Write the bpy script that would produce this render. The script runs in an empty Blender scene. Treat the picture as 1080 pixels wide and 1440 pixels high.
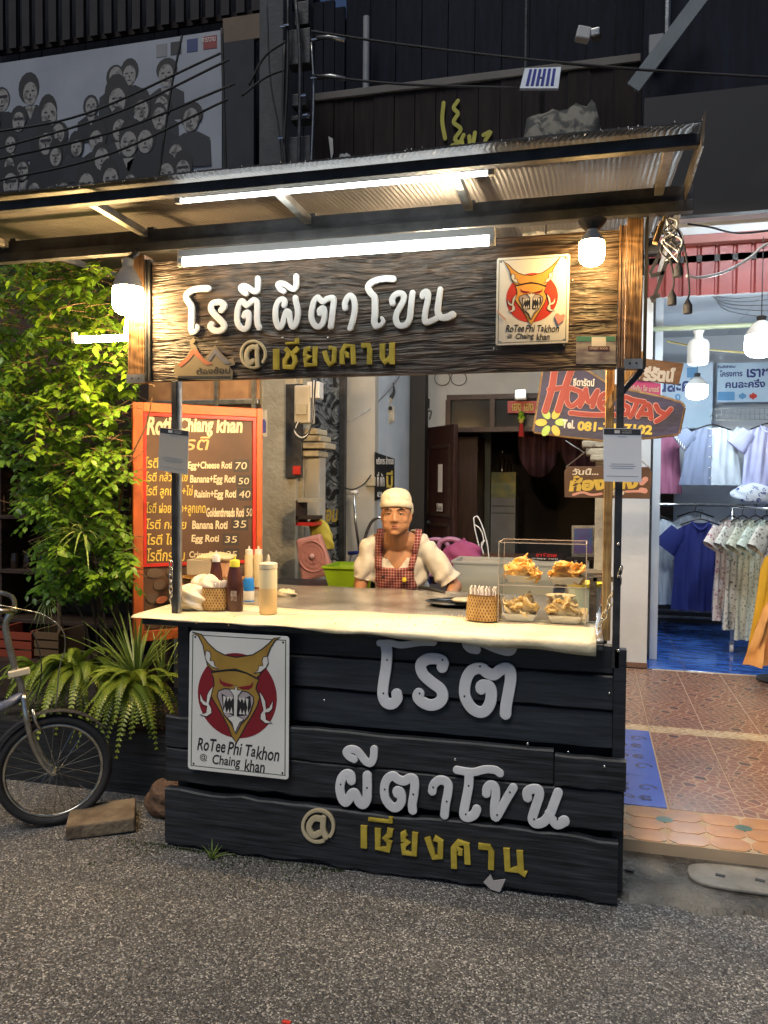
import bpy, bmesh, math, random
from mathutils import Vector, Matrix
from mathutils.bvhtree import BVHTree
random.seed(7)
R = math.radians
PI = math.pi
sc = bpy.context.scene
COL = sc.collection

# ------------------------------------------------------------------ camera, world, sun, exposure
FPX = 1110.0
YAW, PITCH, ROLL, EYE = R(14.62), math.atan(37 / FPX), 0.008, 1.5
fw = Vector((-math.sin(YAW) * math.cos(PITCH), math.cos(YAW) * math.cos(PITCH), -math.sin(PITCH)))
rt0 = Vector((math.cos(YAW), math.sin(YAW), 0))
up0 = rt0.cross(fw)
rt = rt0 * math.cos(ROLL) + up0 * math.sin(ROLL)
up = up0 * math.cos(ROLL) - rt0 * math.sin(ROLL)
cam_d = bpy.data.cameras.new('camera')
cam = bpy.data.objects.new('camera', cam_d)
COL.objects.link(cam)
cam.matrix_world = Matrix(((rt.x, up.x, -fw.x, 0), (rt.y, up.y, -fw.y, 0), (rt.z, up.z, -fw.z, EYE), (0, 0, 0, 1)))
cam_d.sensor_fit = 'VERTICAL'
cam_d.sensor_height = 24
cam_d.sensor_width = 18
cam_d.lens = 24 * FPX / 1440
cam_d.clip_start = 0.05
cam_d.clip_end = 500
sc.camera = cam

world = bpy.data.worlds.new('World')
sc.world = world
world.use_nodes = True
wn = world.node_tree
wn.nodes.clear()
sky = wn.nodes.new('ShaderNodeTexSky')
sky.sky_type = 'NISHITA'
sky.sun_disc = False
sky.sun_elevation = R(-3.5)
sky.sun_rotation = R(170)
bg = wn.nodes.new('ShaderNodeBackground')
bg.inputs[1].default_value = 1.0
wo = wn.nodes.new('ShaderNodeOutputWorld')
tint = wn.nodes.new('ShaderNodeMix'); tint.data_type = 'RGBA'; tint.blend_type = 'MULTIPLY'; tint.inputs[0].default_value = 1
tint.inputs[7].default_value = (0.38, 0.62, 1.0, 1)      # clear evening blue
wn.links.new(sky.outputs[0], tint.inputs[6]); wn.links.new(tint.outputs[2], bg.inputs[0])
wn.links.new(bg.outputs[0], wo.inputs[0])
sl = bpy.data.lights.new('dusk_sun', 'SUN')
sl.energy = 0.82
sl.angle = R(28)
sl.color = (1.0, 0.955, 0.90)
so = bpy.data.objects.new('dusk_sun', sl)
so.rotation_euler = (R(30), 0, R(-14))
COL.objects.link(so)

sc.render.engine = 'CYCLES'
sc.cycles.use_denoising = True
sc.cycles.max_bounces = 7
sc.cycles.diffuse_bounces = 3
sc.cycles.transparent_max_bounces = 12
sc.cycles.sample_clamp_indirect = 6
sc.cycles.caustics_reflective = False
sc.cycles.caustics_refractive = False
vs = sc.view_settings
vs.view_transform = 'Standard'
vs.look = 'None'
vs.exposure = 1.4
vs.gamma = 1
vs.use_curve_mapping = False

# ------------------------------------------------------------------ calibration: photo pixel -> point in the place
def ray(px, py):
    return fw + rt * ((px - 540) / FPX) - up * ((py - 720) / FPX)
def at(px, py, Y):
    d = ray(px, py)
    return Vector((0, 0, EYE)) + d * (Y / d.y)
def atz(px, py, Z):
    d = ray(px, py)
    return Vector((0, 0, EYE)) + d * ((Z - EYE) / d.z)
def mpp(p):            # metres per photo pixel at a point
    return (Vector(p) - Vector((0, 0, EYE))).dot(fw) / FPX

# ------------------------------------------------------------------ materials
def M(name, c, r=0.55, m=0.0, c2=None, ns=6.0, nd=5, bump=0.0, bs=40.0, st=(1, 1, 1), emit=None, es=0.0, alpha=1.0, spec=0.5, trans=0.0, lo=0.35, hi=0.65, bst=None, sss=0.0):
    mt = bpy.data.materials.new(name)
    mt.use_nodes = True
    nt = mt.node_tree
    N, L = nt.nodes, nt.links
    b = N['Principled BSDF']
    b.inputs['Roughness'].default_value = r
    b.inputs['Metallic'].default_value = m
    b.inputs['Specular IOR Level'].default_value = spec
    b.inputs['Alpha'].default_value = alpha
    b.inputs['Transmission Weight'].default_value = trans
    b.inputs['Subsurface Weight'].default_value = sss
    if sss: b.inputs['Subsurface Radius'].default_value = (0.01, 0.004, 0.002)
    c = tuple(c)
    if c2 is None:
        c2 = tuple(max(0, x * 0.82) for x in c)
    tc = N.new('ShaderNodeTexCoord')
    mp = N.new('ShaderNodeMapping')
    mp.inputs['Scale'].default_value = st
    L.new(tc.outputs['Object'], mp.inputs[0])
    nz = N.new('ShaderNodeTexNoise')
    nz.inputs['Scale'].default_value = ns
    nz.inputs['Detail'].default_value = nd
    L.new(mp.outputs[0], nz.inputs['Vector'])
    cr = N.new('ShaderNodeValToRGB')
    cr.color_ramp.elements[0].position = lo
    cr.color_ramp.elements[1].position = hi
    cr.color_ramp.elements[0].color = c2 + (1,)
    cr.color_ramp.elements[1].color = c + (1,)
    L.new(nz.outputs[0], cr.inputs[0])
    L.new(cr.outputs[0], b.inputs['Base Color'])
    if bump:
        mp2 = N.new('ShaderNodeMapping')
        mp2.inputs['Scale'].default_value = bst or st
        L.new(tc.outputs['Object'], mp2.inputs[0])
        n2 = N.new('ShaderNodeTexNoise')
        n2.inputs['Scale'].default_value = bs
        n2.inputs['Detail'].default_value = 6
        L.new(mp2.outputs[0], n2.inputs['Vector'])
        bp = N.new('ShaderNodeBump')
        bp.inputs['Strength'].default_value = bump
        bp.inputs['Distance'].default_value = 0.02
        L.new(n2.outputs[0], bp.inputs['Height'])
        L.new(bp.outputs[0], b.inputs['Normal'])
    if emit:
        b.inputs['Emission Color'].default_value = tuple(emit) + (1,)
        b.inputs['Emission Strength'].default_value = es
    mt['b'] = 1
    return mt

def math_node(nt, op, a, b=None, c=None):
    n = nt.nodes.new('ShaderNodeMath'); n.operation = op
    for i, v in enumerate((a, b, c)):
        if v is None: continue
        if isinstance(v, (int, float)): n.inputs[i].default_value = v
        else: nt.links.new(v, n.inputs[i])
    return n.outputs[0]
def ramp(nt, src, stops, const=False):
    n = nt.nodes.new('ShaderNodeValToRGB')
    cr = n.color_ramp
    if const: cr.interpolation = 'CONSTANT'
    while len(cr.elements) < len(stops): cr.elements.new(0.5)
    for e, (p, c) in zip(cr.elements, stops):
        e.position = p; e.color = tuple(c) + (1,)
    nt.links.new(src, n.inputs[0])
    return n.outputs[0]
def mix(nt, fac, a, b):
    n = nt.nodes.new('ShaderNodeMix'); n.data_type = 'RGBA'
    for k, v in ((0, fac), (6, a), (7, b)):
        if isinstance(v, (int, float)): n.inputs[k].default_value = v
        elif isinstance(v, tuple): n.inputs[k].default_value = v + (1,)
        else: nt.links.new(v, n.inputs[k])
    return n.outputs[2]
def tex(nt, kind, vec, **kw):
    n = nt.nodes.new('ShaderNodeTex' + kind)
    for k, v in kw.items():
        if hasattr(n, k) and isinstance(v, str): setattr(n, k, v)
        else: n.inputs[k.replace('_', ' ')].default_value = v
    nt.links.new(vec, n.inputs['Vector'])
    return n
def obj_coord(nt, st=(1, 1, 1), loc=(0, 0, 0)):
    tc = nt.nodes.new('ShaderNodeTexCoord'); mp = nt.nodes.new('ShaderNodeMapping')
    mp.inputs['Scale'].default_value = st; mp.inputs['Location'].default_value = loc
    nt.links.new(tc.outputs['Object'], mp.inputs[0])
    return mp.outputs[0]
def bump_to(nt, src, strength, dist=0.01):
    bp = nt.nodes.new('ShaderNodeBump')
    bp.inputs['Strength'].default_value = strength; bp.inputs['Distance'].default_value = dist
    nt.links.new(src, bp.inputs['Height'])
    nt.links.new(bp.outputs[0], nt.nodes['Principled BSDF'].inputs['Normal'])
def raw(name, r=0.5, m=0.0):
    mt = bpy.data.materials.new(name); mt.use_nodes = True
    b = mt.node_tree.nodes['Principled BSDF']
    b.inputs['Roughness'].default_value = r; b.inputs['Metallic'].default_value = m
    return mt, mt.node_tree, b

def grain_wood(name, dark, light, axis_scale=(1.3, 1, 22), bump=0.9, r=0.42, rings=1.2):
    mt, nt, b = raw(name, r)
    wn_ = tex(nt, 'Noise', obj_coord(nt, (1.0, 1, 1.6)), Scale=1.9, Detail=1.5)
    va = nt.nodes.new('ShaderNodeVectorMath'); va.operation = 'MULTIPLY_ADD'
    nt.links.new(wn_.outputs[1], va.inputs[0]); va.inputs[1].default_value = (0.2, 0.2, 0.9) if axis_scale[2] > 4 else (.2, .2, .2)
    nt.links.new(obj_coord(nt, axis_scale), va.inputs[2])
    v = va.outputs[0]
    big = tex(nt, 'Noise', obj_coord(nt, (1.1, 1, 3.4)), Scale=1.6, Detail=2.0)
    h = math_node(nt, 'MULTIPLY', big.outputs[0], rings * 9)
    fr = math_node(nt, 'SINE', math_node(nt, 'MULTIPLY', h, 6.2))
    fine = tex(nt, 'Noise', v, Scale=6.0, Detail=3.0, Roughness=0.55)
    mixv = math_node(nt, 'ADD', math_node(nt, 'MULTIPLY', fr, 0.07), fine.outputs[0])
    col = ramp(nt, mixv, [(0.36, dark), (0.53, tuple((a + c) / 2 for a, c in zip(dark, light))), (0.74, light)])
    nt.links.new(col, b.inputs['Base Color'])
    bump_to(nt, mixv, bump, 0.02)
    return mt

def asphalt(name):
    mt, nt, b = raw(name, 0.5)
    vec = obj_coord(nt)
    vo = tex(nt, 'Voronoi', vec, Scale=175.0, Randomness=1.0)
    sep = nt.nodes.new('ShaderNodeSeparateColor'); nt.links.new(vo.outputs['Color'], sep.inputs[0])
    col = ramp(nt, sep.outputs[0], [(0.0, (0.095, 0.095, 0.095)), (0.40, (0.155, 0.153, 0.15)), (0.72, (0.245, 0.242, 0.235)), (0.90, (0.50, 0.49, 0.47)), (1.0, (0.85, 0.84, 0.80))])
    big = tex(nt, 'Noise', vec, Scale=1.3, Detail=8.0, Roughness=0.7)
    edge = ramp(nt, vo.outputs['Distance'], [(0.0, (1, 1, 1)), (0.55, (0.9, 0.9, 0.9)), (0.9, (0.5, 0.5, 0.5))])
    c2 = mix(nt, ramp(nt, big.outputs[0], [(0.42, (0.0, 0, 0)), (0.62, (0.34, 0.34, 0.34))]), col, (0.06, 0.058, 0.056))
    mm = nt.nodes.new('ShaderNodeMix'); mm.data_type = 'RGBA'; mm.blend_type = 'MULTIPLY'; mm.inputs[0].default_value = 1
    nt.links.new(c2, mm.inputs[6]); nt.links.new(edge, mm.inputs[7])
    nt.links.new(mm.outputs[2], b.inputs['Base Color'])
    rr = ramp(nt, sep.outputs[1], [(0.0, (0.62, 0.62, 0.62)), (0.6, (0.33, 0.33, 0.33)), (1.0, (0.10, 0.10, 0.10))])
    nt.links.new(rr, b.inputs['Roughness'])
    hh = math_node(nt, 'ADD', math_node(nt, 'MULTIPLY', vo.outputs['Distance'], -1.0), math_node(nt, 'MULTIPLY', sep.outputs[2], 0.8))
    bump_to(nt, hh, 1.0, 0.009)
    return mt

def leaf_mat(name, c1, c2, tr=0.35):
    mt = bpy.data.materials.new(name); mt.use_nodes = True
    nt = mt.node_tree; b = nt.nodes['Principled BSDF']
    b.inputs['Roughness'].default_value = 0.38
    nz = tex(nt, 'Noise', obj_coord(nt), Scale=5.0, Detail=3.0)
    col = ramp(nt, nz.outputs[0], [(0.32, c2), (0.68, c1)])
    nt.links.new(col, b.inputs['Base Color'])
    t = nt.nodes.new('ShaderNodeBsdfTranslucent'); nt.links.new(col, t.inputs[0])
    ms = nt.nodes.new('ShaderNodeMixShader'); ms.inputs[0].default_value = tr
    nt.links.new(b.outputs[0], ms.inputs[1]); nt.links.new(t.outputs[0], ms.inputs[2])
    nt.links.new(ms.outputs[0], nt.nodes['Material Output'].inputs[0])
    return mt

def clear_mat(name, tint=(0.98, 0.985, 0.98), gl=0.10, rough=0.06, dif=0.0, dc=(0.8, 0.8, 0.8)):
    mt = bpy.data.materials.new(name); mt.use_nodes = True
    nt = mt.node_tree; nt.nodes.remove(nt.nodes['Principled BSDF'])
    t = nt.nodes.new('ShaderNodeBsdfTransparent'); t.inputs[0].default_value = tint + (1,)
    g = nt.nodes.new('ShaderNodeBsdfGlossy'); g.inputs['Roughness'].default_value = rough
    lw = nt.nodes.new('ShaderNodeLayerWeight'); lw.inputs[0].default_value = 0.25
    f = math_node(nt, 'MULTIPLY_ADD', lw.outputs['Fresnel'], 0.16, gl * 0.3)
    ms = nt.nodes.new('ShaderNodeMixShader')
    nt.links.new(f, ms.inputs[0]); nt.links.new(t.outputs[0], ms.inputs[1]); nt.links.new(g.outputs[0], ms.inputs[2])
    out = ms.outputs[0]
    if dif:
        d = nt.nodes.new('ShaderNodeBsdfDiffuse'); d.inputs[0].default_value = dc + (1,)
        m2 = nt.nodes.new('ShaderNodeMixShader'); m2.inputs[0].default_value = dif
        nt.links.new(out, m2.inputs[1]); nt.links.new(d.outputs[0], m2.inputs[2]); out = m2.outputs[0]
    nt.links.new(out, nt.nodes['Material Output'].inputs[0])
    return mt

def glow(name, c, s):
    mt = bpy.data.materials.new(name); mt.use_nodes = True
    b = mt.node_tree.nodes['Principled BSDF']
    b.inputs['Base Color'].default_value = (0.8, 0.8, 0.8, 1)
    b.inputs['Emission Color'].default_value = tuple(c) + (1,)
    b.inputs['Emission Strength'].default_value = s
    return mt

# ------------------------------------------------------------------ mesh building
ORG = {}
def tag(o, label=None, cat=None, group=None, kind=None):
    if label: o['label'] = label
    if cat: o['category'] = cat
    if group: o['group'] = group
    if kind: o['kind'] = kind
    return o
def root(name, label, cat, loc, group=None, kind=None):
    o = bpy.data.objects.new(name, None)
    o.empty_display_size = 0.1
    o.location = loc
    COL.objects.link(o)
    ORG[o.name] = Vector(loc)
    return tag(o, label, cat, group, kind)

class MB:
    def __init__(s):
        s.v = []; s.f = []; s.mi = []; s.cur = 0
    def add(s, vs, fs):
        n = len(s.v)
        s.v += [Vector(p) for p in vs]
        for f in fs:
            s.f.append([i + n for i in f]); s.mi.append(s.cur)
        return s
    def box(s, x0, x1, y0, y1, z0, z1):
        return s.add([(x0, y0, z0), (x1, y0, z0), (x1, y1, z0), (x0, y1, z0), (x0, y0, z1), (x1, y0, z1), (x1, y1, z1), (x0, y1, z1)],
                     [(0, 3, 2, 1), (4, 5, 6, 7), (0, 1, 5, 4), (1, 2, 6, 5), (2, 3, 7, 6), (3, 0, 4, 7)])
    def obox(s, c, size, rz=0, rx=0, ry=0):
        m = Matrix.Translation(c) @ Matrix.Rotation(rz, 4, 'Z') @ Matrix.Rotation(ry, 4, 'Y') @ Matrix.Rotation(rx, 4, 'X')
        a, b, c_ = size[0] / 2, size[1] / 2, size[2] / 2
        vs = [m @ Vector(p) for p in ((-a, -b, -c_), (a, -b, -c_), (a, b, -c_), (-a, b, -c_), (-a, -b, c_), (a, -b, c_), (a, b, c_), (-a, b, c_))]
        return s.add(vs, [(0, 3, 2, 1), (4, 5, 6, 7), (0, 1, 5, 4), (1, 2, 6, 5), (2, 3, 7, 6), (3, 0, 4, 7)])
    def beam(s, p0, p1, w, h):
        p0, p1 = Vector(p0), Vector(p1)
        d = (p1 - p0).normalized()
        a = d.cross(Vector((0, 0, 1)))
        if a.length < 1e-3: a = Vector((1, 0, 0))
        a.normalize(); b = a.cross(d)
        vs = []
        for p in (p0, p1):
            for i, j in ((-1, -1), (1, -1), (1, 1), (-1, 1)):
                vs.append(p + a * (i * w / 2) + b * (j * h / 2))
        return s.add(vs, [(0, 1, 2, 3), (7, 6, 5, 4), (0, 4, 5, 1), (1, 5, 6, 2), (2, 6, 7, 3), (3, 7, 4, 0)])
    def tube(s, pts, r, n=8, cap=True):
        pts = [Vector(p) for p in pts]
        rs = r if isinstance(r, (list, tuple)) else [r] * len(pts)
        vs, fs = [], []
        prev = None
        for i, p in enumerate(pts):
            d = (pts[min(i + 1, len(pts) - 1)] - pts[max(i - 1, 0)])
            if d.length < 1e-9: d = Vector((0, 0, 1))
            d.normalize()
            if prev is None:
                a = d.orthogonal().normalized()
            else:
                a = prev - d * prev.dot(d)
                a = a.normalized() if a.length > 1e-6 else d.orthogonal().normalized()
            prev = a
            b = d.cross(a)
            for k in range(n):
                t = 2 * PI * k / n
                vs.append(p + (a * math.cos(t) + b * math.sin(t)) * rs[i])
        for i in range(len(pts) - 1):
            for k in range(n):
                k2 = (k + 1) % n
                fs.append((i * n + k, i * n + k2, (i + 1) * n + k2, (i + 1) * n + k))
        if cap:
            fs.append(tuple(range(n - 1, -1, -1)))
            fs.append(tuple((len(pts) - 1) * n + k for k in range(n)))
        return s.add(vs, fs)
    def lathe(s, prof, c, n=20, axis=None, sx=1, sy=1):
        c = Vector(c); vs, fs = [], []
        mt = Matrix.Identity(3) if axis is None else Vector((0, 0, 1)).rotation_difference(Vector(axis)).to_matrix()
        for r, z in prof:
            for k in range(n):
                t = 2 * PI * k / n
                vs.append(c + mt @ Vector((r * math.cos(t) * sx, r * math.sin(t) * sy, z)))
        m = len(prof)
        for i in range(m - 1):
            for k in range(n):
                k2 = (k + 1) % n
                fs.append((i * n + k, i * n + k2, (i + 1) * n + k2, (i + 1) * n + k))
        fs.append(tuple(range(n - 1, -1, -1)))
        fs.append(tuple((m - 1) * n + k for k in range(n)))
        return s.add(vs, fs)
    def ball(s, c, r, nu=16, nv=10, rot=None):
        if isinstance(r, (int, float)): r = (r, r, r)
        c = Vector(c); vs, fs = [], []
        for i in range(1, nv):
            a = PI * i / nv
            for k in range(nu):
                t = 2 * PI * k / nu
                p = Vector((r[0] * math.sin(a) * math.cos(t), r[1] * math.sin(a) * math.sin(t), r[2] * math.cos(a)))
                if rot: p = rot @ p
                vs.append(c + p)
        pt, pb = Vector((0, 0, r[2])), Vector((0, 0, -r[2]))
        if rot: pt, pb = rot @ pt, rot @ pb
        vs += [c + pt, c + pb]
        T, B = len(vs) - 2, len(vs) - 1
        for i in range(nv - 2):
            for k in range(nu):
                k2 = (k + 1) % nu
                fs.append((i * nu + k, (i + 1) * nu + k, (i + 1) * nu + k2, i * nu + k2))
        for k in range(nu):
            k2 = (k + 1) % nu
            fs.append((T, k, k2)); fs.append((B, (nv - 2) * nu + k2, (nv - 2) * nu + k))
        return s.add(vs, fs)
    def poly(s, pts, off, close=True):      # flat outline extruded by vector off
        n = len(pts); off = Vector(off)
        a = [Vector(p) for p in pts]
        vs = a + [p + off for p in a]
        fs = [tuple(range(n, 2 * n))]
        if close: fs.append(tuple(range(n - 1, -1, -1)))
        for i in range(n):
            j = (i + 1) % n
            fs.append((i, j, j + n, i + n))
        return s.add(vs, fs)
    def build(s, name, mat=None, parent=None, smooth=False, bevel=0, seg=2, label=None, mats=None, org=None):
        vv = s.v
        if parent is not None:
            o0 = ORG[parent.name]
        elif org is not None:
            o0 = Vector(org)
        else:
            xs = [p.x for p in vv]; ys = [p.y for p in vv]; zs = [p.z for p in vv]
            o0 = Vector(((min(xs) + max(xs)) / 2, (min(ys) + max(ys)) / 2, min(zs)))
        me = bpy.data.meshes.new(name)
        me.from_pydata([tuple(p - o0) for p in vv], [], s.f)
        bm = bmesh.new(); bm.from_mesh(me)
        bmesh.ops.recalc_face_normals(bm, faces=bm.faces)
        bm.to_mesh(me); bm.free()
        o = bpy.data.objects.new(name, me)
        COL.objects.link(o)
        for mm in (mats or [mat]): me.materials.append(mm)
        if mats: me.polygons.foreach_set('material_index', s.mi)
        if parent is not None:
            o.parent = parent
        else:
            o.location = o0
        ORG[o.name] = o0
        if smooth:
            me.polygons.foreach_set('use_smooth', [True] * len(me.polygons))
            if smooth == 'auto':
                md = o.modifiers.new('es', 'EDGE_SPLIT'); md.split_angle = R(40)
        if bevel:
            md = o.modifiers.new('bevel', 'BEVEL'); md.width = bevel; md.segments = seg; md.limit_method = 'ANGLE'; md.angle_limit = R(40)
        if label: o['label'] = label
        return o
def dup(o, delta, parent=None, label=None, rz=None, name=None):
    """copy of a thing (or piece) with its parts and sub-parts, moved by delta"""
    c = o.copy(); COL.objects.link(c)
    if name: c.name = name
    if parent is None:
        c.location = Vector(o.location) + Vector(delta)
        if rz is not None: c.rotation_euler.z = rz
        if label: c['label'] = label
    else:
        c.parent = parent
    for ch in list(o.children): dup(ch, (0, 0, 0), c)
    return c
def piece(name, mesh, loc, parent, rz=0.0, sc_=(1, 1, 1), rx=0.0, ry=0.0, euler=None):
    o = bpy.data.objects.new(name, mesh)
    o.parent = parent
    o.location = Vector(loc) - ORG[parent.name]
    o.rotation_euler = euler or (rx, ry, rz)
    o.scale = sc_
    COL.objects.link(o)
    return o
def box_mesh(name, sx, sy, sz, mat, bev=0.0, z0=False):
    bm = bmesh.new()
    bmesh.ops.create_cube(bm, size=1)
    for v in bm.verts:
        v.co.x *= sx; v.co.y *= sy; v.co.z = v.co.z * sz + (sz / 2 if z0 else 0)
    if bev:
        es = [e for e in bm.edges if e.verts[0].co.z > -sz / 4 + (sz / 2 if z0 else 0) and e.verts[1].co.z > -sz / 4 + (sz / 2 if z0 else 0)]
        bmesh.ops.bevel(bm, geom=es, offset=bev, segments=1, affect='EDGES')
    me = bpy.data.meshes.new(name); bm.to_mesh(me); bm.free()
    me.materials.append(mat)
    return me

def catmull(pts, k=6, closed=False):
    pts = [Vector(p) for p in pts]
    n = len(pts); out = []
    rng = range(n if closed else n - 1)
    for i in rng:
        p0 = pts[(i - 1) % n] if (closed or i > 0) else pts[0] * 2 - pts[1]
        p1, p2 = pts[i], pts[(i + 1) % n]
        p3 = pts[(i + 2) % n] if (closed or i + 2 < n) else pts[-1] * 2 - pts[-2]
        for j in range(k):
            t = j / k
            out.append(0.5 * ((2 * p1) + (p2 - p0) * t + (2 * p0 - 5 * p1 + 4 * p2 - p3) * t * t + (3 * p1 - p0 - 3 * p2 + p3) * t ** 3))
    if not closed: out.append(pts[-1])
    return out

def sweep(mb, pts, w, t, nrm=(0, -1, 0), round_=True, smooth=True, closed=False, k=5):
    """a flat raised stroke: width w, thickness t, lying on the plane with normal nrm"""
    nrm = Vector(nrm).normalized()
    P = catmull(pts, k, closed) if smooth else [Vector(p) for p in pts]
    n = len(P)
    ws = [w] * n if not isinstance(w, (list, tuple)) else [w[0] + (w[-1] - w[0]) * i / (n - 1) for i in range(n)]
    rings = []
    def frame(i):
        d = (P[(i + 1) % n] - P[(i - 1) % n]) if closed else (P[min(i + 1, n - 1)] - P[max(i - 1, 0)])
        d.normalize()
        return d, nrm.cross(d).normalized()
    prof = [(-1, 0), (-1, 0.8), (-0.93, 0.95), (-0.45, 0.99), (0, 1), (0.45, 0.99), (0.93, 0.95), (1, 0.8), (1, 0)]
    def ring(c, a, wd, hs=1.0):
        rings.append([c + a * (u * wd / 2) + nrm * (h * t * hs) for u, h in prof])
    if round_ and not closed:
        d, a = frame(0)
        for ang in (88, 60, 35, 15):
            ring(P[0] - d * (ws[0] / 2 * math.sin(R(ang))), a, ws[0] * math.cos(R(ang)), 0.92 if ang > 50 else 1)
    for i in range(n):
        d, a = frame(i); ring(P[i], a, ws[i])
    if round_ and not closed:
        d, a = frame(n - 1)
        for ang in (15, 35, 60, 88):
            ring(P[-1] + d * (ws[-1] / 2 * math.sin(R(ang))), a, ws[-1] * math.cos(R(ang)), 0.92 if ang > 50 else 1)
    m = len(prof)
    vs = [v for r_ in rings for v in r_]
    fs = []
    L = len(rings)
    for i in range(L if closed else L - 1):
        j = (i + 1) % L
        for q in range(m - 1):
            fs.append((i * m + q, i * m + q + 1, j * m + q + 1, j * m + q))
    if not closed:
        fs.append(tuple(range(m))); fs.append(tuple((L - 1) * m + q for q in range(m)))
    mb.add(vs, fs)
    return mb

def text_mesh_data(s, bold=0.0, shear=0.0):
    cu = bpy.data.curves.new('text', 'FONT')
    cu.body = s; cu.size = 1; cu.extrude = 0.5; cu.offset = bold; cu.shear = shear; cu.resolution_u = 3
    o = bpy.data.objects.new('text', cu); COL.objects.link(o)
    dg = bpy.context.evaluated_depsgraph_get(); dg.update()
    me = bpy.data.meshes.new_from_object(o.evaluated_get(dg))
    bpy.data.objects.remove(o); bpy.data.curves.remove(cu)
    return me
def text(s, mat, parent, quad, t=0.002, bold=0.0, shear=0.0, name='lettering', keep=None, nrm=None, label=None):
    """lettering fitted into the quad (bottom-left, bottom-right, top-right, top-left), raised by t"""
    me = text_mesh_data(s, bold, shear)
    if len(me.vertices) == 0: return None
    xs = [v.co.x for v in me.vertices]; ys = [v.co.y for v in me.vertices]
    x0, x1, y0, y1 = min(xs), max(xs), min(ys), max(ys)
    q = [Vector(p) for p in quad]
    n = nrm or (q[1] - q[0]).cross(q[3] - q[0]).normalized()
    n = Vector(n)
    o0 = ORG[parent.name]
    for v in me.vertices:
        u = (v.co.x - x0) / max(x1 - x0, 1e-6); w = (v.co.y - y0) / max(y1 - y0, 1e-6)
        p = q[0] * (1 - u) * (1 - w) + q[1] * u * (1 - w) + q[2] * u * w + q[3] * (1 - u) * w
        v.co = p + n * (t if v.co.z > 0 else 0.0002) - o0
    me.materials.clear(); me.materials.append(mat); me.name = name
    for p in me.polygons: p.material_index = 0
    o = bpy.data.objects.new(name, me); COL.objects.link(o); o.parent = parent
    ORG[o.name] = o0
    if label: o['label'] = label
    return o
def pq(x0, y0, x1, y1, Y, slope=0.0):
    """quad on plane Y from pixel box (left, top, right, bottom); slope = dy/dx of its base line in the photo"""
    d = slope * (x1 - x0)
    return [at(x0, y1, Y), at(x1, y1 + d, Y), at(x1, y0 + d, Y), at(x0, y0, Y)]
def hq(x0, y0, x1, y1, Y):
    """level quad on plane Y: height taken at the left edge, width from the two x pixels at mid height"""
    a, b = at(x0, y1, Y), at(x0, y0, Y)
    c = at(x1, (y0 + y1) / 2, Y)
    return [Vector((a.x, Y, a.z)), Vector((c.x, Y, a.z)), Vector((c.x, Y, b.z)), Vector((a.x, Y, b.z))]
# ------------------------------------------------------------------ shared materials
m_asphalt = asphalt('asphalt')
m_black_paint = M('black_painted_wood', (0.019, 0.023, 0.030), r=0.46, c2=(0.009, 0.011, 0.014), ns=5, st=(1, 1, 9), bump=0.14, bs=12, bst=(0.5, 1, 5))
m_black_paint2 = M('worn_black_painted_wood', (0.021, 0.024, 0.030), r=0.55, c2=(0.007, 0.008, 0.010), ns=7, st=(1, 1, 7), bump=0.42, bs=8, bst=(0.4, 1, 6))
m_sign_wood = grain_wood('embossed_sign_wood', (0.014, 0.009, 0.006), (0.095, 0.060, 0.040), axis_scale=(0.8, 1, 12))
m_col_wood = grain_wood('column_wood', (0.05, 0.024, 0.009), (0.26, 0.15, 0.07), axis_scale=(24, 24, 1.2), bump=0.4, rings=1.2)
m_white_letter = M('white_letter_board', (0.72, 0.72, 0.73), r=0.45, c2=(0.60, 0.60, 0.61), ns=5, bump=0.08, bs=30)
m_gold_letter = M('gold_letter_board', (0.62, 0.48, 0.07), r=0.35, m=0.25, c2=(0.42, 0.32, 0.04), ns=12, bump=0.15, bs=40)
m_cream_letter = M('cream_letter_board', (0.55, 0.47, 0.30), r=0.4, c2=(0.42, 0.35, 0.22))
m_steel_dark = M('dark_steel', (0.06, 0.062, 0.066), r=0.5, m=0.4, c2=(0.03, 0.03, 0.033), ns=14, bump=0.15, bs=60)
m_steel = M('galvanised_steel', (0.45, 0.45, 0.44), r=0.35, m=0.85, c2=(0.28, 0.28, 0.27), ns=18, bump=0.1, bs=50)
m_stainless = M('brushed_stainless_top', (0.66, 0.63, 0.57), r=0.27, m=0.7, c2=(0.36, 0.33, 0.28), ns=5, bump=0.3, bs=7)
m_screw = M('screw_metal', (0.6, 0.6, 0.58), r=0.25, m=1.0)
m_dark = M('near_black', (0.012, 0.012, 0.013), r=0.6)
m_white_plastic = M('white_plastic', (0.72, 0.71, 0.68), r=0.4, c2=(0.66, 0.65, 0.62))
m_sheet = M('fluted_roof_sheet', (0.055, 0.052, 0.05), r=0.42, c2=(0.025, 0.023, 0.022), ns=3.5, bump=0.22, bs=60, bst=(3.2, 0.05, 1))
m_tube = glow('tube_light_glass', (0.95, 1.0, 0.93), 7.5)
m_tube_reflection = glow('tube_reflection_glow', (0.90, 0.97, 1.0), 4)  # glow for the added tube that imitates a reflection
m_bulb_warm = glow('warm_bulb_glass', (1.0, 0.62, 0.22), 42)
m_bulb_in = glow('inner_bulb_glass', (1.0, 0.74, 0.45), 400)
m_bulb_left = glow('warm_white_bulb_glass', (1.0, 0.66, 0.29), 75)
m_bulb_low = glow('low_bulb_glass', (1.0, 0.62, 0.25), 235)
m_porch = glow('porch_tube_glass', (0.85, 0.94, 1.0), 45)
m_led_cool = glow('cool_bulb_glass', (0.82, 0.93, 1.0), 42)
m_ink = M('black_ink', (0.015, 0.014, 0.016), r=0.5)
m_white_paint = M('white_sign_paint', (0.75, 0.73, 0.68), r=0.5)

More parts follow.
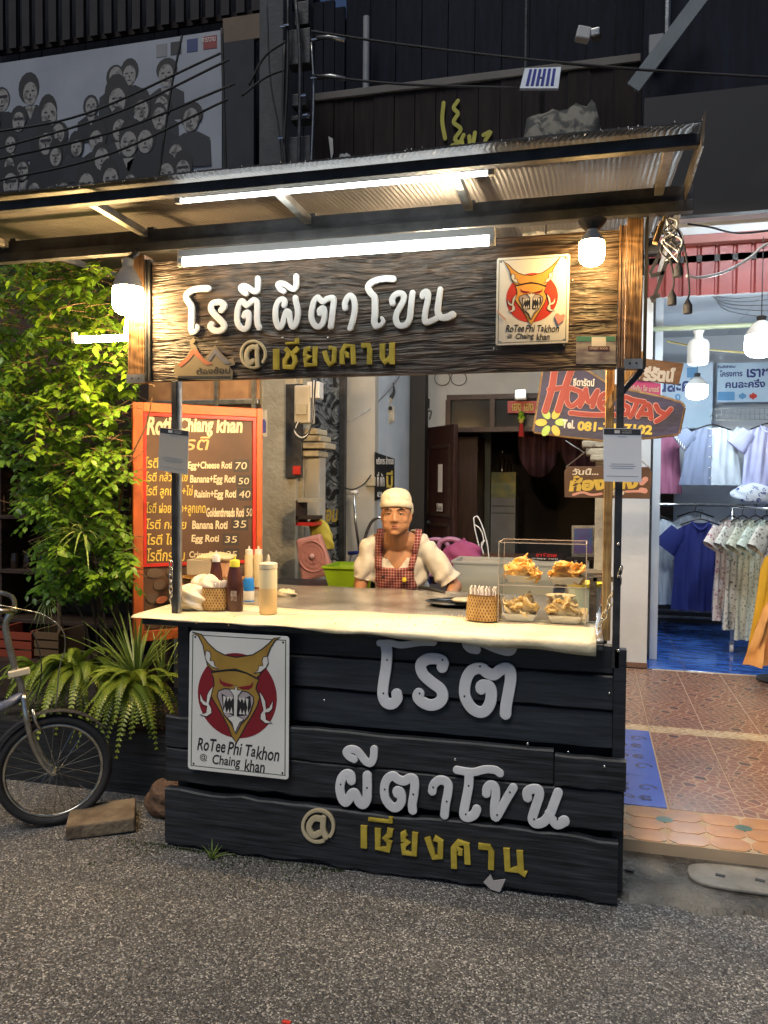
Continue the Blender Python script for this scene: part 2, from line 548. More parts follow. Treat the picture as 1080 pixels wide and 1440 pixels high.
# ------------------------------------------------------------------ the setting
g = MB(); g.box(-60, 60, -40, 3.42, -0.3, 0.0)
tag(g.build('road', m_asphalt, org=(0, 0, 0)), kind='structure')
g = MB(); g.box(-60, 60, 3.42, 60, -0.3, -0.012)
tag(g.build('ground', M('packed_soil', (0.05, 0.035, 0.022), r=0.9, c2=(0.02, 0.014, 0.009), ns=9, bump=0.8, bs=30), org=(0, 0, 0)), kind='structure')

# concrete gutter strip in front of the porch, with one slotted cover slab set in it
m_conc = M('gutter_concrete', (0.13, 0.125, 0.11), r=0.45, c2=(0.035, 0.033, 0.029), ns=4, nd=9, bump=1.0, bs=40, lo=.42, hi=.60)
g = MB()
n = 40
vs, fs = [], []
for i in range(n + 1):
    x = -0.4 + 3.2 * i / n
    f = 2.98 + 0.02 * math.sin(i * 1.7) + random.uniform(-.012, .012)
    f = f if x > 0.1 else 3.05
    vs += [(x, f - 0.05, -0.01), (x, f, 0.016), (x, 3.30, 0.03), (x, 3.30, -0.05)]
for i in range(n):
    for k in range(3):
        fs.append((i * 4 + k, i * 4 + k + 1, (i + 1) * 4 + k + 1, (i + 1) * 4 + k))
g.add(vs, fs)
gut = tag(g.build('gutter', m_conc, org=(0, 3, 0)), kind='structure')
m_cover = M('cover_concrete', (0.26, 0.245, 0.21), r=0.6, c2=(0.14, 0.13, 0.11), ns=7, bump=0.35, bs=35)
cc = atz(1075, 1238, 0.035)
g = MB()
ol = []
for i in range(32):
    t = 2 * PI * i / 32
    ca, sa = math.cos(t), math.sin(t)
    ol.append((cc.x + 0.27 * math.copysign(abs(ca) ** 0.5, ca), cc.y + 0.098 * math.copysign(abs(sa) ** 0.6, sa), 0.022))
g.poly(ol, (0, 0, 0.012))
cover = g.build('drain_cover', m_cover, gut, bevel=0.004)
for px, py in ((1013, 1231), (1069, 1238), (886, 1221)):
    p = atz(px, py, 0.035)
    g = MB(); g.obox((p.x, p.y, 0.0345 if px > 900 else 0.029), (0.034, 0.018, 0.004), R(-15))
    g.build('lifting_slot', m_dark, gut)

# tiled porch: brown mosaic-patterned tiles, orange border, pale strip, blue tiles
def tile_material(name, stops, line, sx=13, sy=6.0, w=0.06, r=0.25):
    mt, nt, b = raw(name, r)
    tc = nt.nodes.new('ShaderNodeTexCoord')
    mp = nt.nodes.new('ShaderNodeMapping'); mp.inputs['Location'].default_value = (0.155, 0.19, 0)
    nt.links.new(tc.outputs['Object'], mp.inputs[0])
    sp = nt.nodes.new('ShaderNodeSeparateXYZ'); nt.links.new(mp.outputs[0], sp.inputs[0])
    rr = math_node(nt, 'SQRT', math_node(nt, 'ADD', math_node(nt, 'POWER', math_node(nt, 'ABSOLUTE', sp.outputs[0]), 2.0), math_node(nt, 'POWER', math_node(nt, 'ABSOLUTE', sp.outputs[1]), 2.0)))
    th = math_node(nt, 'ARCTAN2', sp.outputs[1], sp.outputs[0])
    cb = nt.nodes.new('ShaderNodeCombineXYZ')
    nt.links.new(math_node(nt, 'MULTIPLY', rr, 24.0), cb.inputs[0]); nt.links.new(math_node(nt, 'MULTIPLY', th, sy), cb.inputs[1])
    vo = tex(nt, 'Voronoi', cb.outputs[0], feature='DISTANCE_TO_EDGE', Scale=1.0, Randomness=0.45)
    vc = tex(nt, 'Voronoi', cb.outputs[0], Scale=1.0, Randomness=0.45)
    sep = nt.nodes.new('ShaderNodeSeparateColor'); nt.links.new(vc.outputs['Color'], sep.inputs[0])
    col = ramp(nt, sep.outputs[0], stops)
    edge = ramp(nt, vo.outputs['Distance'], [(0.0, (1, 1, 1)), (w, (0.8, 0.8, 0.8)), (w + 0.04, (0, 0, 0))])
    wear = tex(nt, 'Noise', obj_coord(nt), Scale=4.0, Detail=4.0)
    c2 = mix(nt, edge, col, line)
    c3 = mix(nt, ramp(nt, wear.outputs[0], [(0.4, (0, 0, 0)), (0.75, (0.4, 0.4, 0.4))]), c2, (0.15, 0.10, 0.07))
    nt.links.new(c3, b.inputs['Base Color'])
    bump_to(nt, vo.outputs['Distance'], 0.25, 0.004)
    return mt
m_tile = tile_material('mosaic_print_tile', [(0.0, (0.20, 0.085, 0.055)), (0.5, (0.27, 0.125, 0.08)), (0.85, (0.22, 0.10, 0.065)), (1.0, (0.10, 0.055, 0.045))], (0.42, 0.28, 0.17))
m_tile_orange = M('orange_border_tile', (0.46, 0.22, 0.065), r=0.25, c2=(0.36, 0.16, 0.05), ns=7)
m_tile_green = M('green_tile_inlay', (0.035, 0.10, 0.055), r=0.3)
m_grout = M('tile_grout', (0.46, 0.34, 0.22), r=0.8)
m_tile_pale = tile_material('pale_speckle_tile', [(0.0, (0.42, 0.26, 0.12)), (1.0, (0.55, 0.40, 0.22))], (0.62, 0.5, 0.32), w=0.1)
def blue_mat(name, a, b_, sc1, st):
    mt, nt, b = raw(name, 0.12)
    nz = tex(nt, 'Noise', obj_coord(nt, st), Scale=sc1, Detail=4.0, Distortion=0.8)
    nt.links.new(ramp(nt, nz.outputs[0], [(0.42, a), (0.58, b_)]), b.inputs['Base Color'])
    return mt
m_blue_floor = blue_mat('deep_blue_floor_tile', (0.018, 0.055, 0.28), (0.06, 0.17, 0.52), 9.0, (0.5, 2.2, 1))
m_blue_mat = M('bright_blue_tile', (0.055, 0.13, 0.56), r=0.2, c2=(0.045, 0.10, 0.46), ns=4)
m_blue_print = M('dark_blue_print', (0.010, 0.02, 0.17), r=0.2)
PZ = 0.08
g = MB(); g.box(-0.62, 2.9, 3.30, 6.5, -0.1, PZ - 0.002)
porch = tag(g.build('porch_floor', m_grout, org=(0, 3.3, 0)), kind='structure')
TX, TY = 0.31, 0.38
t_mesh = box_mesh('tile', TX - 0.004, TY - 0.004, 0.014, m_tile, 0.0015)
t_or = box_mesh('tile', 0.152, 0.186, 0.013, m_tile_orange, 0.0015)
# orange border, each printed square with a clipped-corner outline; green ovals at the joints
xs0 = -0.22
def oct_mesh():
    mb = MB(); a, b_, c_ = 0.153, 0.112, 0.03
    pts = [(-a / 2 + c_, -b_ / 2), (a / 2 - c_, -b_ / 2), (a / 2, -b_ / 2 + c_), (a / 2, b_ / 2 - c_), (a / 2 - c_, b_ / 2), (-a / 2 + c_, b_ / 2), (-a / 2, b_ / 2 - c_), (-a / 2, -b_ / 2 + c_)]
    mb.poly([(x * 0.985, y * 0.985, -0.006) for x, y in pts], (0, 0, 0.0125))
    me = bpy.data.meshes.new('tile'); me.from_pydata([tuple(v) for v in mb.v], [], mb.f); me.materials.append(m_tile_orange)
    return me
om = oct_mesh()
gm = MB(); gm.poly([(0.036 * math.cos(t * PI / 8), 0.03 * math.sin(t * PI / 8), -0.006) for t in range(16)], (0, 0, 0.0115))
gme = bpy.data.meshes.new('inlay'); gme.from_pydata([tuple(v) for v in gm.v], [], gm.f); gme.materials.append(m_tile_green)
dm = MB(); dm.poly([(0.007, 0, -0.006), (0, 0.007, -0.006), (-0.007, 0, -0.006), (0, -0.007, -0.006)], (0, 0, 0.011))
dme = bpy.data.meshes.new('inlay'); dme.from_pydata([tuple(v) for v in dm.v], [], dm.f); dme.materials.append(m_tile_green)
for i in range(-3, 17):
    for j in range(3):
        piece('tile', om, (xs0 + i * 0.157, 3.36 + j * 0.116, PZ - 0.006), porch)
for k, x in enumerate([xs0 + 0.0785 + 0.157 * q for q in range(-1, 16, 2)]):
    piece('inlay', gme, (x, 3.36 + 0.174, PZ - 0.0045), porch)
    for dx, dy in ((-.046, -.034), (.046, -.034), (-.046, .034), (.046, .034), (-.03, -.046), (.03, .046)):
        piece('inlay', dme, (x + dx, 3.36 + 0.174 + dy, PZ - 0.0045), porch)
    piece('inlay', dme, (x - .02, 3.318, PZ - 0.0045), porch); piece('inlay', dme, (x + .02, 3.318, PZ - 0.0045), porch)
# blue tiles beside the stall then brown field
yy = 3.66
rows = []
while yy < 6.45:
    h = TY
    pale = abs(yy - 4.80) < 0.01
    if pale: h = 0.13
    if yy + h > 6.46: h = 6.46 - yy
    rows.append((yy, h, pale)); yy += h
b_tile = box_mesh('blue_tile', 0.326, TY - 0.006, 0.016, m_blue_mat, 0.0015)
for r_i, (y0, h, pale) in enumerate(rows):
    for i in range(-3, 8):
        x = 0.36 + (i + 0.5) * TX
        if r_i < 3 and -0.02 < x < 0.36: continue
        if pale:
            me = box_mesh('tile', TX - 0.004, h - 0.004, 0.014, m_tile_pale, 0.0015)
        elif h < TY - 0.01:
            me = box_mesh('tile', TX - 0.004, h - 0.004, 0.014, m_tile, 0.0015)
        else:
            me = t_mesh
        a = PI * ((i + r_i) % 2) if not pale else 0
        piece('tile', me, (x, y0 + h / 2, PZ - 0.007), porch, rz=a)
def swirl(mb, cx, cy, s, fl):
    for k in range(6):
        t = k * PI / 3
        mb.poly([(cx + s * (0.035 * math.cos(t) + 0.024 * math.cos(q * PI / 4)), cy + s * (0.035 * math.sin(t) + 0.024 * math.sin(q * PI / 4)), PZ + 0.0035 + 0.0002 * k) for q in range(8)], (0, 0, 0.0004))
    pts = [(cx + fl * s * (0.12 + 0.045 * (1 - q / 14) * math.cos(q * 0.55)), cy + s * (0.045 * (1 - q / 16) * math.sin(q * 0.55)), PZ + 0.0036) for q in range(11)]
    sweep(mb, pts, 0.014, 0.0006, (0, 0, 1), k=2)
for r_i, (y0, h, pale) in enumerate(rows[:3]):
    g = piece('blue_tile', b_tile, (0.19, y0 + h / 2, PZ - 0.004), porch)
    ORG[g.name] = ORG['porch_floor']
    mb = MB(); swirl(mb, 0.16, y0 + h / 2 - (0.05 if r_i % 2 else -0.03), 1.0, 1); swirl(mb, 0.27, y0 + h / 2 + (0.10 if r_i % 2 else -0.10), 0.6, -1)
    mb.build('printed_flower', m_blue_print, porch)
g = MB(); g.box(0.3, 3.6, 6.5, 9.4, -0.1, PZ - 0.012)
bf = tag(g.build('shop_floor', m_grout, org=(0.3, 6.5, 0)), kind='structure')
bt = box_mesh('tile', 0.386, 0.386, 0.014, m_blue_floor, 0.0015)
for i in range(8):
    for j in range(7):
        piece('tile', bt, (0.55 + i * 0.39, 6.70 + j * 0.39, PZ - 0.007), bf, rz=PI / 2 * (((i * 3 + j) % 2) * 2))

# ------------------------------------------------------------------ the roti stall
stall = root('food_stall', 'black plank roti stall with wooden sign board, steel posts and lean-to awning', 'food stall', (-0.8, 3.0, 0))
YU, YL, YS = 2.985, 2.90, 3.00
def plank(x0, x1, y, th, z0, z1, mat, jit=0.004, nx=18, name='plank', tilt=0.0, sag=0.0):
    vs, fs = [], []
    for i in range(nx + 1):
        u = i / nx; x = x0 + (x1 - x0) * u
        a = z0 + random.uniform(-jit, jit) + sag * u; b_ = z1 + random.uniform(-jit, jit) * 0.7 + sag * u
        e = 0.006
        yf = y + random.uniform(-0.0012, 0.0012)
        vs += [(x, yf + e - tilt, a), (x, yf - tilt, a + e), (x, yf, b_ - e), (x, yf + e, b_), (x, y + th, b_), (x, y + th, a)]
    for i in range(nx):
        for k in range(6):
            fs.append((i * 6 + k, i * 6 + (k + 1) % 6, (i + 1) * 6 + (k + 1) % 6, (i + 1) * 6 + k))
    fs.append((0, 1, 2, 3, 4, 5)); fs.append(tuple(nx * 6 + k for k in range(5, -1, -1)))
    mb = MB(); mb.add(vs, fs)
    return mb.build(name, mat, stall)
zb = [at(860, y, YU).z for y in (893, 950, 1000, 1057)]
xl_u, xr_u = at(268, 960, YU).x, at(862, 960, YU).x
ztop = 0.925
plank(xl_u, xr_u, YU, 0.018, zb[1] + 0.004, ztop, m_black_paint, 0.002, tilt=0.004)
plank(xl_u, xr_u, YU - 0.006, 0.018, zb[2] + 0.006, zb[1] - 0.002, m_black_paint, 0.002, tilt=0.012, name='plank')
plank(xl_u, xr_u, YU - 0.002, 0.018, zb[3] + 0.012, zb[2], m_black_paint, 0.002, tilt=0.016)
zl = [at(868, y, YL).z for y in (1066, 1115, 1178, 1268)]
xl_l, xr_l = at(233, 1190, YL).x, at(868, 1270, YL).x
xm = at(779, 1090, YL).x
plank(xl_l, xm - 0.003, YL, 0.03, zl[1] + 0.002, zl[0] + 0.005, m_black_paint2, 0.004, 24)
plank(xm + 0.003, xr_l + 0.022, YL - 0.012, 0.03, zl[1] + 0.006, zl[0] - 0.004, m_black_paint2, 0.003, 6)
plank(xl_l, xr_l + 0.012, YL + 0.004, 0.03, zl[2] + 0.018, zl[1] - 0.002, m_black_paint2, 0.005, 26)
plank(xl_l, xr_l, YL - 0.008, 0.035, 0.012, zl[2] - 0.01, m_black_paint2, 0.011, 26)
g = MB(); g.box(xl_l + 0.03, xr_l - 0.01, 3.02, 3.04, 0.03, 0.86); g.build('back_panel', m_dark, stall)
for x0, x1, y0, name in ((xr_u + 0.001, xr_u + 0.045, YU - 0.03, 'corner_post'), (xl_l + 0.015, xl_u - 0.003, YU - 0.012, 'corner_post')):
    g = MB(); g.box(x0, x1, y0, y0 + 0.045, 0.03, 0.915); g.build(name, m_black_paint, stall, bevel=0.003)
for x in (-1.62, 0.06):       # rear legs of the frame
    for y in (3.5, 4.05):
        g = MB(); g.box(x - 0.02, x + 0.02, y - 0.02, y + 0.02, 0, 0.91); g.build('leg', m_steel_dark, stall)
g = MB(); g.box(-1.60, 0.04, 3.05, 4.0, 0.30, 0.32); g.build('lower_shelf', m_steel_dark, stall)
# screws on the boards
for px, py, Y in ((850, 1078, YL - 0.013), (799, 1058, YU - 0.02), (640, 1068, YL), (742, 1046, YL), (456, 985, YU - .004), (857, 975, YU - .015)):
    p = at(px, py, Y); g = MB(); g.lathe([(0.006, 0), (0.0055, 0.003), (0.002, 0.004)], p, 10, (0, -1, 0)); g.build('screw', m_screw, stall, smooth=True)

# counter: steel edge, stainless top
CX0, CX1, CY0, CY1, CZ = -1.80, 0.055, 2.915, 4.10, 0.95
g = MB(); g.box(CX0, CX1, CY0, CY1, CZ - 0.035, CZ - 0.012); g.build('counter_frame', m_steel_dark, stall, bevel=0.003)
g = MB(); nx, ny = 46, 26
for i in range(nx + 1):
    for j in range(ny + 1):
        pass
vs = [(CX0 + (CX1 - CX0) * i / nx, CY0 + 0.01 + (CY1 - CY0 - 0.01) * j / ny, CZ - 0.004 + 0.0016 * math.sin(i * 0.7 + j * 0.5) + random.uniform(-0.0007, 0.0007)) for j in range(ny + 1) for i in range(nx + 1)]
fs = [(j * (nx + 1) + i, j * (nx + 1) + i + 1, (j + 1) * (nx + 1) + i + 1, (j + 1) * (nx + 1) + i) for j in range(ny) for i in range(nx)]
g.add(vs, fs)
o = g.build('counter_top', m_stainless, stall, smooth=True)
md = o.modifiers.new('t', 'SOLIDIFY'); md.thickness = 0.008; md.offset = -1
g = MB(); g.box(-1.3, -0.2, 4.12, 4.36, 0.84, 0.86); g.build('work_shelf', m_steel_dark, stall)
# posts
pl = at(246, 700, 2.99); pr = at(871, 700, 2.97)
g = MB(); g.box(pl.x - 0.014, pl.x + 0.010, 2.985, 3.01, CZ - 0.03, 1.93); g.build('post', m_steel_dark, stall, bevel=0.002)
g = MB(); g.box(pl.x + 0.012, pl.x + 0.022, 2.99, 3.01, CZ - 0.03, 1.93); g.build('post_edge', m_steel, stall)
x = at(869, 740, 2.965).x
g = MB(); g.box(x - 0.013, x + 0.013, 2.955, 2.98, 0.845, 1.93); g.build('post', m_steel_dark, stall, bevel=0.002)
for py in (765, 915):
    p = at(870, py, 2.954); g = MB(); g.lathe([(0.007, 0), (0.006, 0.004), (0.002, 0.005)], p, 10, (0, -1, 0)); g.build('bolt', m_screw, stall, smooth=True)
m_pole_wood = grain_wood('pale_pole_wood', (0.30, 0.17, 0.06), (0.55, 0.36, 0.14), axis_scale=(20, 20, 1), bump=0.3, rings=0.8)
x = at(857, 600, 3.10).x
g = MB(); g.box(x - 0.016, x + 0.016, 3.09, 3.12, 0.92, 1.96); g.build('wooden_pole', m_pole_wood, stall, bevel=0.002)
g = MB(); g.beam((x + 0.11, 3.06, 2.0), (x - 0.01, 3.08, 1.80), 0.012, 0.026); g.build('brace', m_pole_wood, stall)
g = MB(); g.beam((x + 0.11, 3.03, 1.93), (x + 0.035, 3.0, 1.84), 0.010, 0.02); g.build('brace', m_steel_dark, stall)
# side arm bracket at the right end of the counter
g = MB(); g.box(0.03, 0.052, 2.98, 3.5, 0.925, 0.94); g.beam((0.018, 3.35, 0.95), (0.018, 3.35, 1.13), 0.03, 0.022); g.beam((0.018, 3.35, 1.125), (0.13, 3.35, 1.125), 0.022, 0.022)
g.build('side_bracket', M('stained_angle_iron', (0.22, 0.18, 0.13), r=0.6, m=0.3, c2=(0.07, 0.05, 0.035), ns=16, bump=0.4), stall)

# sign board with its framed end columns
sx0, sx1 = at(214, 455, YS).x, at(869, 430, YS).x
SB0, SB1 = 1.932, 2.432
g = MB(); g.box(sx0, sx1, YS, YS + 0.03, SB0, SB1)
board = g.build('sign_board', m_sign_wood, stall, bevel=0.002)
for (a, b_, s) in ((at(183, 455, YS).x, at(206, 455, YS).x, -1), (at(880, 430, YS).x, at(903, 420, YS).x, 1)):
    g = MB(); g.box(a, b_, YS - 0.018, YS + 0.05, SB0 - 0.002, SB1 + 0.03); c = g.build('end_column', m_col_wood, stall, bevel=0.002)
    g = MB(); g.box(a - 0.004, b_ + 0.004, YS - 0.023, YS - 0.017, SB0 - 0.006, SB0 + 0.03); g.build('bracket_plate', m_steel, c)
    for q in (0.3, 0.7):
        g = MB(); g.lathe([(0.004, 0), (0.003, 0.002)], (a + (b_ - a) * q, YS - 0.0235, SB0 + 0.014), 8, (0, -1, 0)); g.build('screw', m_dark, c)
    u0, u1 = (b_ + 0.001, sx0 - 0.001) if s < 0 else (sx1 + 0.001, a - 0.001)
    g = MB()
    w = (u1 - u0) / 3
    for q in range(3):
        g.box(u0 + w * q, u0 + w * (q + 1) - 0.0015, YS - 0.014 + 0.006 * (q % 2), YS + 0.03, SB0, SB1 + 0.01)
    g.build('trim_strip', m_col_wood if s > 0 else m_steel_dark, stall)
x = at(909, 420, YS).x
g = MB(); g.box(x - 0.006, x + 0.002, YS - 0.02, YS + 0.05, SB0, SB1 + 0.03); g.build('edge_strip', m_dark, stall)

# letters
class G:
    def __init__(s, ox, oy, k): s.ox, s.oy, s.k = ox, oy, k
    def __call__(s, p, Y): return at(s.ox + p[0] / s.k, s.oy + p[1] / s.k, Y)
def letter(gr, strokes, Y, mat, parent, t=0.014, round_=True, smooth=True, name='letter', screws=()):
    mb = MB()
    for i, (w, pts) in enumerate(strokes):
        P = [gr(p, Y) for p in pts]
        s = mpp(P[len(P) // 2]) / gr.k
        ww = [q * s for q in w] if isinstance(w, (tuple, list)) else w * s
        sweep(mb, P, ww, t + 0.0006 * i, round_=round_, smooth=smooth)
    for q in screws:
        pass
    o = mb.build(name, mat, parent)
    return o
A, B, C = G(250, 380, 7.2), G(380, 380, 7.2), G(500, 380, 7.2)
YLt = YS - 0.0005
L = lambda gr, st: letter(gr, st, YLt, m_white_letter, board, 0.012)
L(A, [(66, [(315, 190), (240, 192), (170, 203), (115, 235), (95, 275), (118, 325), (145, 370), (148, 450), (146, 540), (146, 600), (158, 630)]), ((52, 36), [(150, 628), (178, 632), (205, 605), (207, 568)])])
L(A, [(64, [(450, 408), (477, 370), (455, 335), (410, 328), (360, 345), (345, 390), (370, 440), (420, 490), (465, 540), (475, 580), (450, 610), (410, 620), (365, 605), (338, 575), (350, 552)])])
L(A, [(58, [(680, 468), (692, 442), (715, 432), (728, 465), (725, 520), (710, 580), (680, 600), (640, 580), (612, 530), (607, 470), (615, 400), (635, 340), (660, 318), (692, 350), (712, 358), (745, 330), (780, 308), (808, 330), (810, 400), (808, 480), (815, 550), (832, 588)])])
L(A, [(58, [(700, 240), (665, 218), (645, 182), (680, 165), (730, 185), (775, 218), (810, 215), (818, 170), (818, 90)])])
L(B, [(58, [(148, 358), (152, 320), (130, 298), (92, 320), (65, 380), (58, 460), (70, 540), (102, 585), (132, 545), (152, 470), (175, 420), (197, 440), (205, 500), (218, 555), (240, 578), (270, 530), (285, 460), (280, 380), (265, 320), (262, 285)])])
L(B, [(56, [(145, 218), (105, 192), (86, 150), (120, 138), (170, 155), (215, 188), (250, 195), (270, 150), (270, 68)])])
L(B, [(58, [(512, 445), (508, 412), (540, 388), (556, 430), (550, 500), (525, 560), (485, 577), (445, 545), (422, 480), (428, 400), (450, 320), (487, 280), (518, 308), (542, 322), (585, 295), (635, 285), (648, 310), (642, 380), (633, 460), (625, 530), (618, 575)])])
L(B, [(58, [(765, 390), (762, 340), (785, 285), (817, 262), (847, 290), (862, 360), (856, 440), (840, 510), (815, 592)])])
L(C, [(66, [(385, 95), (310, 92), (230, 105), (160, 135), (133, 180), (155, 230), (195, 275), (202, 350), (200, 450), (196, 530), (215, 572)]), ((52, 34), [(212, 575), (255, 562), (284, 525), (272, 490)])])
L(C, [(60, [(380, 338), (374, 300), (400, 260), (440, 240), (485, 250), (492, 300), (465, 360), (430, 420), (412, 490), (428, 548), (472, 568), (522, 548), (552, 490), (562, 400), (572, 300), (582, 235)])])
L(C, [(58, [(682, 270), (688, 237), (725, 222), (740, 260), (727, 340), (712, 420), (702, 490), (718, 532), (785, 512), (845, 478)]), ((56, 74), [(862, 198), (850, 280), (840, 360), (838, 430), (868, 480), (925, 482), (985, 455)])])
D = G(330, 470, 4.5)
Lg = lambda gr, st, Y=YLt, par=None, t=0.012, r_=False: letter(gr, st, Y, m_gold_letter, par or board, t, round_=r_, smooth=False)
def ring_pts(cx, cy, rx, ry, n=22, a0=0, a1=360):
    return [(cx + rx * math.cos(R(a0 + (a1 - a0) * i / n)), cy + ry * math.sin(R(a0 + (a1 - a0) * i / n))) for i in range(n + 1)]
letter(D, [(17, ring_pts(122, 130, 76, 84, 22, 62, 395)), (30, [(148, 85), (112, 84), (85, 112), (80, 155), (98, 188), (122, 170)]), (26, [(148, 78), (146, 140), (150, 205)])], YLt, m_cream_letter, board, 0.012)
Lg(D, [(40, [(267, 95), (267, 226)])])
Lg(D, [(32, [(325, 92), (345, 112), (340, 142), (322, 168), (320, 208), (370, 210), (388, 175), (380, 140), (362, 128), (392, 104), (408, 88)])])
Lg(D, [(16, [(325, 62), (408, 56)]), (24, [(398, 28), (398, 58)])])
Lg(D, [(32, [(482, 94), (453, 98), (450, 135), (482, 145), (453, 160), (453, 196), (510, 195), (514, 80)])])
Lg(D, [(30, [(572, 108), (588, 165), (604, 193), (632, 175), (634, 92), (600, 88)])])
Lg(D, [(32, [(684, 192), (684, 112), (702, 76), (750, 76), (755, 192)]), (26, [(700, 118), (718, 128), (716, 150)])])
Lg(D, [(32, [(805, 76), (850, 72), (858, 100), (855, 192)])])
Lg(D, [(34, [(938, 62), (938, 150), (950, 178), (990, 150)]), (34, [(998, 56), (998, 192)])])

# letters on the front boards
E1, E2, E3, E4 = G(510, 890, 4.5), G(460, 1040, 6.0), G(620, 1060, 5.684), G(415, 1130, 3.176)
YU2 = YU - 0.018
L2 = lambda gr, st, Y: letter(gr, st, Y, m_white_letter, stall, 0.010)
L2(E1, [(44, [(450, 58), (370, 58), (250, 74), (180, 62), (110, 62)]), (70, [(150, 80), (156, 130), (150, 220), (136, 310), (130, 390), (150, 438), (190, 446), (220, 415), (218, 385)])], YU2)
L2(E1, [(72, [(505, 215), (510, 180), (470, 162), (410, 165), (370, 200), (385, 260), (440, 312), (495, 355), (508, 405), (480, 442), (430, 455), (378, 435), (352, 405), (358, 382)])], YU2)
L2(E1, [(72, [(752, 352), (755, 332), (795, 332), (815, 370), (808, 440), (775, 490), (730, 497), (680, 460), (648, 390), (655, 300), (690, 238), (750, 222), (790, 250), (832, 262), (880, 228), (925, 226), (938, 280), (925, 370), (910, 450), (905, 510)])], YU2)
L2(E1, [(56, [(722, 105), (680, 95), (660, 60), (740, 55), (850, 98), (925, 115), (950, 90), (950, 25)])], YU2)
YL2 = YL - 0.002
L2(E2, [(66, [(232, 160), (190, 138), (165, 100), (200, 78), (250, 88), (290, 130), (330, 180), (370, 192), (395, 150), (400, 78)])], YL2)
L2(E2, [(80, [(208, 340), (203, 300), (170, 287), (130, 320), (112, 400), (125, 480), (155, 523), (185, 500), (210, 455), (235, 448), (255, 480), (278, 528), (310, 540), (338, 500), (343, 420), (342, 300)])], YL2)
L2(E2, [(76, [(597, 452), (592, 430), (615, 430), (632, 470), (625, 530), (585, 568), (540, 555), (495, 490), (487, 400), (510, 330), (560, 302), (600, 330), (650, 345), (700, 322), (735, 332), (743, 380), (735, 460), (722, 540), (725, 590)])], YL2)
L2(E2, [(74, [(890, 430), (900, 380), (940, 342), (990, 342), (1025, 380), (1020, 450), (1003, 540), (993, 632)])], YL2)
L2(E3, [(62, [(128, 125), (200, 138), (270, 142), (350, 122), (430, 125), (475, 152)]), (74, [(228, 165), (224, 250), (206, 350), (188, 440), (188, 490), (222, 502), (268, 480), (288, 440)])], YL2)
L2(E3, [(70, [(365, 312), (370, 270), (400, 245), (435, 265), (440, 330), (430, 400), (430, 480), (442, 502), (480, 440), (530, 350), (580, 268)])], YL2)
L2(E3, [(74, [(693, 345), (690, 302), (730, 278), (780, 283), (787, 330), (765, 400), (742, 470), (732, 520), (760, 553), (820, 540), (870, 480), (902, 400), (938, 305)]), ((60, 84), [(860, 470), (890, 520), (930, 560), (988, 532)])], YL2)
YL3 = YL - 0.008
letter(E4, [(15, ring_pts(106, 97, 68, 70, 22, 70, 400)), (26, [(128, 68), (92, 62), (70, 82), (66, 110), (84, 138), (112, 128)]), (26, [(130, 60), (128, 110), (140, 145)])], YL3, m_cream_letter, stall, 0.012)
for st in ([(30, [(310, 96), (310, 194)])], [(28, [(372, 108), (372, 195), (418, 202), (424, 168), (404, 152), (424, 136), (428, 108)])],
           [(14, [(330, 66), (434, 78)]), (18, [(430, 56), (430, 82)])], [(27, [(500, 128), (485, 132), (486, 160), (504, 170), (486, 182), (488, 214), (534, 224), (538, 126)])],
           [(27, [(592, 148), (612, 205), (622, 236), (650, 236), (652, 165), (622, 150)])], [(28, [(712, 285), (710, 195), (732, 170), (768, 178), (772, 266)]), (22, [(726, 196), (740, 204), (738, 226)])],
           [(27, [(820, 186), (868, 192), (878, 214), (876, 290)])], [(29, [(945, 196), (950, 292), (996, 290)]), (29, [(1004, 206), (1010, 300), (1032, 312)])]):
    Lg(E4, st, YL3, stall)
# screws and chips on the white letters
for px, py, Y in ((544, 928, YU2), (539, 975, YU2), (590, 975, YU2), (622, 928, YU2), (653, 979, YU2), (675, 937, YU2), (479, 1103, YL2), (516, 1108, YL2), (541, 1110, YL2), (581, 1117, YL2), (628, 1127, YL2), (609, 1107, YL2), (659, 1105, YL2), (655, 1145, YL2), (717, 1114, YL2), (699, 1146, YL2), (751, 1152, YL2), (784, 1152, YL2)):
    p = at(px, py, Y - 0.0108); g = MB(); g.lathe([(0.0038, 0), (0.0030, 0.0012)], p, 8, (0, -1, 0)); g.build('screw', m_dark, stall)

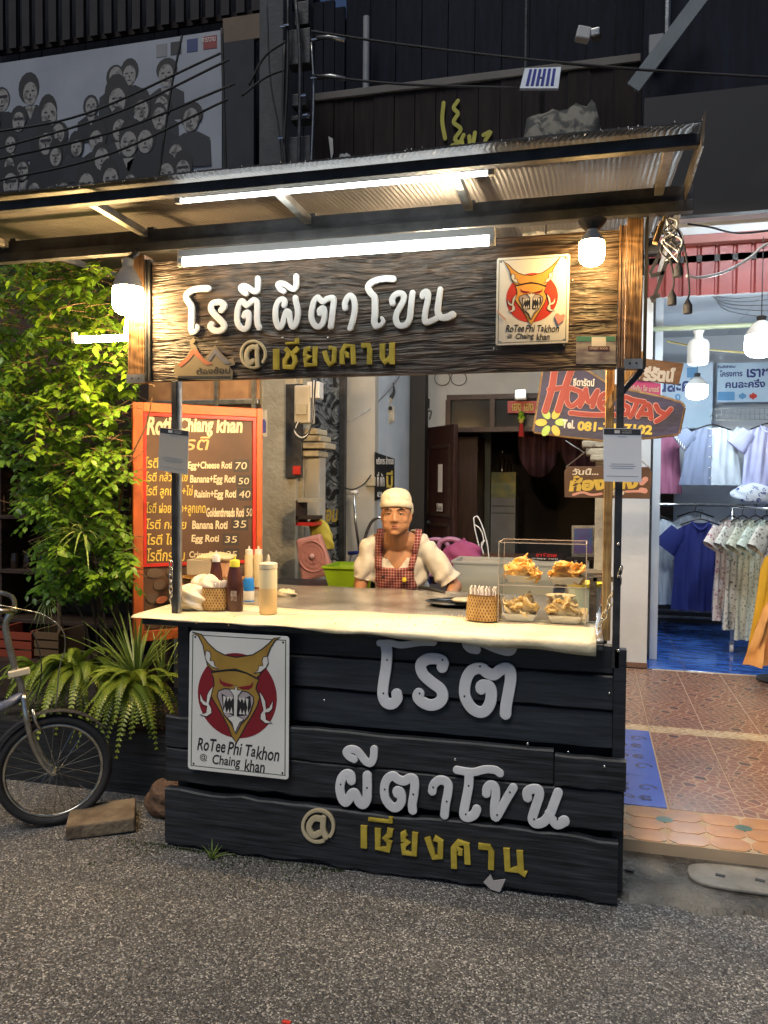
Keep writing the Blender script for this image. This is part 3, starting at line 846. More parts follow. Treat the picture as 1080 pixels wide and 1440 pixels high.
# the two printed metal plates with the mask emblem
m_plate = M('enamelled_plate', (0.70, 0.69, 0.64), r=0.32, c2=(0.60, 0.59, 0.55), ns=3)
m_red_print = M('dark_red_print', (0.22, 0.012, 0.02), r=0.4)
m_red_print2 = M('bright_red_print', (0.55, 0.045, 0.02), r=0.4)
m_gold_print = M('gold_print', (0.36, 0.22, 0.04), r=0.4, c2=(0.28, 0.16, 0.03), ns=10)
m_gold_print2 = M('orange_gold_print', (0.62, 0.27, 0.05), r=0.4, c2=(0.52, 0.36, 0.08), ns=10)
m_cream_print = M('cream_print', (0.68, 0.66, 0.60), r=0.4)
m_mauve_print = M('mauve_grey_print', (0.42, 0.36, 0.36), r=0.4)
m_green_line = M('dark_green_line', (0.05, 0.08, 0.05), r=0.5)
def emblem_plate(quad, parent, red, gold, full):
    q = [Vector(p) for p in quad]           # bl, br, tr, tl
    nrm = (q[1] - q[0]).cross(q[3] - q[0]).normalized()
    wid, hei = (q[1] - q[0]).length, (q[3] - q[0]).length
    def P(u, v, lay):
        return q[0] * (1 - u) * (1 - v) + q[1] * u * (1 - v) + q[2] * u * v + q[3] * (1 - u) * v + nrm * (0.004 + lay * 0.0005)
    mb = MB()
    rr = 0.03
    out = []
    for cx, cy, a0 in ((1 - rr, rr, -90), (1 - rr, 1 - rr, 0), (rr, 1 - rr, 90), (rr, rr, 180)):
        for k in range(5):
            a = R(a0 + 22.5 * k); out.append(P(cx + rr * math.cos(a), cy + rr * wid / hei * math.sin(a), -8))
    mb.poly(out, nrm * 0.004)
    plate = mb.build('emblem_plate', m_plate, parent, bevel=0.0015)
    def pol(pts, lay, mat, name):
        m_ = MB(); m_.poly([P(u, v, lay) for u, v in pts], nrm * 0.0004); return m_.build(name, mat, plate)
    def lin(pts, lay, w, mat, name='printed_line', closed=False, sm=True):
        m_ = MB(); sweep(m_, [P(u, v, lay) for u, v in pts], w * wid, 0.0004, nrm, round_=not closed, smooth=sm, closed=closed, k=4); return m_.build(name, mat, plate)
    if full:   X = lambda x: (x - 63) / 925; Yv = lambda y: min(.985, 1 - (y - 5) / 1345)
    else:      X = lambda x: 0.055 + (x - 63) / 925 * 0.90; Yv = lambda y: 1 - (y + 85) / 1455
    T = lambda pts: [(X(a), Yv(b_)) for a, b_ in pts]
    e = 0.035
    lin([(e, e), (1 - e, e), (1 - e, 1 - e), (e, 1 - e)], 0, 0.012, m_green_line, closed=True, sm=False)
    pol(T([(515 + 365 * math.cos(k * PI / 24), 600 + 400 * math.sin(k * PI / 24)) for k in range(48)]), 1, red, 'printed_disc')
    def both(pts, lay, mat, name, w=0.010):
        pol(T(pts), lay, mat, name); lin(T(pts), lay + 1, w, m_ink, closed=True, sm=False)
    both([(275, 400), (340, 388), (430, 372), (510, 366), (600, 384), (670, 412), (718, 435), (700, 480), (690, 520), (725, 600), (700, 690), (650, 790), (605, 870), (560, 960), (515, 1045), (470, 985), (440, 900), (390, 810), (335, 720), (262, 605), (305, 520), (298, 450)], 2, gold, 'printed_mask')
    both([(90, -30), (150, 60), (195, 150), (215, 250), (240, 335), (290, 385), (380, 372), (500, 350), (600, 378), (690, 425), (725, 390), (745, 320), (785, 230), (820, 130), (860, 60), (910, -40), (850, 40), (795, 100), (740, 150), (660, 205), (510, 240), (400, 225), (320, 190), (240, 120), (180, 45)], 3, gold, 'printed_horns')
    both([(345, 570), (400, 545), (510, 545), (620, 560), (668, 600), (672, 650), (650, 720), (620, 790), (560, 860), (512, 960), (470, 870), (400, 790), (368, 700), (335, 620)], 4, m_mauve_print, 'printed_jaw')
    pol(T([(375, 590), (440, 625), (500, 640), (560, 635), (640, 590), (650, 690), (612, 775), (500, 800), (392, 740)]), 6, m_ink, 'printed_mouth')
    for k, (x, h1, h2) in enumerate(((392, 95, 60), (424, 48, 40), (452, 40, 55), (536, 42, 50), (566, 50, 42), (598, 98, 62))):
        pol(T([(x, 612 + 6 * (k % 2)), (x + 27, 620), (x + 13 + (k - 2.5) * 3, 618 + h1)]), 7, m_cream_print, 'printed_tooth')
        pol(T([(x + 4, 768), (x + 29, 772), (x + 18, 768 - h2)]), 7, m_cream_print, 'printed_tooth')
    for s in (0, 1):
        F = lambda pts: [((p[0]) if s == 0 else 1018 - p[0], p[1] + (0 if s == 0 else 15)) for p in pts]
        pol(T(F([(350, 445), (380, 478), (430, 490), (495, 505), (450, 522), (395, 520), (360, 495)])), 4, m_red_print, 'printed_eye')
        both(F([(298, 530), (262, 570), (240, 615), (232, 690), (205, 670), (172, 605), (176, 680), (205, 715), (240, 722), (232, 785), (175, 812), (240, 822), (285, 785), (282, 740), (258, 700), (272, 640)]), 4, m_cream_print, 'printed_flame', 0.007)
        both(F([(225, 195), (262, 205), (272, 245), (262, 285), (300, 290), (310, 335), (345, 362), (280, 345), (235, 300), (215, 255)]), 5, m_cream_print, 'printed_flame', 0.007)
    both([(512, 500), (524, 545), (568, 545), (530, 600), (522, 790), (585, 815), (548, 850), (505, 945), (478, 860), (430, 812), (492, 790), (490, 600), (450, 545), (500, 540)], 8, m_cream_print, 'printed_nose', 0.007)
    lin(T([(285, 395), (400, 368), (505, 358), (610, 382), (715, 430)]), 6, 0.012, m_ink)
    def tq(x0, y0, x1, y1, sl):
        return [P(X(x0), Yv(y1), 1), P(X(x1), Yv(y1 + sl), 1), P(X(x1), Yv(y0 + sl), 1), P(X(x0), Yv(y0), 1)]
    text('RoTee', m_ink, plate, tq(150, 1030, 415, 1150, 0), 0.0006, 0.012, 0.25)
    text('Phi', m_ink, plate, tq(432, 1040, 570, 1160, 0), 0.0006, 0.012, 0.25)
    text('Ta', m_ink, plate, tq(600, 1050, 690, 1160, 0), 0.0006, 0.012, 0.25)
    text('khon', m_ink, plate, tq(695, 1055, 905, 1180, 0), 0.0006, 0.012, 0.25)
    text('@', m_ink, plate, tq(178, 1180, 245, 1250, 0), 0.0006, 0.0)
    text('Chaing', m_ink, plate, tq(295, 1175, 555, 1295, 0), 0.0006, 0.012, 0.15)
    text('khan', m_ink, plate, tq(590, 1190, 775, 1300, 0), 0.0006, 0.012, 0.15)
    for u, v in ((0.06, 0.05), (0.94, 0.05), (0.06, 0.95), (0.94, 0.95)):
        m_ = MB(); m_.lathe([(0.0045, 0), (0.003, 0.0015)], P(u, v, 1), 8, nrm); m_.build('screw', m_dark if full else m_screw, plate)
    return plate
a, b_, c, d = at(268, 1080, YL - 0.004), at(409, 1094, YL - 0.004), at(411, 880, YU - 0.05), at(272, 872, YU - 0.05)
zt = 0.905
yt = YU - 0.045
q = [Vector((at(268, 1080, YL).x, YL - 0.020, at(268, 1080, YL).z)), Vector((at(409, 1090, YL).x, YL - 0.020, at(268, 1080, YL).z)), Vector((at(411, 900, yt).x, YL + .012, zt)), Vector((at(272, 900, yt).x, YL + .012, zt))]
emblem_plate(q, stall, m_red_print, m_gold_print, True)
Yp = YS - 0.012
p0, p1 = at(697, 487, Yp), at(799, 484, Yp)
ptop = at(697, 364, Yp).z
q = [Vector((p0.x, Yp, p0.z)), Vector((p1.x, Yp, p0.z)), Vector((p1.x + 0.002, Yp - 0.01, ptop)), Vector((p0.x + 0.002, Yp - 0.01, ptop))]
pl2 = emblem_plate(q, stall, m_red_print2, m_gold_print2, False)
# sticker of the small bag picture, little house-shaped plaque, heart and pen stickers
qq = pq(810, 472, 866, 512, YS - 0.001)
g = MB(); g.poly(qq, (0, -0.0012, 0)); st = g.build('sticker', M('sticker_print', (0.42, 0.40, 0.36), r=0.3, c2=(0.16, 0.13, 0.15), ns=14, st=(1, 1, 3)), board)
g = MB(); g.poly(pq(811, 473, 865, 480, YS - 0.0025), (0, -0.0006, 0)); g.build('sticker_band', M('teal_print', (0.06, 0.22, 0.17)), st)
g = MB(); g.poly(pq(832, 474, 852, 488, YS - 0.0032), (0, -0.0004, 0)); g.build('sticker_patch', m_white_paint, st)
text('STREET FOOD', m_white_paint, st, pq(829, 488.5, 855, 491.5, YS - 0.0044), 0.0004)
g = MB(); g.poly(pq(827, 487, 857, 493, YS - 0.0036), (0, -0.0004, 0)); g.build('sticker_label', M('maroon_print', (0.10, 0.02, 0.03)), st)
H = G(120, 340, 4.909)
def hp(pts, lay, mat, name, par): 
    m_ = MB(); m_.poly([H(p, YS - 0.004 - lay * 0.0016) for p in pts], (0, -0.0012, 0)); return m_.build(name, mat, par)
plq = hp([(620, 835), (612, 900), (625, 940), (700, 948), (800, 955), (1015, 955), (1018, 890), (990, 860), (1035, 850), (1020, 800), (985, 815), (930, 760), (895, 712), (860, 765), (825, 805), (790, 770), (765, 720), (745, 705), (762, 680), (745, 660), (722, 690), (730, 735), (700, 790), (650, 840)], 0, M('tan_plaque', (0.26, 0.21, 0.13), r=.4), 'house_plaque', board)
hp([(640, 845), (700, 800), (738, 745), (770, 745), (820, 810), (880, 845), (830, 850), (775, 800), (750, 775), (715, 820), (660, 865)], 1, M('rust_print', (0.42, 0.13, 0.07)), 'printed_roof', plq)
hp([(840, 815), (895, 735), (945, 790), (1010, 840), (960, 845), (895, 775), (860, 825)], 1, M('grey_print', (0.16, 0.16, 0.20)), 'printed_roof', plq)
text('ต้องซ้อน', m_ink, plq, [H(p, YS - 0.0062) for p in ((765, 915), (1000, 908), (998, 855), (770, 870))], 0.0006, 0.01)
hp([(640, 925), (1005, 925), (1005, 940), (640, 942)], 1, m_steel_dark, 'printed_band', plq)
K = G(690, 350, 9)
m_ = MB(); m_.poly([K(p, Yp - 0.012) for p in ((860, 960), (815, 870), (815, 825), (850, 812), (880, 840), (930, 820), (945, 850), (925, 900), (880, 935))], (0, -0.0008, 0)); m_.build('heart_sticker', M('pink_print', (0.72, 0.25, 0.22)), stall)
m_ = MB(); sweep(m_, [K((90, 790), Yp - 0.011), K((120, 830), Yp - 0.011), K((185, 890), Yp - 0.011)], 0.006, 0.001); m_.build('pen_sticker', M('mauve_print', (0.6, 0.35, 0.3)), stall)
K2 = G(690, 350, 9)
for px, py in ((398, 475), (401, 457), (805, 394), (793, 485), (695, 490), (461, 475)):
    p = at(px, py, YS - 0.001); g = MB(); g.lathe([(0.0045, 0), (0.004, 0.003), (0.001, 0.004)], p, 8, (0, -1, 0)); g.build('screw', m_screw, stall, smooth=True)

# awning
BM = 2.965
g = MB(); g.box(-2.75, 0.33, BM - 0.02, BM + 0.02, 2.462, 2.50); g.box(-2.75, 0.33, BM - 0.008, BM + 0.02, 2.50, 2.555); g.build('awning_beam', m_steel_dark, stall, bevel=0.002)
g = MB(); g.box(-2.75, 0.30, 2.55, 2.585, 2.525, 2.562); g.build('awning_front_rail', m_steel_dark, stall, bevel=0.002)
g = MB(); g.box(-2.75, 0.40, 3.9, 3.94, 2.60, 2.64); g.build('awning_back_rail', m_steel_dark, stall)
for x in (-2.48, -1.80, -1.085, -0.452, 0.215):
    g = MB(); g.beam((x, 2.585, 2.540), (x, BM - 0.021, 2.535), 0.03, 0.03); g.build('rafter', m_steel if x != -1.8 else m_steel, stall, bevel=0.002)
    g = MB(); g.beam((x, BM + 0.022, 2.56), (x, 3.9, 2.62), 0.03, 0.03); g.build('rafter', m_steel_dark, stall)
g = MB(); nx = 330
vs, fs = [], []
for i in range(nx + 1):
    x = -2.78 + 3.06 * i / nx
    dz = 0.0008 if i % 2 else -0.0008
    lip = 0.012 * math.sin(i * 0.05) 
    vs += [(x + 0.02, 2.50, 2.570 + dz + lip * 0.2), (x, 2.56, 2.580 + dz), (x, 2.96, 2.635 + dz), (x, 4.2, 2.75 + dz)]
for i in range(nx):
    for k in range(3): fs.append((i * 4 + k, i * 4 + k + 1, (i + 1) * 4 + k + 1, (i + 1) * 4 + k))
g.add(vs, fs); o = g.build('roof_sheet', m_sheet, stall); md = o.modifiers.new('t', 'SOLIDIFY'); md.thickness = 0.006; md.offset = 1
g = MB(); g.add([(-2.78, 2.45, 2.57), (-2.78, 2.45, 2.60), (0.36, 2.45, 2.60), (0.36, 2.45, 2.57), (-2.78, 2.50, 2.575), (0.36, 2.50, 2.575)], [(0, 1, 2, 3), (4, 0, 3, 5)])
g = MB(); g.box(0.30, 0.306, 2.50, 4.1, 2.50, 2.565); g.add([(0.300, 2.49, 2.585), (0.300, 2.75, 2.585), (0.306, 2.47, 2.592), (0.303, 2.49, 2.5)], [(0, 1, 2), (0, 2, 3)]); g.build('end_fascia', M('dull_film', (0.16, 0.15, 0.14), r=0.35, c2=(0.06, 0.055, 0.05), bump=0.8, bs=20), stall)
# rainwater beads left along the front edge of the sheet
g = MB()
for i in range(110):
    x = random.uniform(-2.7, 0.28); r_ = random.uniform(0.001, 0.0028)
    g.ball((x, 2.498 - r_ * 0.3, 2.568 + random.uniform(-0.004, 0.010)), (r_, r_, r_ * 1.2), 6, 5)
g.build('water_bead', M('water_bead', (0.9, 0.9, 0.9), r=0.05, m=0.9), stall, smooth=True)
bpy.data.objects['water_bead']['kind'] = 'stuff'
# ------------------------------------------------------------------ lamps of the stall
def tube_lamp(a, b_, r, glass, label, batten=0.03, group=None, up_=0.022):
    a, b_ = Vector(a), Vector(b_)
    rt_ = root('tube_lamp', label, 'tube lamp', (a + b_) / 2, group)
    d = (b_ - a).normalized()
    g = MB(); g.tube([a, b_], r, 14); g.build('glass_tube', glass, rt_, smooth='auto')
    for p, s in ((a, -1), (b_, 1)):
        g = MB(); g.tube([p, p + d * s * 0.018], r * 1.08, 12); g.beam(p + d * s * 0.012 - Vector((0, 0, r)), p + d * s * 0.012 + Vector((0, 0, up_ + 0.01)), 0.02, 0.018); g.build('end_holder', m_white_plastic, rt_)
    if batten:
        g = MB(); g.beam(a - d * 0.02 + Vector((0, 0.004, up_ + r)), b_ + d * 0.02 + Vector((0, 0.004, up_ + r)), 0.028, batten); g.build('batten', m_white_plastic, rt_, bevel=0.002)
    return rt_
ta, tb = at(258, 369, 2.87), at(688, 341, 2.87)
zt = (ta.z + tb.z) / 2
tube_lamp((ta.x, 2.87, zt), (tb.x, 2.87, zt), 0.014, m_tube, 'long lit tube lamp under the awning beam, shining down the wooden sign board')
ta, tb = at(255, 283, 2.70), at(686, 243, 2.70)  # glowing tube added to imitate the sign lamp's reflection in the roof sheet
zz = (ta.z + tb.z) / 2
tube_lamp((ta.x, 2.70, zz), (tb.x, 2.70, zz), 0.009, m_tube_reflection, 'thin glowing tube added for the lamp reflection in the roof sheet, above the rafters', batten=0)
def bulb(loc, r, h, glass, label, base_h=0.05, cone=True, cord=0.0, group=None, name='light_bulb', basemat=None, neck=0.018):
    x, y, z = loc      # centre of the glass
    rt_ = root(name, label, 'light bulb', (x, y, z - h / 2), group)
    g = MB()
    prof = [(0.001, -h / 2)] + [(r * math.cos(R(a)) ** 0.6, -h / 2 + h * 0.42 * (1 + math.sin(R(a))) ) for a in (-80, -60, -40, -20, 0)] + [(r, h * 0.2), (r * 0.96, h / 2)]
    g.lathe(prof, loc, 24); g.build('glass', glass, rt_, smooth=True)
    g = MB(); g.lathe([(r * 0.97, h / 2), (r * 0.9, h / 2 + base_h * 0.25), (r * 0.62, h / 2 + base_h * 0.7), (neck, h / 2 + base_h)], loc, 24); g.build('housing', basemat or m_white_plastic, rt_, smooth='auto')
    g = MB(); g.lathe([(neck, h / 2 + base_h), (neck * 1.1, h / 2 + base_h + 0.03), (neck * 0.6, h / 2 + base_h + 0.036)], loc, 16); g.build('socket', m_white_plastic if not cord else m_dark, rt_, smooth='auto')
    if cord:
        g = MB(); g.tube([(x, y, z + h / 2 + base_h + 0.03), (x, y, z + h / 2 + base_h + 0.03 + cord)], 0.003, 6); g.build('cord', m_dark, rt_)
    return rt_
p = at(832, 357, 2.86)
rb = bulb(p, 0.044, 0.082, m_bulb_warm, 'round lit warm bulb at the right end of the sign board', base_h=0.035, neck=0.02)
g = MB(); g.lathe([(0.024, 0.0), (0.045, 0.022), (0.05, 0.032), (0.02, 0.036)], (p.x, p.y, p.z + 0.082), 16); g.build('rose', m_steel_dark, rb, smooth='auto')
p = at(180, 424, 2.90)
lb = bulb(p, 0.062, 0.11, m_bulb_left, 'big lit globe bulb beside the left column of the sign board', base_h=0.085, neck=0.022)
g = MB(); g.tube([(p.x, p.y, p.z + 0.17), (p.x + 0.01, p.y + 0.05, 2.46), (p.x + 0.02, 2.94, 2.47)], 0.012, 8); g.build('holder_arm', m_steel_dark, lb)
a, b_ = at(108, 478, 3.07), at(186, 479, 3.07)
tube_lamp((a.x, 3.07, a.z), (b_.x, 3.07, a.z), 0.014, m_bulb_low, 'short lit lamp sticking out left below the globe bulb', batten=0)
g = MB(); g.lathe([(0.001, -0.035), (0.032, -0.022), (0.036, 0.0), (0.03, 0.05), (0.02, 0.09)], at(186, 468, 3.08), 16); tag(g.build('light_bulb', m_bulb_low, smooth=True), 'lit bulb at the foot of the left sign column, above the leaves', 'light bulb')
bulb((-0.62, 3.42, 2.36), 0.045, 0.08, m_bulb_in, 'lit bulb under the awning behind the sign board, hanging over the counter', base_h=0.04, cord=0.14)
bulb((-0.18, 3.10, 2.17), 0.042, 0.075, m_bulb_in, 'lit bulb close behind the sign board, above the glass food case', base_h=0.04, cord=0.25)

# ------------------------------------------------------------------ cloth and things on the counter
m_cloth = M('cream_table_paper', (0.66, 0.59, 0.41), r=0.5, c2=(0.54, 0.46, 0.29), ns=5, bump=0.5, bs=14)
vs, fs = [], []
nx = 70
prof = []
for i in range(nx + 1):
    u = i / nx
    x = -1.84 + u * (0.03 + 1.84)
    back = 3.27 + 0.012 * math.sin(u * 31) + 0.01 * math.sin(u * 13 + 1)
    if u < 0.27: back += (0.27 - u) / 0.27 * 0.12
    drop = 0.010 + 0.038 * max(0, (u - 0.33) / 0.67) ** 0.9
    w = 0.0022 * math.sin(u * 60) + 0.003 * math.sin(u * 23)
    ys = [back, back - 0.08, 3.12, 3.02, 2.95, 2.915, 2.897, 2.893, 2.893 + w]
    zs = [CZ + 0.0035, CZ + 0.0045 + w * 0.6, CZ + 0.004 + abs(w) * 0.5, CZ + 0.004, CZ + 0.004 + w * 0.4, CZ + 0.003, CZ - 0.004, CZ - drop * 0.5, CZ - drop + 0.004 * math.sin(u * 37)]
    vs += [(x, y, z) for y, z in zip(ys, zs)]
for i in range(nx):
    for k in range(8): fs.append((i * 9 + k, i * 9 + k + 1, (i + 1) * 9 + k + 1, (i + 1) * 9 + k))
g = MB(); g.add(vs, fs)
cl = tag(g.build('table_paper', m_cloth, smooth=True), 'cream paper sheet spread over the front edge of the stall counter', 'table cover')
md = cl.modifiers.new('t', 'SOLIDIFY'); md.thickness = 0.002
CT = CZ + 0.006
def on(px, py): return atz(px, py, CT)
# squeeze bottle
m_milk = M('condensed_milk', (0.62, 0.45, 0.22), r=0.3, sss=0.0)
m_clearpl = M('cloudy_plastic', (0.66, 0.58, 0.38), r=0.28)
p = on(377, 863)
r0 = root('squeeze_bottle', 'tall clear squeeze bottle half full of milk, on the paper right of the sauce bottles', 'squeeze bottle', p)
g = MB(); g.lathe([(0.034, 0), (0.038, 0.006), (0.038, 0.11)], p, 24); g.build('milk', m_milk, r0, smooth='auto')
g = MB(); g.lathe([(0.0382, 0.11), (0.0382, 0.185), (0.036, 0.195)], p, 24); g.build('bottle_body', m_clearpl, r0, smooth='auto')
g = MB(); g.lathe([(0.039, 0.193), (0.039, 0.212), (0.034, 0.216), (0.008, 0.22), (0.005, 0.245), (0.003, 0.25)], p, 24); g.build('cap', M('cream_cap', (0.62, 0.57, 0.42), r=0.4), r0, smooth='auto')
m_choc = M('brown_sauce_bottle', (0.085, 0.028, 0.02), r=0.22, c2=(0.06, 0.02, 0.014))
def sauce(px, py, h, w, capm, label, extra=None):
    p = on(px, py); s = mpp(p); H_, r_ = h * s, w * s / 2
    rr_ = root('sauce_bottle', label, 'sauce bottle', p)
    g = MB(); g.lathe([(r_ * .9, 0), (r_, .02 * H_), (r_, .45 * H_), (r_ * .85, .62 * H_), (r_ * .62, .78 * H_), (r_ * .5, .82 * H_)], p, 22, sy=0.75); g.build('bottle_body', m_choc, rr_, smooth='auto')
    g = MB(); g.lathe([(r_ * .56, .80 * H_), (r_ * .56, .90 * H_), (r_ * .5, .92 * H_), (r_ * .14, .93 * H_), (r_ * .08, H_)], p, 16); g.build('cap', capm, rr_, smooth='auto')
    return rr_, p, s, r_, H_
m_yel = M('yellow_plastic', (0.78, 0.66, 0.06), r=0.35)
b1, p, s, r_, H_ = sauce(330, 859, 78, 25, m_yel, 'brown sauce bottle with a yellow nozzle cap between the basket and the squeeze bottle')
g = MB(); g.poly([(p.x + r_ * x, p.y - r_ * .78 - .0 , p.z + z * H_) for x, z in ((-.1, .2), (.6, .2), (.6, .38), (-.1, .38))], (0, -0.0015, 0)); g.build('label', M('sauce_label', (0.45, 0.38, 0.30), c2=(0.10, 0.03, 0.02), ns=60), b1)
sauce(304, 852, 78, 20, m_white_plastic, 'dark sauce bottle with a white nozzle cap behind the left basket')
p = on(350, 848); s = mpp(p)
r0 = root('drink_bottle', 'white bottle with a blue cap and blue shoulder behind the brown sauce bottle', 'bottle', p)
g = MB(); g.lathe([(.022, 0), (.025, .004), (.025, .058)], p, 22); g.build('bottle_body', m_white_plastic, r0, smooth='auto')
m_blue_pl = M('blue_plastic', (0.02, 0.20, 0.62), r=0.3)
g = MB(); g.lathe([(.0252, .058), (.0252, .082), (.023, .09), (.023, .112), (.02, .116)], p, 22); g.build('cap', m_blue_pl, r0, smooth='auto')
g = MB(); g.lathe([(.0254, .008), (.0254, .014)], p, 22); g.build('blue_band', m_blue_pl, r0)
g = MB(); g.tube([(p.x - .03, p.y, p.z + .03), (p.x - .035, p.y, p.z + .07), (p.x - .028, p.y, p.z + .10)], .007, 8); g.build('handle', m_blue_pl, r0, smooth=True)
# woven baskets with folded paper napkins
m_weave = raw('woven_bamboo', 0.5)
mt, nt, b = m_weave
v = obj_coord(nt)
w1 = tex(nt, 'Wave', obj_coord(nt, (1, 1, 1.3)), wave_type='BANDS', bands_direction='DIAGONAL', Scale=75.0, Distortion=1.0)
w2 = tex(nt, 'Wave', obj_coord(nt, (-1, 1, 1.3)), wave_type='BANDS', bands_direction='DIAGONAL', Scale=75.0, Distortion=1.0)
s_ = math_node(nt, 'MAXIMUM', w1.outputs['Fac'], w2.outputs['Fac'])
nt.links.new(ramp(nt, s_, [(0.4, (0.16, 0.07, 0.02)), (0.75, (0.52, 0.30, 0.10))]), b.inputs['Base Color'])
bump_to(nt, s_, 0.8, 0.004)
m_weave = mt
m_wbase = M('dark_bamboo', (.24, .12, .035), r=.6, c2=(.16, .075, .02), ns=30)
m_napkin = M('napkin_paper', (0.74, 0.68, 0.62), r=0.7, c2=(0.6, 0.54, 0.50), ns=30)
def basket(px, py, w, h, label, rz):
    p = on(px, py); s = mpp(p); W, H_ = w * s / 2, h * s
    c = Vector((p.x, p.y + W, p.z))
    r0 = root('woven_basket', label, 'basket', c)
    vs, fs = [], []
    n = 28; lv = [(0.86, 0), (0.97, .12), (1.0, .3), (0.93, .7), (0.88, 1.0), (0.80, 1.0), (0.78, .5)]
    for f_, z in lv:
        for k in range(n):
            t = 2 * PI * k / n + rz
            e = 3.2
            q = (abs(math.cos(t - rz)) ** e + abs(math.sin(t - rz)) ** e) ** (-1 / e) * (0.88)
            vs.append((c.x + W * f_ * q * math.cos(t), c.y + W * f_ * q * math.sin(t), c.z + H_ * z))
    m = len(lv)
    for i in range(m - 1):
        for k in range(n): fs.append((i * n + k, i * n + (k + 1) % n, (i + 1) * n + (k + 1) % n, (i + 1) * n + k))
    fs.append(tuple(range(n))); fs.append(tuple((m - 1) * n + k for k in range(n)))
    g = MB(); g.add(vs, fs); g.build('basket_body', m_wbase, r0, smooth='auto')
    # raised diagonal strips of the weave
    g = MB()
    def P(u, z, off):
        t = 2 * PI * u + rz; e = 3.2
        f_ = 0.97 if z < .12 else (1.0 - max(0, z - .3) * 0.15)
        q = (abs(math.cos(t - rz)) ** e + abs(math.sin(t - rz)) ** e) ** (-1 / e) * .88
        return Vector((c.x + (W * f_ * q + off) * math.cos(t), c.y + (W * f_ * q + off) * math.sin(t), c.z + H_ * z))
    for k in range(40):
        for sgn in (1, -1):
            a = [P(k / 34 + sgn * 0.13 * z, z, 0.0020 + 0.0006 * sgn) for z in (0.05, .25, .5, .75, .95)]
            b2 = [P(k / 34 + 0.013 + sgn * 0.13 * z, z, 0.0020 + 0.0006 * sgn) for z in (0.05, .25, .5, .75, .95)]
            g.add(a + b2, [(i, i + 1, 5 + i + 1, 5 + i) for i in range(4)])
    o = g.build('weave_strips', M('split_bamboo', (0.66, 0.42, 0.15), r=0.45, c2=(0.48, 0.27, 0.08), ns=30), r0); o['kind'] = 'stuff'
    for k in range(9):
        x = c.x + (k - 4) * W * 0.17; 
        g = MB(); a = random.uniform(-.2, .2)
        y0_, y1_ = c.y - W * .5, c.y + W * .5
        pts = []
        for q in range(9):
            t = q / 8
            pts.append((x + 0.004 * math.sin(q * 2.2) + a * .02, y0_ + (y1_ - y0_) * t, c.z + H_ * (0.95 + .32 * math.sin(PI * t) + random.uniform(-.03, .05))))
        vv = pts + [(q[0] + .002, q[1], c.z + H_ * .5) for q in pts]
        g.add(vv, [(i, i + 1, 9 + i + 1, 9 + i) for i in range(8)])
        o = g.build('napkin', m_napkin, r0); md = o.modifiers.new('t', 'SOLIDIFY'); md.thickness = 0.0025
    return r0
basket(293, 860, 48, 33, 'woven bamboo basket of napkins at the left end of the counter, beside the plastic bag', 0.15)
basket(677, 876, 52, 38, 'woven bamboo basket of napkins leaning by the left side of the glass food case', -0.3)
# knotted plastic bag
def lumpy(c, r, seed, amp, nu=40, nv=28, sq=1.0):
    random.seed(seed)
    ph = [(random.uniform(2, 7), random.uniform(2, 7), random.uniform(0, 6), random.uniform(0.3, 1)) for _ in range(9)]
    g = MB(); g.ball((0, 0, 0), 1.0, nu, nv)
    out = []
    for v in g.v:
        th = math.atan2(v.y, v.x); f = 1 + amp * sum(w * math.sin(a * th + b_ * v.z * 1.4 + p_) for a, b_, p_, w in ((int(q[0]), q[1], q[2], q[3]) for q in ph)) / 4
        z = v.z * f; z = max(z, -0.75)
        out.append(Vector((c[0] + v.x * r[0] * f, c[1] + v.y * r[1] * f, c[2] + (z + .75) * r[2])))
    g.v = out
    return g
m_bag = M('white_plastic_bag', (0.66, 0.60, 0.48), r=0.35, c2=(0.58, 0.50, 0.38), ns=10, bump=0.5, bs=14)
p = on(262, 860)
r0 = root('plastic_bag', 'crumpled white plastic bag left of the napkin basket at the counter end', 'plastic bag', (p.x, p.y + .07, p.z))
lumpy((p.x - .01, p.y + .07, p.z), (.085, .07, .062), 3, .16).build('bag_body', m_bag, r0, smooth=True)
lumpy((p.x + .035, p.y + .12, p.z + .04), (.08, .06, .06), 5, .2).build('bag_fold', m_bag, r0, smooth=True)
random.seed(11)
# rear left group: tray basket, grey box, folded frill paper, white bottles
p = atz(300, 826, CT)
r0 = root('food_tray', 'wide flat wicker tray behind the sauce bottles on the left of the counter', 'tray', p)
g = MB(); g.lathe([(.12, .03), (.16, .05), (.165, .055), (.15, .055), (.11, .035)], p, 30, sx=1.15, sy=.7); g.build('tray_body', m_weave, r0, smooth='auto')
g = MB(); g.lathe([(.10, 0), (.10, .032)], p, 20, sy=.7); g.build('tray_foot', m_steel_dark, r0)
q = p + Vector((-.01, 0, .056))
g = MB(); g.obox(q + Vector((-.06, 0, .05)), (.13, .08, .08), R(5)); tag(g.build('paper_box', M('grey_card', (0.42, 0.38, 0.30), r=.6, c2=(.34, .30, .23)), bevel=.003), 'plain grey box standing on the wicker tray behind the sauce bottles', 'box')
g = MB(); g.obox(q + Vector((.045, .02, .048)), (.10, .07, .09), R(-4)); bx = tag(g.build('paper_box', M('peach_card', (0.62, 0.36, 0.22), r=.6), bevel=.003), 'peach coloured box under the frilled paper, right of the grey box', 'box')
g = MB(); vs = []
for i in range(25):
    x = q.x - .08 + .20 * i / 24
    vs += [(x, q.y - .03, q.z + .100 + .004 * (i % 2)), (x, q.y + .05, q.z + .110 + .016 * math.sin(i / 24 * PI) + .004 * (i % 2))]
g.add(vs, [(2 * i, 2 * i + 1, 2 * i + 3, 2 * i + 2) for i in range(24)])
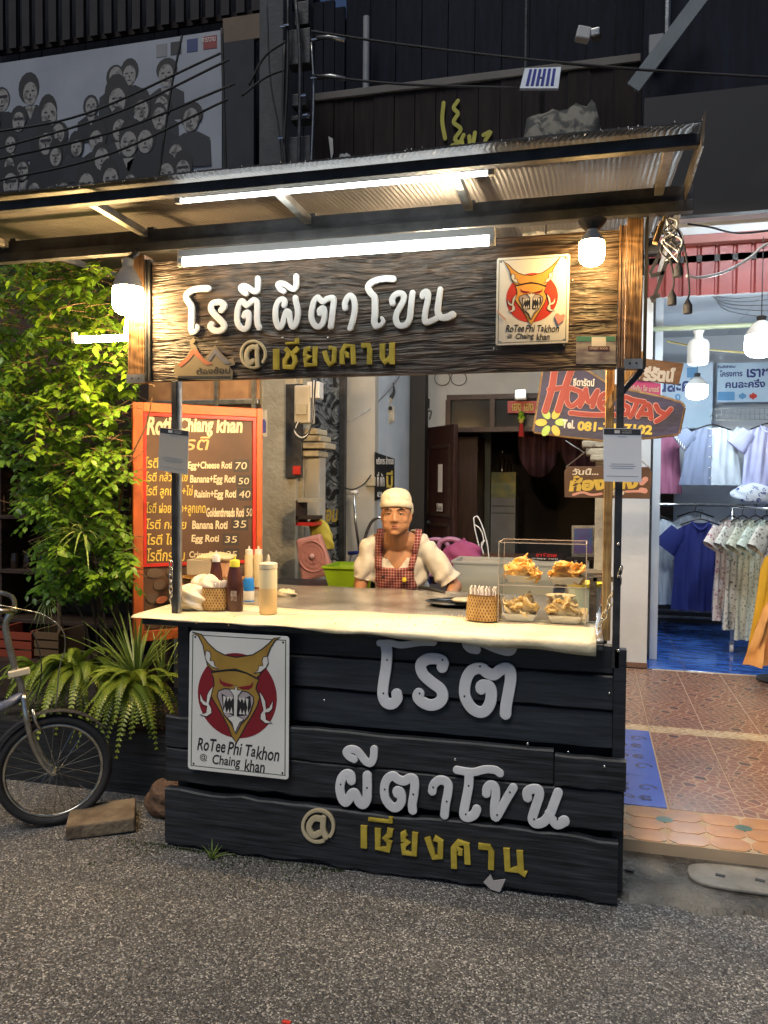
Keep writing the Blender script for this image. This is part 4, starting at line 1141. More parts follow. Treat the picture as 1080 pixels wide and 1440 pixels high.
o = g.build('frilled_paper', m_cloth); md = o.modifiers.new('t', 'SOLIDIFY'); md.thickness = .01; tag(o, 'stack of frilled cream paper lying across the boxes on the tray', 'paper stack')
for k, (px, lab) in enumerate(((347, 'white capped bottle standing right of the frilled paper, nearest the boxes'), (360, 'white capped bottle standing rightmost behind the blue capped bottle'))):
    p = atz(px, 826, CT) + Vector((0, .03, 0))
    r0 = root('white_bottle', lab, 'bottle', p)
    g = MB(); g.lathe([(.022, 0), (.024, .01), (.024, .165), (.018, .18)], p, 18); g.build('bottle_body', m_clearpl, r0, smooth='auto')
    g = MB(); g.lathe([(.020, .175), (.020, .198), (.005, .202), (.004, .218)], p, 18); g.build('cap', m_white_plastic, r0, smooth='auto')

# acrylic case with four paper trays of crispy roti
m_acr = clear_mat('clear_acrylic', gl=0.10)
m_acr_edge = M('acrylic_edge', (0.62, 0.52, 0.42), r=0.25, c2=(0.50, 0.40, 0.32), ns=20)
ca, cb = on(697.5, 879), on(823, 883)
X0, X1, Yf = ca.x, cb.x, 3.165
case = root('food_case', 'clear acrylic two-shelf display case holding four trays of crispy roti', 'display case', ((X0 + X1) / 2, Yf, CT))
CH = (879 - 764) * mpp(ca); D_ = 0.21
t = .004
for nm, bx_ in (('front_panel', (X0, X1, Yf, Yf + t, CT, CT + CH)), ('side_panel', (X0, X0 + t, Yf + t, Yf + D_, CT + t, CT + CH - t)), ('side_panel', (X1 - t, X1, Yf + t, Yf + D_, CT + t, CT + CH - t)), ('shelf', (X0 + t, X1 - t, Yf + t, Yf + D_, CT + CH * .465, CT + CH * .465 + t)), ('top_panel', (X0, X1, Yf + t, Yf + D_, CT + CH - t, CT + CH)), ('bottom_panel', (X0, X1, Yf + t, Yf + D_, CT, CT + t))):
    g = MB(); g.box(*bx_); g.build(nm, m_acr, case)
e = .003
for a, b_ in (((X0, Yf, CT), (X0, Yf, CT + CH)), ((X1, Yf, CT), (X1, Yf, CT + CH)), ((X0, Yf, CT + CH), (X1, Yf, CT + CH)), ((X0, Yf, CT + .002), (X1, Yf, CT + .002)), ((X0, Yf - .001, CT + CH * .47), (X1, Yf - .001, CT + CH * .47)), ((X0, Yf, CT + CH), (X0, Yf + D_, CT + CH)), ((X1, Yf, CT + CH), (X1, Yf + D_, CT + CH)), ((X0, Yf + D_, CT + CH), (X1, Yf + D_, CT + CH)), ((X0, Yf + D_, CT), (X0, Yf + D_, CT + CH)), ((X1, Yf + D_, CT), (X1, Yf + D_, CT + CH))):
    g = MB(); g.beam(a, b_, e, e); g.build('panel_edge', m_acr_edge, case)
m_tray = M('white_food_tray', (0.85, 0.84, 0.82), r=.5)
m_roti = leaf_mat('crispy_roti', (0.98, 0.76, 0.32), (0.96, 0.60, 0.15), .45)
m_roti2 = leaf_mat('pale_crispy_roti', (0.98, 0.86, 0.56), (0.95, 0.74, 0.36), .45)
def roti_tray(cx, z, label, mat, seed, w=.132):
    random.seed(seed)
    c = Vector((cx, Yf + (.058 if z < CT + .05 else .100), z))
    r0 = root('roti_tray', label, 'food tray', c, 'paper trays of crispy roti in the display case')
    g = MB()
    a0, b0, a1, b1, h = w * .38, .035, w * .5, .055, .032
    vs = [(c.x + sx * a, c.y + sy * b_, c.z + zz) for (a, b_, zz) in ((a0, b0, .001), (a1, b1, h), (a1 - .003, b1 - .003, h), (a0 - .002, b0 - .002, .003)) for sx, sy in ((-1, -1), (1, -1), (1, 1), (-1, 1))]
    fs = [(0, 1, 2, 3), (12, 13, 14, 15)]
    for i in range(3):
        for k in range(4): fs.append((i * 4 + k, i * 4 + (k + 1) % 4, (i + 1) * 4 + (k + 1) % 4, (i + 1) * 4 + k))
    g.add(vs, fs); g.build('paper_tray', m_tray, r0)
    co = lumpy((c.x, c.y, c.z + .012), (w * .43, .042, .040), seed, .22, 24, 14); co.build('roti_core', mat, r0, smooth=True); random.seed(seed + 1)
    for k in range(34):
        # a curled, ruffled flake
        px_, py_ = random.uniform(-1, 1) * (w * .43), random.uniform(-1, 1) * .040
        pz_ = .022 + random.uniform(0, 1) * .078 * (1 - (px_ / (w * .55)) ** 2)
        rot = Matrix.Rotation(random.uniform(0, 6.3), 3, 'Z') @ Matrix.Rotation(random.uniform(-1.1, 1.1), 3, 'X') @ Matrix.Rotation(random.uniform(-.6, .6), 3, 'Y')
        s = random.uniform(.021, .033); cur = random.uniform(.5, 1.3); ph = random.uniform(0, 6)
        vv, ff = [], []
        n1, n2 = 8, 6
        for i in range(n1 + 1):
            for j in range(n2 + 1):
                u, v_ = i / n1 * 2 - 1, j / n2 * 2 - 1
                q = Vector((u * s * (1 - .25 * v_ * v_), v_ * s * .9 * (1 - .2 * u * u), s * (.35 * cur * u * u - .3) + s * .16 * math.sin(v_ * 5 + ph + u * 3)))
                vv.append(c + Vector((px_, py_, pz_)) + rot @ q)
        for i in range(n1):
            for j in range(n2): ff.append((i * (n2 + 1) + j, i * (n2 + 1) + j + 1, (i + 1) * (n2 + 1) + j + 1, (i + 1) * (n2 + 1) + j))
        m_ = MB(); m_.add(vv, ff); o = m_.build('roti_piece', mat, r0, smooth=True); md = o.modifiers.new('t', 'SOLIDIFY'); md.thickness = .003
    return r0
zs_ = CT + CH * .465 + t
xa, xb = X0 + (X1 - X0) * .25, X0 + (X1 - X0) * .77
roti_tray(xa, zs_, 'golden crispy roti in a paper tray on the upper shelf, left', m_roti, 21)
roti_tray(xb, zs_, 'golden crispy roti in a paper tray on the upper shelf, right', m_roti, 22)
roti_tray(xa, CT + t, 'pale crispy roti in a paper tray on the case floor, left', m_roti2, 23)
roti_tray(xb, CT + t, 'pale crispy roti in a paper tray on the case floor, right', m_roti2, 24)
random.seed(5)
lz = CT + CH * .80
Gc = lambda u, v_: Vector((X0 + (X1 - X0) * u, Yf - .0015, CT + CH * v_))
ov = [Gc(.33 + .42 * (.5 + .5 * math.cos(k * PI / 12)) , .84 + .058 * math.sin(k * PI / 12)) for k in range(24)]
g = MB(); g.poly(ov, (0, -.0008, 0)); stk = g.build('case_sticker', M('black_sticker', (.03, .02, .02), r=.3), case)
text('ชาติไทย', M('red_sticker_text', (.65, .03, .03)), stk, [Gc(.43, .835), Gc(.67, .835), Gc(.67, .885), Gc(.43, .885)], .0014, .03, .2, nrm=(0, -1, 0))
text('crispy roti', m_white_paint, stk, [Gc(.38, .80), Gc(.68, .80), Gc(.68, .825), Gc(.38, .825)], .0014, .02, nrm=(0, -1, 0))
for o in list(stk.children): 
    for v in o.data.vertices: v.co.y -= 0.0006
# pan, tongs, pail, steel pot, stacked bowl
p = atz(640, 850, CZ); 
r0 = root('griddle_pan', 'round dark roti pan with batter sheet set in the steel counter, below the vendor', 'pan', p)
g = MB(); g.lathe([(.10, .001), (.118, .012), (.122, .014), (.116, .010), (.10, .004), (.02, .004)], p, 36, sx=1.15); g.build('pan_body', M('pan_steel', (.06, .06, .06), r=.2, m=.9), r0, smooth='auto')
g = MB(); g.lathe([(.035, .0), (.05, .012), (.04, .02), (.01, .016)], p + Vector((.04, .03, .006)), 18, sx=1.3); g.build('dough_ball', M('dough', (.55, .50, .36), r=.4), r0, smooth=True)
a, b_ = atz(590, 829, CT), atz(625, 836, CT)
r0 = root('spatula', 'flat spatula with a black handle lying at the back of the counter before the vendor', 'spatula', a)
g = MB(); g.tube([a + Vector((0, 0, .012)), (a + b_) / 2 + Vector((0, 0, .014)), b_ + Vector((0, 0, .01))], [.009, .010, .007], 8); g.build('handle', m_dark, r0, smooth=True)
g = MB(); d = (b_ - a).normalized(); g.beam(b_ + Vector((0, 0, .008)), b_ + d * .11 + Vector((0, 0, .004)), .05, .002); g.build('blade', m_stainless, r0)
p = atz(805, 846, CT) + Vector((0, .25, 0)); p = Vector((.0, 3.62, CT))
p = Vector((at(822, 850, 3.62).x, 3.62, CT - .006))
r0 = root('pail', 'pale pail with a yellow rim behind the food case', 'pail', p)
g = MB(); g.lathe([(.06, 0), (.075, .115)], p, 24); g.build('pail_body', M('mint_plastic', (.52, .62, .52), r=.35), r0, smooth='auto')
g = MB(); g.lathe([(.078, .112), (.082, .128), (.074, .128), (.07, .12), (.03, .118)], p, 24); g.build('rim', m_yel, r0, smooth='auto')
p = Vector((at(824, 830, 3.9).x, 3.9, CT - .006))
r0 = root('steel_pot', 'round stainless pot with a thin wire rim beside the right post', 'pot', p)
g = MB(); g.lathe([(.09, 0), (.098, .02), (.10, .145), (.104, .15), (.096, .15), (.093, .03), (.02, .02)], p, 28); g.build('pot_body', m_stainless, r0, smooth='auto')
p = Vector((at(788, 845, 3.48).x, 3.48, CT - .002))
r0 = root('bowl_stack', 'tan bowl stack seen through the right side of the food case', 'bowl', p)
g = MB(); g.lathe([(.03, 0), (.05, .03), (.058, .055), (.05, .055), (.03, .03)], p, 22); g.lathe([(.04, .056), (.06, .075), (.063, .08), (.05, .08)], p, 22); g.build('bowl_body', M('tan_plastic', (.62, .46, .27), r=.4), r0, smooth='auto')
# loose crumpled paper at back left
p = atz(408, 836, CT); lumpy((p.x - .02, p.y, p.z - .012), (.05, .04, .022), 8, .25, 20, 12).build('paper', m_cloth, smooth=True)
tag(bpy.data.objects['paper'], 'small crumpled sheet of white paper right of the tall squeeze bottle', 'paper')
random.seed(9)
g = MB()
for i in range(90):
    q = on(random.uniform(560, 700) if i % 3 else random.uniform(250, 560), random.uniform(866, 880)); r_ = random.uniform(.0012, .0032); g.ball((q.x, q.y, CT + r_ * .4), (r_ * 1.4, r_, r_ * .7), 6, 4)
tag(g.build('crumbs', m_roti, org=(-.5, 3.1, CT)), 'fried crumbs scattered on the paper along the counter', 'crumbs', kind='stuff')
# hanging chains
def chain(name, pts, label, n, r=.0035, lk=.018):
    pts = [Vector(p) for p in pts]
    r0 = root(name, label, 'chain', pts[0])
    P = catmull(pts, max(2, int(n / (len(pts) - 1))))
    for i in range(len(P) - 1):
        c = (P[i] + P[i + 1]) / 2; d = (P[i + 1] - P[i]); ln = d.length * .68; d.normalize()
        a = d.cross(Vector((0, 1, 0))).normalized() if i % 2 else Vector((0, 1, 0))
        a = (a + d.cross(a) * .5).normalized()
        ring = [c + d * (ln * math.cos(t)) + a * (ln * .5 * math.sin(t)) for t in [k * PI / 4 for k in range(9)]]
        g = MB(); g.tube(ring, r * .8, 5, cap=False); g.build('link', m_screw, r0, smooth=True)
    return r0
chain('chain', [at(874, 798, 2.94), at(862, 838, 3.0), at(848, 870, 3.05), at(841, 886, 3.08)], 'steel chain hanging from the right post down to the counter corner', 9)
chain('chain', [at(241, 790, 2.97), at(240, 825, 2.97), at(242, 852, 3.0)], 'steel chain hanging down the left post above the plastic bag', 8)

# payment cards tied to the posts (no code printed)
m_card = M('laminated_card', (0.90, 0.92, 0.95), r=.3, c2=(.84, .87, .92), ns=2)
m_card_y = M('laminated_card_aged', (0.50, 0.47, 0.42), r=.2, c2=(.44, .41, .36), ns=2)
m_card_head = M('card_header', (.05, .05, .06), r=.3)
def card(q, mat, label):
    c = (q[0] + q[1]) / 2
    r0 = root('payment_card', label, 'card', c)
    nrm = (q[1] - q[0]).cross(q[3] - q[0]).normalized()
    def S(u0, v0, u1, v1, off):
        f = lambda u, v_: q[0] * (1 - u) * (1 - v_) + q[1] * u * (1 - v_) + q[2] * u * v_ + q[3] * (1 - u) * v_ + nrm * off
        return [f(u0, v0), f(u1, v0), f(u1, v1), f(u0, v1)]
    g = MB(); g.poly(S(0, 0, 1, 1, 0), nrm * .002); g.build('card_sheet', mat, r0)
    g = MB(); g.poly(S(0.02, .88, .98, .99, .0024), nrm * .0004); h = g.build('card_header', m_card_head, r0)
    text('THAI QR', m_white_paint, r0, S(.5, .94, .75, .965, .003), .0004)
    text('PAYMENT', m_white_paint, r0, S(.5, .905, .75, .93, .003), .0004)
    g = MB(); g.poly(S(.30, .905, .44, .965, .003), nrm * .0004); g.build('card_mark', m_white_paint, r0)
    for k, v_ in enumerate((.84, .33, .29, .25, .10)):
        w_ = (.12, .3, .35, .28, .42)[k]
        g = MB(); g.poly(S(.5 - w_, v_, .5 + w_, v_ + .008, .0024), nrm * .0004); g.build('printed_line', M('card_grey', (.30, .34, .42)) if 'card_grey' not in bpy.data.materials else bpy.data.materials['card_grey'], r0)
    return r0
card([at(849, 677, 2.93), at(902, 678, 2.93), at(902, 603, 2.93), at(848, 602, 2.93)], m_card, 'white laminated payment card with a dark header, tied to the right post')
card([at(222, 661, 2.93), at(264, 668, 2.95), at(266, 606, 2.95), at(225, 601, 2.93)], m_card_y, 'grey laminated payment card with a dark header, hung on the left post')

# ------------------------------------------------------------------ the vendor
random.seed(4)
def remesh_obj(mb, name, mat, parent, vox, sm=4):
    me = bpy.data.meshes.new('tmp'); me.from_pydata([tuple(v) for v in mb.v], [], mb.f)
    bm = bmesh.new(); bm.from_mesh(me); bmesh.ops.recalc_face_normals(bm, faces=bm.faces); bm.to_mesh(me); bm.free()
    o = bpy.data.objects.new('tmp', me); COL.objects.link(o)
    r_ = o.modifiers.new('r', 'REMESH'); r_.mode = 'VOXEL'; r_.voxel_size = vox
    s_ = o.modifiers.new('s', 'SMOOTH'); s_.iterations = sm; s_.factor = .5
    dg = bpy.context.evaluated_depsgraph_get(); dg.update()
    m2 = bpy.data.meshes.new_from_object(o.evaluated_get(dg))
    bpy.data.objects.remove(o)
    m2.materials.clear(); m2.materials.append(mat); m2.name = name
    m2.polygons.foreach_set('use_smooth', [True] * len(m2.polygons))
    if parent is None: return m2
    o = bpy.data.objects.new(name, m2); COL.objects.link(o); o.parent = parent; ORG[o.name] = Vector((0, 0, 0))
    return o
def cap(mb, a, b_, r0_, r1_, n=14):
    a, b_ = Vector(a), Vector(b_)
    d = (b_ - a)
    pts, rs = [], []
    for k in range(5):
        s = math.sin(R(90 - 22.5 * k)); pts.append(a - d.normalized() * r0_ * s * .99); rs.append(max(r0_ * math.cos(R(90 - 22.5 * k)), .0008))
    for k in range(1, 5):
        pts.append(a + d * k / 5); rs.append(r0_ + (r1_ - r0_) * k / 5)
    for k in range(5):
        s = math.sin(R(22.5 * k)); pts.append(b_ + d.normalized() * r1_ * s * .99); rs.append(max(r1_ * math.cos(R(22.5 * k)), .0008))
    mb.tube(pts, rs, n)
    return mb
hv = at(557, 745, 4.25)
vend = root('person', 'vendor in white cap, white shirt and red checked apron leaning over behind the counter', 'person', (hv.x, 4.25, PZ))
ORG[vend.name] = Vector((0, 0, 0))           # children are modelled in the person's own frame
vend.rotation_euler = (0, 0, R(8))
ZO = -PZ
m_skin = M('warm_skin', (0.42, 0.215, 0.115), r=.5, c2=(0.36, 0.18, 0.095), ns=9, bump=.05, bs=60, sss=.15)
b = MB()
HZ = 1.338
def E_(c, r, rot=None): b.ball((c[0], c[1], c[2] + ZO), r, 20, 14, rot)
def K_(a, c, r0_, r1_): cap(b, (a[0], a[1], a[2] + ZO), (c[0], c[1], c[2] + ZO), r0_, r1_)
E_((0, .0, HZ + .025), (.080, .096, .098)); E_((0, -.030, HZ - .02), (.072, .064, .080)); E_((0, -.040, HZ - .060), (.061, .050, .050)); E_((0, -.066, HZ - .094), (.028, .022, .018))
for s in (-1, 1):
    E_((s * .042, -.052, HZ - .026), (.029, .028, .026)); E_((s * .040, -.045, HZ - .055), (.028, .032, .034)); E_((s * .052, -.015, HZ - .050), (.024, .045, .040)); E_((s * .079, .008, HZ - .01), (.010, .02, .032))
    K_((s * .018, -.088, HZ + .030), (s * .050, -.074, HZ + .030), .0105, .009)
    E_((s * .011, -.099, HZ - .029), (.010, .010, .0085))
K_((0, -.086, HZ + .018), (0, -.104, HZ - .024), .009, .0125); E_((0, -.105, HZ - .026), (.013, .011, .010))
K_((-.022, -.083, HZ - .057), (.022, -.083, HZ - .057), .0065, .0065); K_((-.019, -.083, HZ - .067), (.019, -.083, HZ - .067), .0065, .0065); E_((0, -.078, HZ - .062), (.03, .014, .018))
K_((0, .02, HZ - .07), (0, .095, 1.19), .060, .068); K_((-.055, .11, 1.185), (.055, .11, 1.185), .058, .058)
E_((0, .17, 1.04), (.165, .115, .19)); K_((-.125, .125, 1.165), (.125, .125, 1.165), .060, .060); E_((0, .26, .88), (.155, .12, .16)); E_((0, .34, .80), (.17, .14, .14))
SH = ((-1, (-.165, .12, 1.145), (-.215, .13, .93), (-.20, -.02, .885)), (1, (.170, .12, 1.135), (.325, .13, .93), (.30, -.03, .885)))
for s, a, e_, w_ in SH:
    K_(a, e_, .052, .041); K_(e_, w_, .039, .026)
    h0 = Vector(w_); hd = Vector((-.1 * s, -1, -.12)).normalized()
    K_(w_, h0 + hd * .05, .027, .030); E_(h0 + hd * .055, (.037, .036, .015))
    for f in range(4):
        x = (f - 1.5) * .0185; ln = (.062, .072, .068, .054)[f] if s > 0 else (.054, .068, .072, .062)[f]
        a0 = h0 + hd * .085 + Vector((x, 0, 0)); a1 = a0 + hd * ln * .55 + Vector((x * .15, 0, -.004)); a2 = a1 + hd * ln * .42 + Vector((0, 0, -.010))
        K_(a0 - hd * .02, a1, .0088, .0080); K_(a1, a2, .0080, .0070)
    t0 = h0 + hd * .03 + Vector((-s * .026, 0, 0)); t1 = t0 + hd * .032 + Vector((-s * .022, 0, -.004)); K_(t0, t1, .011, .009); K_(t1, t1 + hd * .026 + Vector((-s * .004, 0, -.004)), .009, .0078)
for s in (-1, 1):
    K_((s * .09, .35, .78), (s * .10, .37, .46), .085, .055); K_((s * .10, .37, .46), (s * .10, .40, .12), .052, .036); K_((s * .10, .41, .115), (s * .11, .27, .105), .034, .026)
body = remesh_obj(b, 'body', m_skin, vend, .0048, 5)
# face details
m_eye = M('eye_white', (.6, .56, .5), r=.2); m_hair = M('black_hair', (.012, .010, .010), r=.4)
m_lip = M('lip', (.28, .08, .055), r=.45)
for s in (-1, 1):
    z = HZ + .008 + ZO
    g = MB(); g.ball((s * .031, -.0775, z), (.0125, .0095, .0062), 14, 8); g.build('eye', m_eye, vend, smooth=True)
    g = MB(); g.ball((s * .031, -.0845, z), (.0052, .0038, .0052), 12, 8); g.build('pupil', m_hair, vend, smooth=True)
    g = MB(); cap(g, (s * .018, -.0855, z + .004), (s * .031, -.0885, z + .0085), .0030, .0042, 8); cap(g, (s * .031, -.0885, z + .0085), (s * .046, -.079, z + .003), .0042, .0028, 8); g.build('eyelid', m_skin, vend, smooth=True)
    g = MB(); g.tube([(s * .018, -.0885, z + .0045), (s * .031, -.0905, z + .0060), (s * .046, -.0805, z + .0015)], .0022, 6); g.build('lash_line', m_hair, vend)
    g = MB(); g.tube([(s * .014, -.0985, z + .021), (s * .034, -.0965, z + .0290), (s * .057, -.078, z + .0235)], [.0030, .0042, .0018], 6); g.build('eyebrow', m_hair, vend)
    g = MB(); g.ball((s * .076, .012, HZ + .01 + ZO), (.006, .03, .045), 10, 8); g.ball((s * .070, .035, HZ - .01 + ZO), (.012, .035, .05), 10, 8); g.build('hair', m_hair, vend, smooth=True)
    g = MB(); g.ball((s * .0068, -.1085, HZ - .0345 + ZO), (.0036, .004, .0022), 8, 6); g.build('nostril', M('nostril_dark', (.06, .02, .012)) if 'nostril_dark' not in bpy.data.materials else bpy.data.materials['nostril_dark'], vend)
g = MB(); sweepp = [(-.030, -.081, HZ - .0630 + ZO), (-.012, -.0895, HZ - .0612 + ZO), (0, -.0905, HZ - .0622 + ZO), (.012, -.0895, HZ - .0612 + ZO), (.030, -.081, HZ - .0630 + ZO)]
g.tube(sweepp, .0019, 6); g.build('mouth_line', M('mouth_dark', (.09, .025, .02)), vend)
g = MB(); g.tube([(q[0] * .95, q[1] + .001, q[2] - .0055) for q in sweepp], [.001, .0042, .0048, .0042, .001], 8); g.tube([(q[0] * .9, q[1] + .0012, q[2] + .004) for q in sweepp], [.001, .0034, .0032, .0034, .001], 8); g.build('lips', m_lip, vend, smooth=True)
# cap: soft crown with a wide turned band, tail at the side
g = MB()
vs, fs = [], []
n = 36
def capc(t, z): return Vector((0, .004, z))
lv = [(1.02, .030), (1.06, .034), (1.09, .046), (1.07, .058), (1.03, .062), (1.03, .078), (.97, .097), (.84, .116), (.62, .131), (.32, .140), (.02, .142)]
for f_, z in lv:
    for k in range(n):
        t = 2 * PI * k / n
        tilt = .012 * math.sin(t + .0) * (1 if z < .1 else 0)         # lower at the front? band rises at the back
        wv = 1 + (.012 + .02 * (z > .06)) * math.sin(t * 6 + z * 60) + .012 * math.sin(t * 13 - z * 90)
        vs.append((math.cos(t) * .080 * f_ * wv, .002 + math.sin(t) * .100 * f_ * wv, HZ + z + ZO + .006 - tilt * 1.2))
for i in range(len(lv) - 1):
    for k in range(n): fs.append((i * n + k, i * n + (k + 1) % n, (i + 1) * n + (k + 1) % n, (i + 1) * n + k))
g.add(vs, fs)
m_capc = M('cream_cotton', (.62, .58, .46), r=.8, c2=(.52, .48, .37), ns=14, bump=.3, bs=50)
o = g.build('cap', m_capc, vend, smooth=True); md = o.modifiers.new('t', 'SOLIDIFY'); md.thickness = .004; md.offset = 1
g = MB(); lumpy_ = lumpy((.072, .045, HZ + .0 + ZO), (.020, .035, .045), 2, .15, 16, 10); lumpy_.build('cap_tail', m_capc, vend, smooth=True)
# shirt
b = MB()
E_((0, .172, 1.04), (.178, .128, .200)); K_((-.125, .125, 1.158), (.125, .125, 1.158), .068, .068); K_((-.06, .11, 1.185), (.06, .11, 1.185), .070, .070); E_((0, .262, .88), (.175, .138, .17)); E_((0, .34, .80), (.188, .158, .15))
for s, a, e_, w_ in SH:
    m_ = Vector(a) + (Vector(e_) - Vector(a)) * .84
    K_(a, m_, .060, .056 if s < 0 else .066)
E_((0, .12, 1.18), (.10, .075, .045))
me = remesh_obj(b, 'shirt', m_white_plastic, None, .0065, 6)
bm = bmesh.new(); bm.from_mesh(me)
kill = []
for v in bm.verts:
    x, y, z = v.co; z -= ZO
    neck = (x / .088) ** 2 + ((y - .085) / .085) ** 2 < 1 and z > 1.10
    vneck = y < .12 and abs(x) < .092 * (z - 1.03) / .13 and z > 1.03
    if neck or vneck or z < .76: kill.append(v)
    for s, a, e_, w_ in SH:
        d = Vector(e_) - Vector(a); q = Vector((x, y, z)) - Vector(a)
        if q.dot(d) / d.length_squared > .86 and abs(x) > .13 and (q - d * (q.dot(d) / d.length_squared)).length < .12 and z < 1.05: kill.append(v)
bmesh.ops.delete(bm, geom=list(set(kill)), context='VERTS')
for _ in range(10): bmesh.ops.smooth_vert(bm, verts=[v for v in bm.verts if v.is_boundary], factor=.5, use_axis_x=True, use_axis_y=True, use_axis_z=True)
bm.normal_update()
for v in bm.verts:      # soft cloth folds
    x, y, z = v.co
    f = .004 * math.sin(46 * z + 34 * x + 3 * math.sin(20 * x)) + .0045 * math.sin(70 * x - 30 * z + 2 * math.sin(25 * z))
    v.co += v.normal * f
bm.to_mesh(me); bvh_sh = BVHTree.FromBMesh(bm); bm.free()
m_shirt = M('white_cotton', (.66, .63, .56), r=.8, c2=(.58, .55, .48), ns=12, bump=.25, bs=30)
me.materials.clear(); me.materials.append(m_shirt)
o = bpy.data.objects.new('shirt', me); COL.objects.link(o); o.parent = vend; ORG[o.name] = Vector((0, 0, 0))
md = o.modifiers.new('t', 'SOLIDIFY'); md.thickness = .004; md.offset = 0
# apron: bib, straps projected on the shirt
mt, nt, bb = raw('red_check_cloth', .75)
tc = obj_coord(nt); sp = nt.nodes.new('ShaderNodeSeparateXYZ'); nt.links.new(tc, sp.inputs[0])
fx = math_node(nt, 'FRACT', math_node(nt, 'MULTIPLY', sp.outputs[0], 62.0)); fz = math_node(nt, 'FRACT', math_node(nt, 'MULTIPLY', sp.outputs[2], 62.0))
lx, lz_ = math_node(nt, 'LESS_THAN', fx, .14), math_node(nt, 'LESS_THAN', fz, .14)
dx, dz_ = math_node(nt, 'GREATER_THAN', fx, .55), math_node(nt, 'GREATER_THAN', fz, .55)
c1 = mix(nt, math_node(nt, 'MULTIPLY', math_node(nt, 'ADD', dx, dz_), .5), (.23, .022, .026), (.09, .012, .016))
nt.links.new(mix(nt, math_node(nt, 'MULTIPLY', math_node(nt, 'MAXIMUM', lx, lz_), .75), c1, (.60, .40, .34)), bb.inputs['Base Color'])
m_check = mt
bm = bmesh.new(); bm.from_mesh(body.data); bvh_b = BVHTree.FromBMesh(bm); bm.free()
def drape(x, z, off=.007):
    ys = [h[0].y for h in (bv.ray_cast(Vector((x, -1.5, z + ZO)), Vector((0, 1, 0))) for bv in (bvh_sh, bvh_b)) if h[0] is not None]
    return Vector((x, (min(ys) if ys else .2) - off, z + ZO))
vs, fs = [], []
nx_, nz_ = 26, 30
for j in range(nz_ + 1):
    z = .72 + (1.045 - .72) * j / nz_
    wl, wr = (-.125, .098) if z > .98 else (-.125 - (.98 - z) * .35, .098 + (.98 - z) * .40)
    for i in range(nx_ + 1):
        x = wl + (wr - wl) * i / nx_
        p = drape(x, z - .006 * math.sin(i / nx_ * PI)); p.y -= .003 * math.sin(x * 60 + z * 25); vs.append(p)
for j in range(nz_):
    for i in range(nx_): fs.append((j * (nx_ + 1) + i, j * (nx_ + 1) + i + 1, (j + 1) * (nx_ + 1) + i + 1, (j + 1) * (nx_ + 1) + i))
vs = [Vector(v) for v in vs]
for _ in range(3):
    nv = [v.copy() for v in vs]
    for j in range(1, nz_):
        for i in range(1, nx_):
            k = j * (nx_ + 1) + i
            nv[k].y = min(vs[k].y, (vs[k - 1].y + vs[k + 1].y + vs[k - nx_ - 1].y + vs[k + nx_ + 1].y) / 4)
    vs = nv
g = MB(); g.add(vs, fs); ap = g.build('apron', m_check, vend, smooth=True)
md = ap.modifiers.new('t', 'SOLIDIFY'); md.thickness = .004; md.offset = 1
def strap(xb, xt, w_):
    vs, fs = [], []
    n = 16
    for k in range(n + 1):
        u = k / n; z = 1.03 + (1.205 - 1.03) * u; x = xb + (xt - xb) * u
        for q in (-1, -.33, .33, 1): vs.append(drape(x + q * w_ / 2, z, .009))
    for q in (-1, -.33, .33, 1):
        vs.append(Vector((xt + q * w_ / 2, vs[n * 4 + 1].y + .05, 1.25 + ZO)))
    for q in (-1, -.33, .33, 1):
        vs.append(Vector((xt * .9 + q * w_ / 2, .17, 1.25 + ZO)))
    for k in range(n + 2):
        for q in range(3): fs.append((k * 4 + q, k * 4 + q + 1, (k + 1) * 4 + q + 1, (k + 1) * 4 + q))
    g = MB(); g.add(vs, fs); o = g.build('apron_strap', m_check, vend, smooth=True); md = o.modifiers.new('t', 'SOLIDIFY'); md.thickness = .004; md.offset = 1
strap(-.105, -.100, .042); strap(.078, .118, .036)
for x, z, r_, mm in ((-.075, .985, .008, m_ink), (.045, .975, .013, m_yel)):
    p = drape(x, z, .016); g = MB(); g.ball(p, (r_, .003, r_ * 1.1), 10, 6); g.build('badge', mm, vend)
g = MB()
b = MB()
E_((0, .34, .76), (.185, .155, .10)); K_((-.09, .35, .78), (-.10, .37, .46), .10, .075); K_((-.10, .37, .46), (-.10, .40, .16), .072, .055); K_((.09, .35, .78), (.10, .37, .46), .10, .075); K_((.10, .37, .46), (.10, .40, .16), .072, .055)
remesh_obj(b, 'trousers', M('dark_trousers', (.03, .03, .04), r=.8), vend, .012, 4)
# ------------------------------------------------------------------ menu board left of the stall
def onplane(px, py, p0, n):
    d = ray(px, py); o = Vector((0, 0, EYE))
    return o + d * ((Vector(p0) - o).dot(n) / d.dot(n))
mL, mR = at(186, 562, 3.70), at(368, 580, 4.18)
mdir = Vector((mR.x - mL.x, mR.y - mL.y, 0)).normalized()
mn = Vector((mdir.y, -mdir.x, 0))
mW = (Vector((mR.x, mR.y, 0)) - Vector((mL.x, mL.y, 0))).length
m_orange = M('orange_board_frame', (0.52, 0.12, 0.028), r=.45, c2=(.42, .09, .022), ns=7, bump=.1)
m_redf = M('red_inner_frame', (0.55, 0.03, 0.02), r=.4)
m_choco = M('brown_menu_panel', (0.115, 0.062, 0.036), r=.55, c2=(.075, .038, .022), ns=4)
m_ylet = M('yellow_menu_paint', (0.72, 0.55, 0.10), r=.6)
m_clet = M('cream_menu_paint', (0.74, 0.65, 0.46), r=.6)
menu = root('menu_board', 'orange framed brown menu board with hand lettered roti names and prices', 'menu board', (mL.x, mL.y, .62))
def mb_pt(u, z, off=0): return Vector((mL.x, mL.y, 0)) + mdir * u + Vector((0, 0, z)) + mn * off
